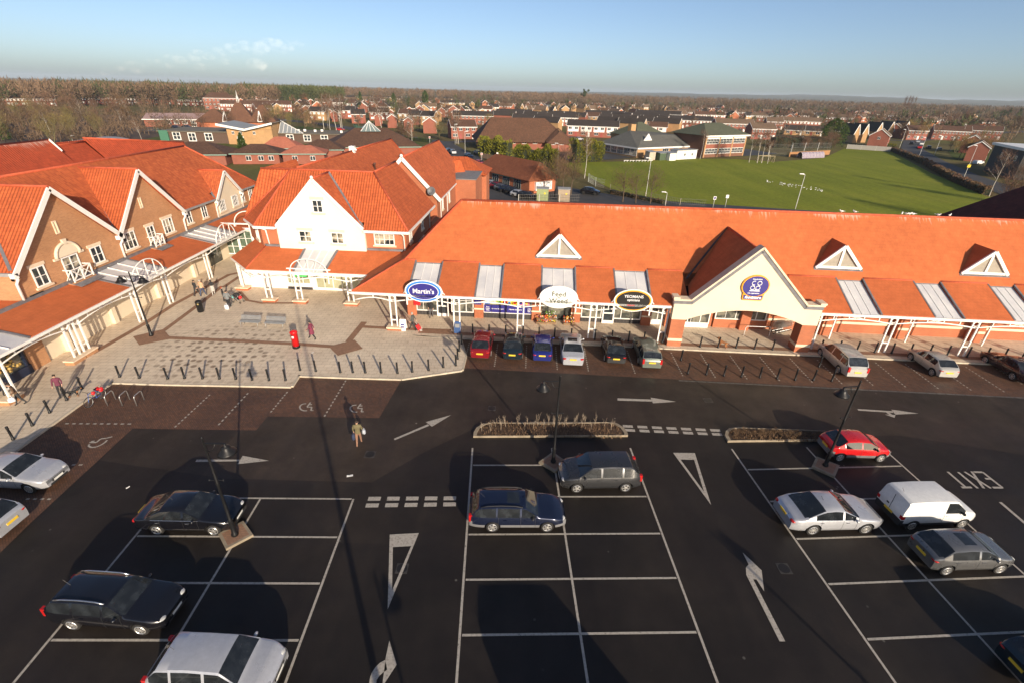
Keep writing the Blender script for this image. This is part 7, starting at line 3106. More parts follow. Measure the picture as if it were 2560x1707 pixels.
# community centre
FLATR = flat('felt_roof_brown', (.15, .125, .09), .9, var=.2)
cc = thing('community_centre', 'low flat-roofed brown building with white window bays and tan two-storey part', 'public building', (-100.5, 181, -.05), R(6))
b = MB()
b.m = 0
b.box(-23, 0, 0, 18, 0, 3.6)
b.box(13, 42, 4, 20, 0, 3.2)
b.m = 1
b.box(0, 15, -1.5, 12, 0, 4.9)
b.prism([(6, -1.5, 4.8), (15, -1.5, 4.8), (15, -1.5, 7.0), (6, -1.5, 4.9)], (0, 12, 0))
b.build('wall', [flat('brown_cladding', (.10, .06, .042), .85, var=.2), BRICKT], cc)
b = MB()
b.box(-23.5, 0, -.5, 18.5, 3.6, 3.85)
b.box(13, 42.5, 3.5, 20.5, 3.2, 3.45)
b.build('flat_roof', FLATR, cc)
b = MB()
b.m = 0
b.slab([(-2.5, -3, 6.6), (6.5, -3, 5.0), (6.5, 12.5, 5.2), (-2.5, 12.5, 6.8)], .15)
b.slab([(6.5, -3, 5.0), (16, -3, 7.2), (16, 12.5, 7.4), (6.5, 12.5, 5.2)], .15)
b.m = 1
b.bar((-2.5, -3.1, 6.35), (6.5, -3.1, 4.8), .12, .7)
b.bar((6.5, -3.1, 4.8), (16, -3.1, 7.0), .12, .6)
b.build('wing_roof', [flat('grey_sheet', (.28, .28, .27), .5), UPVC], cc)
for x, z, h in ((-17.5, 1.0, 2.6), (-12.5, .6, 2.8), (-7, .8, 2.6), (19, .8, 2.3), (25, .8, 2.3), (31, .8, 2.3), (38, 0.6, 2.6)):
    add_window(cc, (x, 0 if x < 0 else 4, z), (1, 0, 0), (0, -1, 0), 2.6, h, 2, 2, False, False, name='window', bw=.25)
for x in (2, 4.5, 9):
    simple_window(cc, x, -1.5, 3.2, .9, 1.0)
b = MB()
b.box(3.0, 5.2, -1.6, -1.5, 0, 2.6)
b.build('door', UPVC, cc)
b = MB()
b.box(-22.8, -20, -.6, 0, 0, 4.0)
b.build('porch', flat('green_panel', (.05, .16, .10), .6), cc)
b = MB()
b.slab([(15.5, 3.6, 3.5), (24, 3.6, 3.5), (15.5, 8, 7.2)], .1)
b.slab([(15.5, 3.6, 3.5), (15.5, 8, 7.2), (15.5, 12, 3.5)], .1)
b.slab([(24, 3.6, 3.5), (15.5, 12, 3.5), (15.5, 8, 7.2)], .1)
sk_ = b.build('glass_skylight', flat('skylight_glass', (.22, .24, .26), .1), cc)
b = MB()
for k in range(7):
    t_ = k / 6
    b.bar((15.5 + 8.5 * t_, 3.55, 3.52), Vector((24, 3.6, 3.5)).lerp(Vector((15.5, 8, 7.25)), 1 - t_ * .98), .12)
b.bar((24, 3.5, 3.55), (15.5, 7.9, 7.3), .2)
b.build('glazing_bar', UPVC, sk_)
for x, y in ((20, 12), (22, 13), (26, 12), (28, 14), (36, 10)):
    b = MB()
    b.box(x - .4, x + .4, y - .4, y + .4, 3.45, 4.2)
    b.build('roof_vent', UPVC, cc)
# brick hall with pink roof
bh_ = thing('brick_hall', 'long low red brick hall with shallow pinkish roof and white windows', 'hall', (-162, 249, -.05), R(22))
b = MB()
b.box(-12, 12, -4.5, 5, 0, 3.3)
b.build('wall', BRICKR, bh_)
b = MB()
b.slab([(-12.5, -5.2, 3.2), (12.5, -5.2, 3.2), (12.5, 5.5, 5.4), (-12.5, 5.5, 5.4)], .2)
b.build('roof', flat('pink_sheet', (.38, .25, .23), .7), bh_)
b = MB()
b.box(-12.6, 12.6, -5.35, -5.2, 3.0, 3.3)
b.build('fascia', UPVC, bh_)
for x in (-2.5, .8, 4.1, 7.6):
    add_window(bh_, (x, -4.5, 1.1 if x < 7 else .1), (1, 0, 0), (0, -1, 0), 2.2, 1.5 if x < 7 else 2.6, 3, 2, False, False, name='window', bw=.2)
# church with spirelet
ch_ = thing('church', 'church with steep brown hipped roofs and slender white spirelet', 'church', (-133, 248, -.05), R(20))
b = MB()
b.box(-14, 14, -6, 7, 0, 3.4)
b.build('wall', BRICKO, ch_)
CHT = tiles('church_tile', (.17, .085, .05), (.12, .06, .04), .3, .35, False, None, .7, .4, .2)
b = MB()
for x0, x1, h in ((-16, -1, 8), (-4, 9, 11.5), (6, 18, 10)):
    xm = (x0 + x1) / 2
    b.slab([(x0, -7, 3), (x1, -7, 3), (xm + .8, 0, h), (xm - .8, 0, h)], .15)
    b.slab([(x1, -7, 3), (x1, 8, 3), (xm + .8, 0, h)], .15)
    b.slab([(x0, 8, 3), (x0, -7, 3), (xm - .8, 0, h)], .15)
    b.slab([(x1, 8, 3), (x0, 8, 3), (xm - .8, 0, h), (xm + .8, 0, h)], .15)
b.build('roof', CHT, ch_)
b = MB()
for k in range(6):
    a = 2 * math.pi * k / 6
    b.bar((2.5 + .6 * math.cos(a), .6 * math.sin(a), 10.6), (2.5 + .5 * math.cos(a), .5 * math.sin(a), 12.6), .2)
b.lathe([(.75, 12.3), (.6, 12.6), (.22, 14), (.03, 16)], 8, (2.5, 0, 0), False)
b.build('spirelet', flat('spire_white', (.55, .53, .5), .6), ch_)
for x in (-3.5, 11):
    b = MB()
    b.bar((x - .9, -7.6, 3.2), (x, -5, 7.5), .3)
    b.bar((x + .9, -7.6, 3.2), (x, -5, 7.5), .3)
    b.bar((x - .9, -7.6, 3.2), (x + .9, -7.6, 3.2), .3)
    b.build('dormer_frame', UPVC, ch_)
# clinic roofs behind the cream gabled block
SALM = tiles('salmon_tile', (.45, .16, .10), (.4, .14, .09), .3, .3, False, None, .8, .3, .2)
cl_ = thing('health_centre', 'brick health centre with brown hipped roofs and two salmon pink hips', 'clinic', (-64, 140, -.03), R(14))


def hipblock(par_, x0, x1, y0, y1, he, hr, m, wm, o=.6, wall=True):
    if wall:
        b = MB()
        b.box(x0, x1, y0, y1, 0, he)
        b.build('wall', wm, par_)
    b = MB()
    D = (y1 - y0) / 2
    ym = (y0 + y1) / 2
    xa, xb = (x0 + D * .9, x1 - D * .9)
    if xa > xb:
        xa = xb = (x0 + x1) / 2
    A = [(x0 - o, y0 - o, he - .1), (x1 + o, y0 - o, he - .1), (x1 + o, y1 + o, he - .1), (x0 - o, y1 + o, he - .1)]
    b.slab([A[0], A[1], (xb + .05, ym, hr), (xa - .05, ym, hr)], .14)
    b.slab([A[1], A[2], (xb + .05, ym, hr)], .14)
    b.slab([A[2], A[3], (xa - .05, ym, hr), (xb + .05, ym, hr)], .14)
    b.slab([A[3], A[0], (xa - .05, ym, hr)], .14)
    r = b.build('roof', m, par_)
    b = MB()
    b.box(x0 - o - .05, x1 + o + .05, y0 - o - .08, y0 - o, he - .3, he - .1)
    b.build('fascia', flat('fascia_green', (.25, .36, .3), .6), par_)
    return r


hipblock(cl_, -12, -.5, -4, 5, 2.8, 4.6, BROWNT, BRICKR)
hipblock(cl_, .5, 11, -4.5, 3.5, 2.8, 4.4, SALM, BRICKR)
hipblock(cl_, -7, 3, 6.5, 14.5, 3.0, 5.6, SALM, BRICKR)
hipblock(cl_, 4, 15, 5, 14, 2.8, 5.0, BROWNT, BRICKR)
hipblock(cl_, -28, -13, -6, 6, 2.8, 5.2, BROWNT, BRICKR)
for x in (-8, -5, -2.5, 3.5, 8):
    simple_window(cl_, x, -4 if x < 0 else -4.5, .9, 1.3, 1.2)
bp_ = thing('brown_roofed_clinic', 'broad brown hipped roof crowned by a glass pyramid', 'clinic', (-47, 166, -.04), R(20))
r_ = hipblock(bp_, -13, 14, -9, 10, 2.8, 7.4, BROWNT, BRICKR)
b = MB()
for P in ([(-2.9, -2.4, 6.6), (3.1, -2.4, 6.6), (0, .5, 9.4)], [(3.1, -2.4, 6.6), (3.1, 3.6, 6.6), (0, .5, 9.4)], [(3.1, 3.6, 6.6), (-2.9, 3.6, 6.6), (0, .5, 9.4)], [(-2.9, 3.6, 6.6), (-2.9, -2.4, 6.6), (0, .5, 9.4)]):
    b.slab(P, .08)
g_ = b.build('glass_pyramid', flat('pyramid_glass', (.16, .2, .2), .1), bp_)
b = MB()
for k in range(5):
    b.bar((-2.9 + 1.5 * k, -2.45, 6.65), (0, .45, 9.45), .12)
b.build('glazing_bar', UPVC, g_)
# grey curved roof behind the far tiled block and dark hall at the right edge
gr_ = thing('grey_roofed_shed', 'shallow grey curved roof peeping over the tiled ridge', 'building', (-77.6, 92, 0), R(8))
b = MB()
pts = [(5 * math.cos(math.pi * k / 10), 0, 7.6 + 1.7 * math.sin(math.pi * k / 10)) for k in range(11)]
b.prism(pts, (0, 8, 0))
b.build('roof', flat('grey_sheet', (.28, .28, .27), .5), gr_)
b = MB()
b.box(-4.8, 4.8, .3, 7.7, 0, 7.6)
b.build('wall', BRICKB, gr_)
t = thing('dark_hall', 'dark tall flat-roofed hall with white roof edge at the right edge', 'building', (156.5, 147, -.05), R(-24))
b = MB()
b.box(-13, 20, -8, 14, 0, 7.6)
b.build('wall', flat('dark_cladding', (.035, .032, .03), .8, var=.3), t)
b = MB()
b.box(-13.6, 20.6, -8.6, 14.6, 7.6, 8.3)
b.build('roof', UPVC, t)
for y in (-4, 1, 6):
    simple_window(t, y, -13, 4.6, 1.4, 1.4, face=-1, ax='y')


# ================================================================== trees
def bark(name, c, spots=False):
    t = NT(name)
    n = t.noise(t.obj(), 3.0, 4, .7, sx=(1, 1, .35) if not spots else (1, 1, 2.5))
    t.color(t.ramp(n, [(.35 if spots else .3, [q * (.25 if spots else .6) for q in c]), (.48 if spots else .7, c)]))
    return t.set(Roughness=.9)


def leafm(name, lo, hi, s=.6):
    t = NT(name)
    n = t.noise(t.obj(), s, 4, .7)
    info = t.n('ShaderNodeObjectInfo')
    col = t.ramp(n, [(.32, lo), (.68, hi)])
    v = t.ramp(info.outputs['Random'], [(0, (.78, .8, .8)), (1, (1.2, 1.15, 1.1))])
    t.color(t.mix(1.0, col, v, 'MULTIPLY'))
    t.b.inputs['Specular IOR Level'].default_value = .08
    return t.set(Roughness=1.0)


BARKB = bark('bark_brown', (.13, .09, .06))
BARKW = bark('bark_birch', (.46, .42, .36), True)
BARKO = bark('bark_olive', (.19, .16, .07))
TWB = leafm('twigs_brown', (.085, .056, .034), (.20, .13, .078))
TWR = leafm('twigs_reddish', (.10, .06, .042), (.20, .118, .08))
TWO = leafm('twigs_olive', (.13, .105, .04), (.25, .20, .075))
TWG = leafm('twigs_gold', (.26, .165, .06), (.40, .26, .09))
LFD = leafm('leaves_dark', (.018, .036, .012), (.075, .11, .03))
LFH = leafm('leaves_hedge', (.05, .07, .010), (.30, .28, .04), 1.2)
LFP = leafm('needles_pine', (.04, .065, .028), (.11, .14, .055))


def sliver(V, F, p, d, L, w, rnd):
    s = d.cross(Vector((rnd.uniform(-1, 1), rnd.uniform(-1, 1), rnd.uniform(-1, 1))))
    if s.length < 1e-4:
        return
    s = s.normalized() * w / 2
    k = len(V)
    V += [p - s, p + s, p + d * L]
    F.append((k, k + 1, k + 2))


def raw_mesh(name, V, F, m, smooth=False):
    me = bpy.data.meshes.new(name)
    me.from_pydata([tuple(v) for v in V], [], F)
    me.materials.append(m)
    if smooth:
        me.polygons.foreach_set('use_smooth', [True] * len(F))
    return me


def tree_meshes(seed, H, spread, bm, tm, nl=9, ntw=1100, base=.3, up=.5, tw_len=(.5, 1.1), tw_w=.045, stems=1, tr=.16):
    rnd = random.Random(seed)
    b = MB()
    V, F = [], []
    ends = []

    def limb(p, d, L, r, k):
        pts = [p]
        dd = d.copy()
        for j in range(4):
            dd = (dd + Vector((rnd.uniform(-.25, .25), rnd.uniform(-.25, .25), rnd.uniform(-.05, .18)))).normalized()
            pts.append(pts[-1] + dd * L / 4)
        b.tube(pts, [r * (1 - .18 * j) for j in range(5)], 4 if k < 2 else 5, cap=False)
        for j in range(2, 5):
            ends.append((pts[j], dd, k))
        if k:
            for _ in range(nl // 2 if k > 1 else 3):
                q = pts[rnd.randint(1, 4)]
                e = (dd * .7 + Vector((rnd.uniform(-1, 1), rnd.uniform(-1, 1), rnd.uniform(-.1, .8))) * .8).normalized()
                limb(q, e, L * rnd.uniform(.5, .7), r * .5, k - 1)
    for s in range(stems):
        a = 2 * math.pi * s / max(stems, 1) + rnd.random()
        d0 = Vector((math.cos(a) * .25 * (stems > 1), math.sin(a) * .25 * (stems > 1), 1)).normalized()
        n = 7
        pts = [Vector((math.cos(a) * .2 * (stems > 1), math.sin(a) * .2 * (stems > 1), -.1))]
        for j in range(n):
            d0 = (d0 + Vector((rnd.uniform(-.09, .09), rnd.uniform(-.09, .09), .05))).normalized()
            pts.append(pts[-1] + d0 * H * .9 / n)
        b.tube(pts, [tr * (1 - .125 * j) for j in range(n + 1)], 6, cap=False)
        for _ in range(nl):
            t_ = rnd.uniform(base, .92)
            q = pts[int(t_ * n)].lerp(pts[min(n, int(t_ * n) + 1)], (t_ * n) % 1)
            a2 = rnd.random() * 6.283
            e = Vector((math.cos(a2), math.sin(a2), up + rnd.uniform(-.1, .4))).normalized()
            limb(q, e, spread * (1.15 - .6 * t_) * rnd.uniform(.7, 1.15), tr * .42 * (1.15 - t_ * .6), 1)
        ends.append((pts[-1], d0, 0))
    for _ in range(ntw):
        p, d, k = rnd.choice(ends)
        q = p + Vector((rnd.gauss(0, 1), rnd.gauss(0, 1), rnd.gauss(0, .9))) * spread * .17
        e = (d * .5 + (q - p).normalized() * .5 + Vector((rnd.uniform(-.7, .7), rnd.uniform(-.7, .7), rnd.uniform(-.1, .9)))).normalized()
        sliver(V, F, q - e * .3, e, rnd.uniform(*tw_len), tw_w * rnd.uniform(.6, 1.5), rnd)
    return b.mesh('trunk', bm, fix=False, uv=False), raw_mesh('crown', V, F, tm)


def conifer_meshes(seed, H, Rb, tm, cols=False, n=2600, pine=False):
    rnd = random.Random(seed)
    b = MB()
    b.tube([(0, 0, -.1), (0, 0, H * .5), (0, 0, H * .93)], [.2, .14, .03], 6, cap=False)
    V, F = [], []
    if pine:
        cl = [(Vector((rnd.uniform(-1, 1) * Rb, rnd.uniform(-1, 1) * Rb, H * rnd.uniform(.6, 1))), rnd.uniform(.25, .5) * Rb) for _ in range(11)]
        for c, r in cl:
            b.tube([(0, 0, c.z - r * 1.2), c * .6 + Vector((0, 0, c.z * .35)), c], [.07, .05, .02], 4, cap=False)
    for _ in range(n):
        if pine:
            c, r = rnd.choice(cl)
            d = Vector((rnd.gauss(0, 1), rnd.gauss(0, 1), rnd.gauss(0, .7))).normalized()
            p = c + d * r * rnd.uniform(.5, 1)
        else:
            t_ = rnd.random() ** .8
            z = H * (.04 + .96 * t_)
            rr_ = Rb * ((1 - t_) ** .75 if not cols else min(1, (1 - t_) * 3.2) ** .6) * (1 + .22 * math.sin(z * 2.1 + seed) * math.sin(5 * rnd.random()))
            a = rnd.random() * 6.283
            rr_ *= 1 + .18 * math.sin(a * 3 + seed) + rnd.uniform(-.25, .08)
            p = Vector((rr_ * math.cos(a), rr_ * math.sin(a), z))
            d = Vector((math.cos(a), math.sin(a), .5))
        e = (d.normalized() * .7 + Vector((rnd.uniform(-.6, .6), rnd.uniform(-.6, .6), rnd.uniform(-.2, .7)))).normalized()
        sliver(V, F, p - e * .2, e, rnd.uniform(.35, .75), rnd.uniform(.16, .34), rnd)
    return b.mesh('trunk', BARKB, fix=False, uv=False), raw_mesh('crown', V, F, tm)


PROTO = {
    'bare': [tree_meshes(k, 9.5, 3.6, BARKB, TWB if k % 2 else TWR, ntw=1500) for k in range(4)],
    'tall': [tree_meshes(k + 30, 14.5, 4.2, BARKB, TWB if k % 2 else TWR, nl=11, ntw=1900, base=.35, tw_w=.06) for k in range(3)],
    'birch': [tree_meshes(k + 50, 13, 2.6, BARKW, TWR, nl=10, ntw=900, base=.35, up=1.0, tw_w=.04, tr=.12) for k in range(3)],
    'olive': [tree_meshes(k + 70, 11, 3.6, BARKO, TWO, nl=8, ntw=1500, base=.2, up=1.1, stems=3, tr=.15) for k in range(3)],
    'small': [tree_meshes(k + 90, 6.2, 2.6, BARKB, TWB, nl=9, ntw=900, base=.25, tw_len=(.3, .7), tw_w=.03, tr=.11) for k in range(2)],
    'gold': [tree_meshes(k + 110, 8.5, 3.6, BARKB, TWG, nl=9, ntw=1500, up=.7) for k in range(2)],
    'cone': [conifer_meshes(k, 9, 2.3, LFD) for k in range(2)],
    'cypress': [conifer_meshes(k + 5, 11, 1.7, LFD, True) for k in range(1)],
    'pine': [conifer_meshes(k + 9, 13, 2.6, LFP, pine=True, n=2200) for k in range(2)],
    'broad': [conifer_meshes(k + 14, 10, 3.6, LFD, True, n=3600) for k in range(1)],
}


def tree(kind, p, label, group, h=1.0, name=None, w=None):
    k = random.randrange(len(PROTO[kind]))
    tm_, cm_ = PROTO[kind][k]
    nm = name or {'birch': 'birch_tree', 'cone': 'conifer_tree', 'cypress': 'cypress_tree', 'pine': 'pine_tree', 'broad': 'evergreen_tree'}.get(kind, 'bare_tree')
    t = thing(nm, label, 'tree', (p[0], p[1], -.1), random.random() * 6.283, group)
    w = w or h * random.uniform(.9, 1.12)
    t.scale = (w, w, h)
    for m, n in ((tm_, 'trunk'), (cm_, 'crown')):
        o = bpy.data.objects.new(n, m)
        C.objects.link(o)
        o.parent = t
    return t


random.seed(77)
# trees one can single out
C2 = lambda x, y: GP(640 + x * .27234, 180 + y * .27234)
C3 = lambda x, y: GP(1280 + x * .27234, 180 + y * .27234)
C4 = lambda x, y: GP(1920 + x * .27234, 180 + y * .27234)
tree('birch', C3(665, 975), 'white-stemmed leaning birch in front of the clipped conifer hedge', None, 1.0)
tree('small', C3(1015, 1195), 'bare young tree on the road edge below the field, left of three', 'bare young trees by the service road', 1.15)
tree('small', C3(1135, 1205), 'bare young tree on the road edge below the field, middle of three', 'bare young trees by the service road', 1.05)
tree('small', C3(1268, 1212), 'bare young tree on the road edge below the field, right of three', 'bare young trees by the service road', 1.15)
tree('bare', C3(390, 1150), 'bare spreading tree right of the pharmacy gable', None, .92)
tree('bare', C3(540, 1130), 'bare brown tree between the kiosks and the leaning birch', None, .92)
tree('bare', C3(470, 1060), 'bare brown tree behind the buff kiosk', None, .92)
tree('birch', C3(1725, 802), 'slim white birch against the school block corner', None, .8)
for k, (x, y) in enumerate(((2175, 832), (2250, 838), (2290, 838), (2345, 842))):
    tree('birch', C3(x, y), 'thin white birch beside the school ball court, %s of four' % ordn(k), 'birches beside the ball court', .85)
tree('birch', C4(2030, 1142), 'forked white birch at the maroon roof edge', None, .85)
tree('broad', C4(560, 690), 'broad dark evergreen above the ball court', None, 1.15)
tree('birch', C2(1440, 715), 'white birch with bare twiggy neighbours at the green railings', None, 1.0)
tree('bare', C2(1400, 690), 'rounded bare tree beside the birch at the green railings', None, .95)
tree('bare', C2(1340, 660), 'bare tree on the verge left of the birch', None, .85)
tree('birch', C2(1860, 662), 'twin white birch by the pale street light, nearer one', None, 1.1)
tree('birch', C2(1845, 660), 'twin white birch by the pale street light, farther one', None, 1.0)
for k, (x, y) in enumerate(((625, 530), (680, 535), (740, 545), (780, 520), (790, 520), (660, 510))):
    tree('birch', C2(x, y), 'tall white birch trunk beyond the flat roofs, %s of six' % ordn(k), 'birches beyond the flat roofs', 1.35)
tree('birch', C2(1160, 560), 'tall forked white birch by the curving road', None, 1.35)
tree('cypress', at_eave(1062, 1066, 272, 0)[0], 'tall dark cypress among the dark roofs', None, 1.5)
tree('cypress', at_eave(984, 988, 268, 0)[0], 'brown-green cypress left of the gables', None, 1.2)
tree('cone', at_eave(900, 904, 262, 0)[0], 'dark round conifer in the left estate', None, 1.5)
tree('pine', at_eave(1455, 1460, 268, 0)[0], 'tall dark pine on the skyline right of the centre', None, 1.7)
tree('cone', GP(5, 352), 'dark conifer at the left edge of the wood', None, 1.0)
tree('cone', GP(612, 397), 'green conifer between the clinic and the red roofs', None, .75)
for k in range(4):
    tree('tall', GP(2250 + k * 8, 292), 'tall bare poplar in the skyline row, %s of four' % ordn(k), 'poplars on the right skyline', 1.7, w=.6)
for k, (x, y) in enumerate(((2516, 300), (2540, 302))):
    tree('cone', GP(x, y), 'dark pointed conifer at the right edge, %s of two' % ordn(k), None, 1.6)
tree('pine', GP(2500, 312), 'dark pine left of the two pointed conifers', None, 1.0)
for k, (x, y) in enumerate(((2300, 352), (2270, 340))):
    tree('gold', GP(x, y), 'golden twigged willow beside the brick terrace, %s' % ('near one' if k == 0 else 'far one'), None, 1.0)
for k in range(8):
    tree('gold' if k % 3 == 0 else 'bare', GP(2395 + k * 11, 398 - k * 1.0 + random.uniform(-6, 6)), 'bare rounded tree in the clump beside the right-hand road', 'bare clump beside the right-hand road', .85)
for k, q in enumerate(((88, 77), (84, 85), (106, 108), (110, 100))):
    tree('bare', q, 'bare tree behind the maroon roof slope, %s of four' % ordn(k), 'bare trees behind the maroon roof', .9)
# wood beyond the left shops
for k in range(46):
    x = random.uniform(-265, -132)
    y = random.uniform(150, 255)
    if x > -165 and 205 < y:
        x -= 60
    kind = random.choice(('olive', 'olive', 'tall', 'bare', 'tall', 'birch'))
    lab = {'olive': 'olive-stemmed bare tree in the wood behind the left shops', 'tall': 'tall brown bare tree in the wood behind the left shops', 'bare': 'rounded brown bare tree in the wood behind the left shops', 'birch': 'white birch in the wood behind the left shops'}[kind]
    tree(kind, (x, y), lab, 'bare trees of the left wood', random.uniform(.6, .85) if kind != 'olive' else random.uniform(.75, 1.0))
# scattered trees between the houses
n_ = 0
while n_ < 120:
    px, py = random.uniform(0, 2560), random.uniform(258, 330)
    if 1240 < px < 1720 and py > 312:
        continue
    if 1330 < px < 1900 and py > 300:
        continue
    p = GP(px, py + (px - 1280) * .02)
    if p.length > 850:
        continue
    kind = random.choice(('bare', 'bare', 'tall', 'bare', 'birch', 'tall'))
    lab = {'bare': 'bare brown tree among the houses of the estate', 'tall': 'tall bare tree among the houses of the estate', 'birch': 'white birch among the houses of the estate'}[kind]
    tree(kind, p, lab, 'bare trees among the estate houses', random.uniform(.65, 1.0))
    n_ += 1
for k in range(22):
    px = random.uniform(1930, 2100)
    tree('bare' if k % 2 else 'small', GP(px, 378 - abs(px - 2030) * .05 + random.uniform(-9, 4)), 'brown thicket tree behind the ball court', 'brown thicket behind the ball court', random.uniform(.5, .75))
for k, (x, y, z) in enumerate(((-128, 232, 1.0), (-112, 233, 1.1), (-96, 236, 1.1), (-140, 232, .8), (-88, 226, .9))):
    tree('bare', (x, y), 'rounded bare tree in front of the church roofs, %s of five' % ordn(k), 'bare trees before the church', z)
for k in range(9):
    tree('bare' if k % 2 else 'tall', GP(2080 + k * 55 + random.uniform(-15, 15), 318 + k * 4), 'dark bare tree along the right-hand gardens', 'dark bare trees along the right-hand gardens', random.uniform(.7, .95))


for k in range(26):
    px, py = ((random.uniform(640, 790), random.uniform(306, 326)), (random.uniform(960, 1250), random.uniform(318, 350)), (random.uniform(2370, 2500), random.uniform(360, 395)))[k % 3]
    tree('bare' if k % 2 else 'olive', GP(px, py), ('bare scrub tree on the green behind the flat roofs', 'bare tree on the verges of the road junction', 'bare tree beside the right-hand road')[k % 3], ('scrub trees behind the flat roofs', 'bare trees of the road junction', 'bare trees beside the right-hand road')[k % 3], random.uniform(.5, .85))


# ------------------------------------------------------------------ hedges
def hedge(label, a, e, w, h, m, n, name='hedge', seed=1, lw=(.18, .4)):
    rnd = random.Random(seed)
    a, e = Vector((a[0], a[1], 0)), Vector((e[0], e[1], 0))
    L = (e - a).length
    t = thing(name, label, 'hedge', (a.x, a.y, -.08), math.atan2((e - a).y, (e - a).x))
    V, F = [], []
    ph_ = [rnd.random() * 6 for _ in range(6)]
    for _ in range(n):
        x = rnd.uniform(0, L)
        hh = h * (.86 + .12 * math.sin(x * .9 + ph_[0]) + .07 * math.sin(x * 2.3 + ph_[1]))
        ww = w * (.85 + .2 * math.sin(x * 1.2 + ph_[2]) + .1 * math.sin(x * 3 + ph_[3]))
        th_ = rnd.random() * math.pi
        q = abs(math.cos(th_)) ** .5 * (1 if math.cos(th_) > 0 else -1)
        p = Vector((x, q * ww / 2, hh * (math.sin(th_) ** .45 if rnd.random() < .6 else rnd.random() * math.sin(th_) ** .3)))
        p += Vector((rnd.gauss(0, .12), rnd.gauss(0, .14), rnd.gauss(0, .1)))
        d = Vector((rnd.uniform(-.6, .6), q + rnd.uniform(-.4, .4), math.sin(th_) + rnd.uniform(-.2, .5))).normalized()
        sliver(V, F, p - d * .2, d, rnd.uniform(.4, .8) * lw[1] * 2, rnd.uniform(*lw), rnd)
    # ends are rounded by the same scatter
    o = bpy.data.objects.new('foliage', raw_mesh('foliage', V, F, m))
    C.objects.link(o)
    o.parent = t
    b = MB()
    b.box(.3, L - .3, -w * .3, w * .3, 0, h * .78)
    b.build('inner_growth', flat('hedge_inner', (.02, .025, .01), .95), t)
    return t


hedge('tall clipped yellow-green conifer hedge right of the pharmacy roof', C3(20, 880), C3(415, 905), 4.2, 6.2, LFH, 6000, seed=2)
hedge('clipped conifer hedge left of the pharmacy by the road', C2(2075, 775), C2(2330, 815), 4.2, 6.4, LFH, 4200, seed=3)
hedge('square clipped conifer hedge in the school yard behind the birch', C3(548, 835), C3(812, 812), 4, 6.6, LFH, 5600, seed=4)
hp = [C4(*p) for p in ((1130, 725), (1300, 790), (1440, 850), (1560, 920), (1700, 995), (1850, 1065), (2010, 1130))]
for k, (a, e) in enumerate(zip(hp, hp[1:])):
    hedge('brown winter hedge between field and right-hand road, %s stretch from the far end' % ordn(k), a, e, 2.2, 1.9, TWB if k % 2 else TWR, 2600, seed=10 + k, lw=(.1, .25))
hedge('low brown hedge along the verge of the curving road', (-80, 236), (-34, 204), 2, 1.6, LFD, 1800, seed=31, lw=(.15, .3))
hedge('brown scrub behind the ball court', C4(20, 690), C4(560, 700), 7, 5, TWB, 8000, seed=33, lw=(.1, .26))
hedge('grey-brown scrub under the school fence', C3(900, 1110), C3(1400, 1215), 1.6, .9, TWB, 1500, seed=34, lw=(.06, .16))
hedge('green garden hedge by the detached brick houses', C4(1010, 690), C4(1160, 690), 1.6, 1.5, LFH, 900, seed=35)
hedge('ivy bank between the left block and the clinic', (-40, 78), (-30, 98), 4, 3.0, LFH, 2500, seed=36)


# ------------------------------------------------------------------ fences, posts, field furniture
def post_fence(name, label, pts, h, step, m, wire=True, slat=False, pm=None, cat='fence'):
    t = thing(name, label, cat, (pts[0][0], pts[0][1], -.08))
    o = Vector((pts[0][0], pts[0][1], 0))
    P = [Vector((p[0], p[1], 0)) - o for p in pts]
    k = 0
    for a, e in zip(P, P[1:]):
        L = (e - a).length
        n = max(1, int(L / step))
        for j in range(n):
            p = a.lerp(e, j / n)
            b = MB()
            b.box(p.x - .05, p.x + .05, p.y - .05, p.y + .05, 0, h)
            b.build('post', pm or m, t, uv=False)
        b = MB()
        if slat:
            b.bar(a + Vector((0, 0, h * .5)), e + Vector((0, 0, h * .5)), .04, h * .9)
        else:
            for z in (.25, .6, .95):
                b.bar(a + Vector((0, 0, h * z)), e + Vector((0, 0, h * z)), .03, .03)
            nn = int(L / .35)
            for j in range(min(nn, 160)):
                p = a.lerp(e, j / nn)
                b.bar(p + Vector((0, 0, .05)), p + Vector((0, 0, h * .97)), .022, .022)
        b.build('panel', m, t, uv=False)
    return t


GREENF = flat('green_fence', (.06, .22, .16), .6)
post_fence('railing', 'green mesh railing along the verge of the curving road', [C2(900, 510), C2(1140, 590), C2(1290, 640)], 1.6, 6, GREENF)
post_fence('railing', 'green mesh railing below the birch trees at the junction', [C2(1290, 720), C2(1500, 705)], 1.6, 3, GREENF)
post_fence('railing', 'pale palisade fence at the bend of the service road', [C3(700, 1010), C3(765, 1050), C3(850, 1070)], 2.0, 3, flat('palisade', (.33, .36, .33), .6))
post_fence('fence', 'grey wire field fence with wooden posts above the parade ridge', [C3(900, 1090), C3(1220, 1165), C3(1540, 1225), C3(1780, 1240)], 1.4, 6, flat('wire_grey', (.16, .15, .13), .7), pm=flat('post_wood', (.3, .26, .2), .8))
post_fence('fence', 'grey panel fence below the detached brick houses', [C4(720, 708), C4(1120, 735)], 2.0, 4, flat('fence_grey', (.33, .31, .28), .8), slat=True, pm=flat('post_pale', (.5, .47, .42), .8))
post_fence('fence', 'wire fence around the substation kiosks', [C3(60, 1195), C3(620, 1195)], 1.5, 3.5, flat('wire_grey', (.16, .15, .13), .7), pm=POLE)
post_fence('fence', 'timber fence in front of the clipped roadside hedge', [C2(2060, 790), C2(2400, 850)], 1.6, 3, flat('timber_brown', (.2, .13, .08), .85), slat=True)
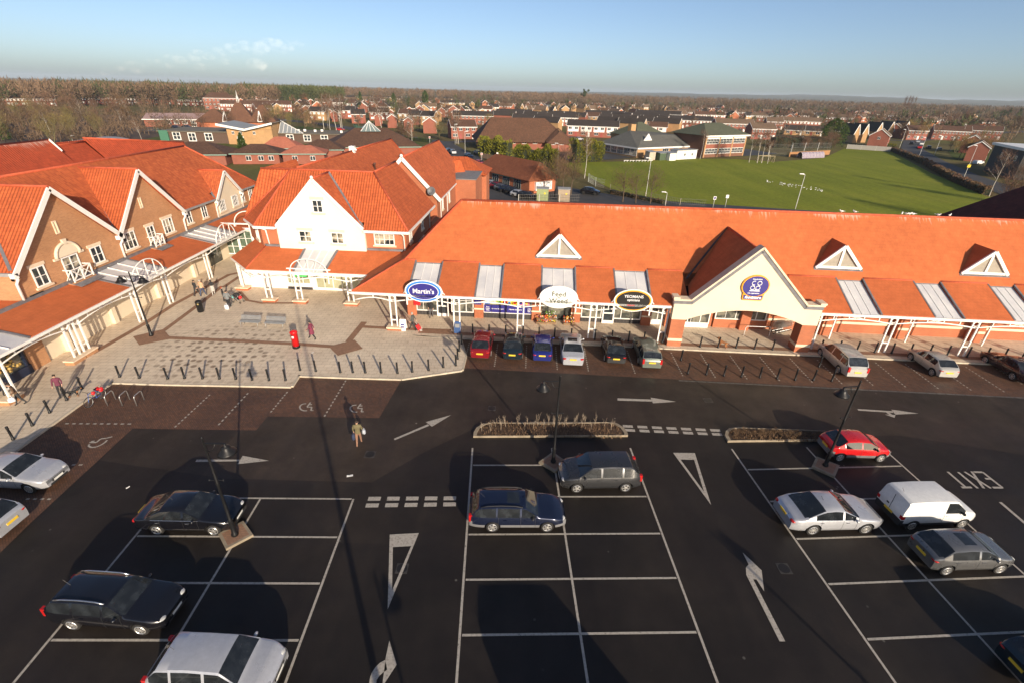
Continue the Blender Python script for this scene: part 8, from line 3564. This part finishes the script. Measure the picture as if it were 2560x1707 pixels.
post_fence('railing', 'dark blue-grey railing beside the brick hall car park', [GP(325, 326), GP(420, 330)], 1.4, 4, flat('rail_bluegrey', (.12, .15, .19), .6))
post_fence('court_fence', 'tall mesh fence on leaning pale posts round the ball court', [C4(0, 770), C4(200, 780), C4(200, 760), C4(560, 755)], 4.2, 5, flat('mesh_grey', (.2, .2, .19), .7), pm=POLE)
t = thing('court_wall', 'orange-brown timber wall at the foot of the ball court', 'wall', C4(190, 782) * 1.0)
e = C4(560, 762) - C4(190, 782)
b = MB()
b.bar((0, 0, .8), (e.x, e.y, .8), .12, 1.6)
b.build('boards', flat('board_orange', (.34, .17, .07), .8), t)
t = thing('dugout', 'rounded translucent dugout shelter on the field edge', 'shelter', C4(312, 797), math.atan2((C4(515, 790) - C4(312, 797)).y, (C4(515, 790) - C4(312, 797)).x))
L = (C4(515, 790) - C4(312, 797)).length
b = MB()
for j in range(10):
    a0, a1 = math.pi * .95 * j / 10, math.pi * .95 * (j + 1) / 10
    b.poly([(0, 1.2 - 1.2 * math.cos(a0), 2.0 * math.sin(a0)), (L, 1.2 - 1.2 * math.cos(a0), 2.0 * math.sin(a0)), (L, 1.2 - 1.2 * math.cos(a1), 2.0 * math.sin(a1)), (0, 1.2 - 1.2 * math.cos(a1), 2.0 * math.sin(a1))])
b.build('shell', flat('dugout_plastic', (.30, .25, .30), .25, var=.3), t)
b = MB()
for j in range(8):
    x = L * j / 7
    b.tube([(x, 1.2 - 1.23 * math.cos(math.pi * k / 8), 2.03 * math.sin(math.pi * k / 8)) for k in range(9)], .04, 4)
b.build('hoop', POLE, t)
GOALM = flat('goal_buff', (.45, .36, .22), .7)
for k, (x0, x1, y) in enumerate(((-55, 55, 832), (-95, -25, 826))):
    p, q = C4(x0, y), C4(x1, y)
    t = thing('goal', 'five-a-side goal frame at the field edge, %s' % ('front one' if k == 0 else 'one behind'), 'goal', p, math.atan2((q - p).y, (q - p).x), 'goal frames at the field edge')
    L = 4.4
    b = MB()
    b.tube([(0, 0, 0), (0, 0, 1.9), (L, 0, 1.9), (L, 0, 0)], .07, 5)
    b.tube([(0, 0, 0), (0, 1.2, 0), (0, .6, 1.2), (0, 0, 1.9)], .05, 5)
    b.tube([(L, 0, 0), (L, 1.2, 0), (L, .6, 1.2), (L, 0, 1.9)], .05, 5)
    b.build('frame', GOALM, t)
t = thing('bench_row', 'long low white bench below the school sheds', 'bench', C3(1025, 828), math.atan2((C3(1255, 828) - C3(1025, 828)).y, (C3(1255, 828) - C3(1025, 828)).x))
b = MB()
for k in range(5):
    b.box(k * 2.0, k * 2.0 + 1.7, -.2, .2, .4, .5)
b.build('seat', UPVC, t)
b = MB()
for k in range(10):
    b.box(k * 1.0 + .1, k * 1.0 + .2, -.15, .15, 0, .4)
b.build('leg', UPVC, t)


# ------------------------------------------------------------------ street lights
def street_light(base, top_y, label, arm=1, group='pale street lights'):
    p = GP(*base)
    lo, hi = 1, 16
    for _ in range(40):
        m = (lo + hi) / 2
        d = Vector((p.x, p.y, m)) - CAM
        y = 853.5 - FPX * d.dot(_u) / d.dot(_f)
        if y > top_y:
            lo = m
        else:
            hi = m
    h = lo
    t = thing('street_light', label, 'street light', (p.x, p.y, -.05), 0, group)
    b = MB()
    b.tube([(0, 0, 0), (0, 0, h * .2), (0, 0, h)], [.09, .06, .04], 6)
    b.build('column', POLE, t, uv=False)
    b = MB()
    b.bar((-.1, 0, h + .02), (arm * .75, 0, h + .12), .09)
    b.box(min(arm * .3, arm * 1.1), max(arm * .3, arm * 1.1), -.15, .15, h + .08, h + .22)
    b.build('lamp_head', flat('lamp_head_white', (.7, .7, .68), .5), t, uv=False)


for base, top, lab in (((1613.6, 496), 397, 'tall pale light column at the field edge, left of the parade gulls'), ((1393, 426), 360, 'pale light column in front of the clipped hedge'), ((1663, 514), 482, 'short white light column at the parade ridge'), ((1988, 523), 437, 'tall pale light column at the field edge below the gull flock'), ((2296, 396), 345, 'leaning pale light column at the field corner'), ((2248, 372), 325, 'pale light column beyond the field corner'), ((2335, 390), 340, 'pale light column on the verge of the right-hand road'), ((2410, 443), 365, 'light column with yellow sign beside the brown hedge'), ((2005, 352), 305, 'pale light column behind the ball court'), ((1163, 386), 330, 'pale light column by the timber fence'), ((1138, 362), 312, 'pale light column at the birch pair'), ((1006, 313), 285, 'pale light column at the road curve'), ((811, 393), 348, 'pale light column behind the clinic, left'), ((858, 388), 351, 'pale light column behind the clinic, right'), ((183, 357), 340, 'short light behind the left tiled roof'), ((2400, 352), 312, 'light column by the parked cars on the right')):
    street_light(base, top, lab, -1 if base[0] > 1300 else 1)
p = GP(2410, 443)
t = thing('road_sign', 'square yellow sign on the light column by the brown hedge', 'sign', (p.x, p.y - .1, 2.6), R(-20))
b = MB()
b.box(-.38, .38, -.06, 0, 0, .75)
b.build('board', YEL, t)
b = MB()
b.bar((-.16, -.08, .2), (.14, -.08, .55), .09, .02)
b.build('symbol', BLACK, t)
for k, (x, y, lab, m) in enumerate(((1602, 400, '', None),)):
    pass
for k, (px, py, hgt, m, lab) in enumerate(((640 + 2072 * .27234, 180 + 845 * .27234, 3.0, REDS, 'white road sign with red disc above the crossing road'), (640 + 2215 * .27234, 180 + 840 * .27234, 3.0, None, 'white square road sign on a grey post by the timber fence'), (640 + 1597 * .27234, 180 + 680 * .27234, 3.2, REDS, 'red and white road sign at the far junction'), (1280 + 1843 * .27234, 180 + 1250 * .27234, 2.2, NAVY, 'small blue sign at the field fence'), (1280 + 1955 * .27234, 180 + 1245 * .27234, 2.4, None, 'round grey sign back at the field fence'))):
    p = GP(px, py)
    t = thing('road_sign', lab, 'road sign', (p.x, p.y, -.05))
    b = MB()
    b.cyl((0, 0, 0), (0, 0, hgt), .05, n=6)
    b.build('post', POLE, t)
    b = MB()
    b.box(-.27, .27, -.08, -.04, hgt - .6, hgt)
    b.build('plate', WHITEP, t)
    if m:
        b = MB()
        b.prism([(.2 * math.cos(2 * math.pi * j / 16), -.09, hgt - .3 + .2 * math.sin(2 * math.pi * j / 16)) for j in range(16)], (0, -.02, 0))
        b.build('disc', m, t)

# ------------------------------------------------------------------ far parked cars (no small parts at this size)
random.seed(40)
fp = [P_BLK, P_SILV, P_NAVY, P_WHT, P_TEAL, P_CRIM, P_GREY]
fars = {}


def far_car(p, ang, m, label, group='cars parked behind the shops', kind='hatch'):
    t, _ = make_car(label, kind, m, 4.1, 1.7, 1.45, 2.5, .8, group=group, far=True)
    t.location = (p[0], p[1], -.02)
    t.rotation_euler = (0, 0, ang)


cn = {P_BLK: 'black', P_SILV: 'silver', P_NAVY: 'navy', P_WHT: 'white', P_TEAL: 'petrol blue', P_CRIM: 'crimson', P_GREY: 'grey', P_RED: 'red'}
row = [(1218, 462, P_TEAL), (1232, 468, P_SILV), (1246, 473, P_CRIM), (1258, 478, P_GREY), (1270, 482, P_NAVY), (1284, 486, P_BLK), (1300, 494, P_SILV), (1316, 497, P_BLK)]
for k, (x, y, m) in enumerate(row):
    far_car(GP(x, y), R(-35), m, '%s car, %s from left in the row before the pharmacy' % (cn[m], ordn(k)), 'row of cars before the pharmacy')
for k, (x, y, m, a, lab) in enumerate(((1475, 486, P_BLK, -25, 'black car driving the bend of the service road'), (1132, 385, P_SILV, 110, 'silver car at the kerb of the crossing road'), (1122, 382, P_NAVY, 110, 'navy car behind the silver car at the crossing'), (1172, 396, P_NAVY, -60, 'navy car parked beside the pale light column'), (1200, 414, P_RED, -50, 'red car beside the rear tiled hip'), (1197, 388, P_GREY, -50, 'grey car by the timber fence'), (1448, 352, P_SILV, 20, 'silver car parked behind the school hedge'), (1470, 357, P_BLK, 20, 'black car parked behind the school hedge'), (1425, 365, P_SILV, 80, 'silver car at the corner of the brown-roofed hall'), (442, 322, P_NAVY, 10, 'blue car before the brick hall, left of two'), (468, 322, P_TEAL, 10, 'blue-white car before the brick hall, right of two'), (2293, 357, P_SILV, 60, 'silver van-like car on the right-hand estate road, upper'), (2302, 363, P_WHT, 60, 'white car on the right-hand estate road, middle'), (2297, 372, P_RED, 60, 'red car on the right-hand estate road, lower'), (2346, 378, P_TEAL, 60, 'petrol blue car at the kerb of the right-hand road'), (2320, 373, P_BLK, 60, 'black car by the verge of the right-hand road'), (2444, 412, P_WHT, 20, 'white van at the dark hall'), (2278, 362, P_BLK, 50, 'black car at the left of the estate road'), (852, 328, P_RED, 0, 'red car beyond the flat roofs'))):
    far_car(GP(x, y), R(a), m, lab, None, 'van' if 'van' in lab and 'like' not in lab else 'hatch')


# ------------------------------------------------------------------ distant woods, hills, haze
def wood(name, spots, m, seed, hgt=(11, 15), n=46, w=(.35, .9), L=(1.6, 3.6), rad=4.5):
    rnd = random.Random(seed)
    V, F = [], []
    for x, y in spots:
        h = rnd.uniform(*hgt)
        r = rad * rnd.uniform(.7, 1.2)
        k = len(V)
        a = rnd.uniform(0, 3)
        V += [Vector((x - .2, y, -.2)), Vector((x + .2, y, -.2)), Vector((x, y, h * .8))]
        F.append((k, k + 1, k + 2))
        for _ in range(n):
            d = Vector((rnd.gauss(0, 1), rnd.gauss(0, 1), rnd.gauss(0, 1))).normalized()
            q = Vector((x, y, h * .62)) + Vector((d.x * r, d.y * r, d.z * h * .37)) * rnd.uniform(.55, 1)
            e = (d * .5 + Vector((rnd.uniform(-.5, .5), rnd.uniform(-.5, .5), rnd.uniform(.1, 1)))).normalized()
            sliver(V, F, q - e, e, rnd.uniform(*L), rnd.uniform(*w), rnd)
    o = bpy.data.objects.new(name, raw_mesh(name, V, F, m))
    C.objects.link(o)
    return tag(o, kind='stuff')


random.seed(91)


def band_pts(n, x0, x1, d0, d1, f=None):
    out = []
    while len(out) < n:
        px = random.uniform(x0, x1)
        D = d0 + (d1 - d0) * random.random() ** 1.3
        d = ray(px, 240)
        v = Vector((d.x, d.y)).normalized() * D
        out.append((v.x, v.y))
    return out


WOODB = leafm('far_wood_brown', (.07, .052, .036), (.20, .135, .09), .018)
WOODG = leafm('far_wood_green', (.032, .045, .02), (.105, .115, .05), .02)
wood('woods', band_pts(640, -150, 700, 510, 780), WOODB, 1, (15.5, 19.5))
wood('woods', band_pts(110, 150, 640, 560, 760), WOODG, 2, (18, 21))
wood('woods', band_pts(300, 600, 860, 600, 860), WOODG, 3, (17, 20))
wood('woods', band_pts(900, 600, 1500, 850, 1500), WOODB, 4, (14, 19), rad=6)
wood('woods', band_pts(1500, 1300, 2700, 900, 2200), WOODB, 5, (12, 17), rad=7)
wood('woods', band_pts(430, 1500, 2700, 520, 950), WOODB, 8, (6, 12), n=34)
wood('woods', band_pts(170, 700, 2600, 420, 1100), WOODG, 18, (6, 14), n=40, rad=3)
wood('woods', band_pts(130, -100, 640, 510, 720), WOODG, 19, (14, 18), n=40)
wood('woods', band_pts(140, 2250, 2700, 1100, 1900), WOODG, 6, (11, 14.5), rad=7)
wood('woods', band_pts(260, 850, 1500, 560, 850), WOODB, 9, (7, 11), n=34)
wood('woods', band_pts(230, 0, 1250, 290, 620), WOODB, 12, (6, 10), 60, (.12, .3), (.8, 1.8), 3)
wood('woods', band_pts(200, 1250, 2600, 330, 640), WOODB, 13, (5, 9), 60, (.12, .3), (.8, 1.8), 3)
wood('woods', band_pts(60, 1250, 2600, 330, 800), WOODG, 14, (4, 9), 60, (.2, .5), (.8, 1.5), 2)
# undergrowth filling the left wood
wood('undergrowth', [(random.uniform(-290, -140), random.uniform(165, 300)) for _ in range(380)], WOODB, 7, (2.5, 6.5), 60, (.1, .28), (.9, 2.0), 3)
sheet('woodland_floor', [(-130, 150), (-138, 200), (-185, 262), (-180, 310), (-420, 330), (-330, 140)], SOIL, -.045)
# far hills at the right
b = MB()
NH = 90
pr = []
rows = []
for j, (D, zz) in enumerate(((4200, -1), (4800, 8), (5600, 26), (6600, 42), (7600, 47), (8600, 30))):
    r_ = []
    for k in range(NH + 1):
        px = 1150 + 1800 * k / NH
        d = ray(px, 240)
        v = Vector((d.x, d.y)).normalized() * D
        s = min(1, max(0, (px - 1250) / 700)) ** .8
        z = zz * s * (1 + .16 * math.sin(px * .011 + j) + .1 * math.sin(px * .031 + 2 * j) + .05 * math.sin(px * .09 + j)) - .3
        r_.append(b.pt((v.x, v.y, z)))
    rows.append(r_)
b.s = True
for A_, B_ in zip(rows, rows[1:]):
    for k in range(NH):
        b.face((A_[k], A_[k + 1], B_[k + 1], B_[k]))
HILL = m_grass('hill_fields', (.05, .06, .03), (.10, .09, .05), (.15, .13, .07), .0022)
up(tag(b.build('hills', HILL), kind='structure'))

# ------------------------------------------------------------------ air and steam
b = MB()
b.box(-9700, 9700, -9700, 9700, -1.2, 62)
hz = b.build('haze', [bpy.data.materials.new('haze')], uv=False)
tag(hz, kind='stuff')
hm = hz.data.materials[0]
hm.use_nodes = True
nt_ = hm.node_tree
nt_.nodes.remove(nt_.nodes['Principled BSDF'])
pv_ = nt_.nodes.new('ShaderNodeVolumePrincipled')
pv_.inputs['Color'].default_value = (.72, .84, 1.0, 1)
pv_.inputs['Density'].default_value = 9e-5
pv_.inputs['Anisotropy'].default_value = .0
nt_.links.new(pv_.outputs[0], nt_.nodes['Material Output'].inputs['Volume'])
b = MB()
rnd = random.Random(12)
for k in range(34):
    f = k / 33
    px = 262 + 470 * f ** 1.1 + rnd.uniform(-12, 12)
    py = 182 - 72 * f ** .8 + rnd.uniform(-10, 12) * (.4 + f)
    if k % 5 == 4:
        py += 42 * f
        px -= 20
    d = ray(px, py)
    c = CAM + d * (10600 / d.y)
    r_ = rnd.uniform(70, 140) * (.55 + .7 * f)
    b.ball(c, r_ * 1.4, r_, r_ * .75, 10, 7)
st = b.build('steam_plume', [bpy.data.materials.new('steam')], uv=False)
tag(st, kind='stuff')
hm = st.data.materials[0]
hm.use_nodes = True
nt_ = hm.node_tree
nt_.nodes.remove(nt_.nodes['Principled BSDF'])
pv_ = nt_.nodes.new('ShaderNodeVolumePrincipled')
pv_.inputs['Color'].default_value = (.99, .98, .98, 1)
pv_.inputs['Anisotropy'].default_value = -.45
tc_ = nt_.nodes.new('ShaderNodeTexCoord')
nz_ = nt_.nodes.new('ShaderNodeTexNoise')
nz_.inputs['Scale'].default_value = .008
nz_.inputs['Detail'].default_value = 4
nt_.links.new(tc_.outputs['Object'], nz_.inputs['Vector'])
mr_ = nt_.nodes.new('ShaderNodeMapRange')
mr_.inputs['From Min'].default_value = .45
mr_.inputs['From Max'].default_value = .7
mr_.inputs['To Min'].default_value = 0
mr_.inputs['To Max'].default_value = .0008
nt_.links.new(nz_.outputs['Fac'], mr_.inputs['Value'])
nt_.links.new(mr_.outputs[0], pv_.inputs['Density'])
nt_.links.new(pv_.outputs[0], nt_.nodes['Material Output'].inputs['Volume'])
# ------------------------------------------------------------------ camera, sky, sun
cam = bpy.data.cameras.new('camera')
cam.sensor_width = 36
cam.lens = FPX / 2560 * 36
cam.clip_start = .1
cam.clip_end = 40000
co = bpy.data.objects.new('camera', cam)
C.objects.link(co)
M = Matrix((_r, _u, -_f)).transposed().to_4x4()
M.translation = CAM
co.matrix_world = M
SC.camera = co
SUN_EL, SUN_AZ = R(17.5), R(26.5)   # light comes from behind the camera, to its right
sv = Vector((math.sin(SUN_AZ) * math.cos(SUN_EL), -math.cos(SUN_AZ) * math.cos(SUN_EL), math.sin(SUN_EL)))
sun = bpy.data.lights.new('sun', 'SUN')
sun.energy = 4.9
sun.angle = R(.53)
sun.color = (1.0, .85, .66)
so = bpy.data.objects.new('sun', sun)
C.objects.link(so)
so.rotation_euler = sv.to_track_quat('Z', 'Y').to_euler()
w = bpy.data.worlds.new('World')
SC.world = w
w.use_nodes = True
nt = w.node_tree
bg = nt.nodes['Background']
sk = nt.nodes.new('ShaderNodeTexSky')
sk.sky_type = 'NISHITA'
sk.sun_disc = False
sk.sun_elevation = SUN_EL
sk.sun_rotation = math.pi - SUN_AZ
sk.altitude = 50
sk.air_density = 0.62
sk.dust_density = 1.2
sk.ozone_density = 1.5
nt.links.new(sk.outputs[0], bg.inputs[0])
bg.inputs[1].default_value = .108
vs = SC.view_settings
vs.view_transform = 'Standard'
vs.look = 'None'
vs.exposure = 0.42
vs.gamma = 1
vs.use_curve_mapping = False
SC.cycles.max_bounces = 6
SC.cycles.volume_bounces = 1
SC.cycles.transparent_max_bounces = 12
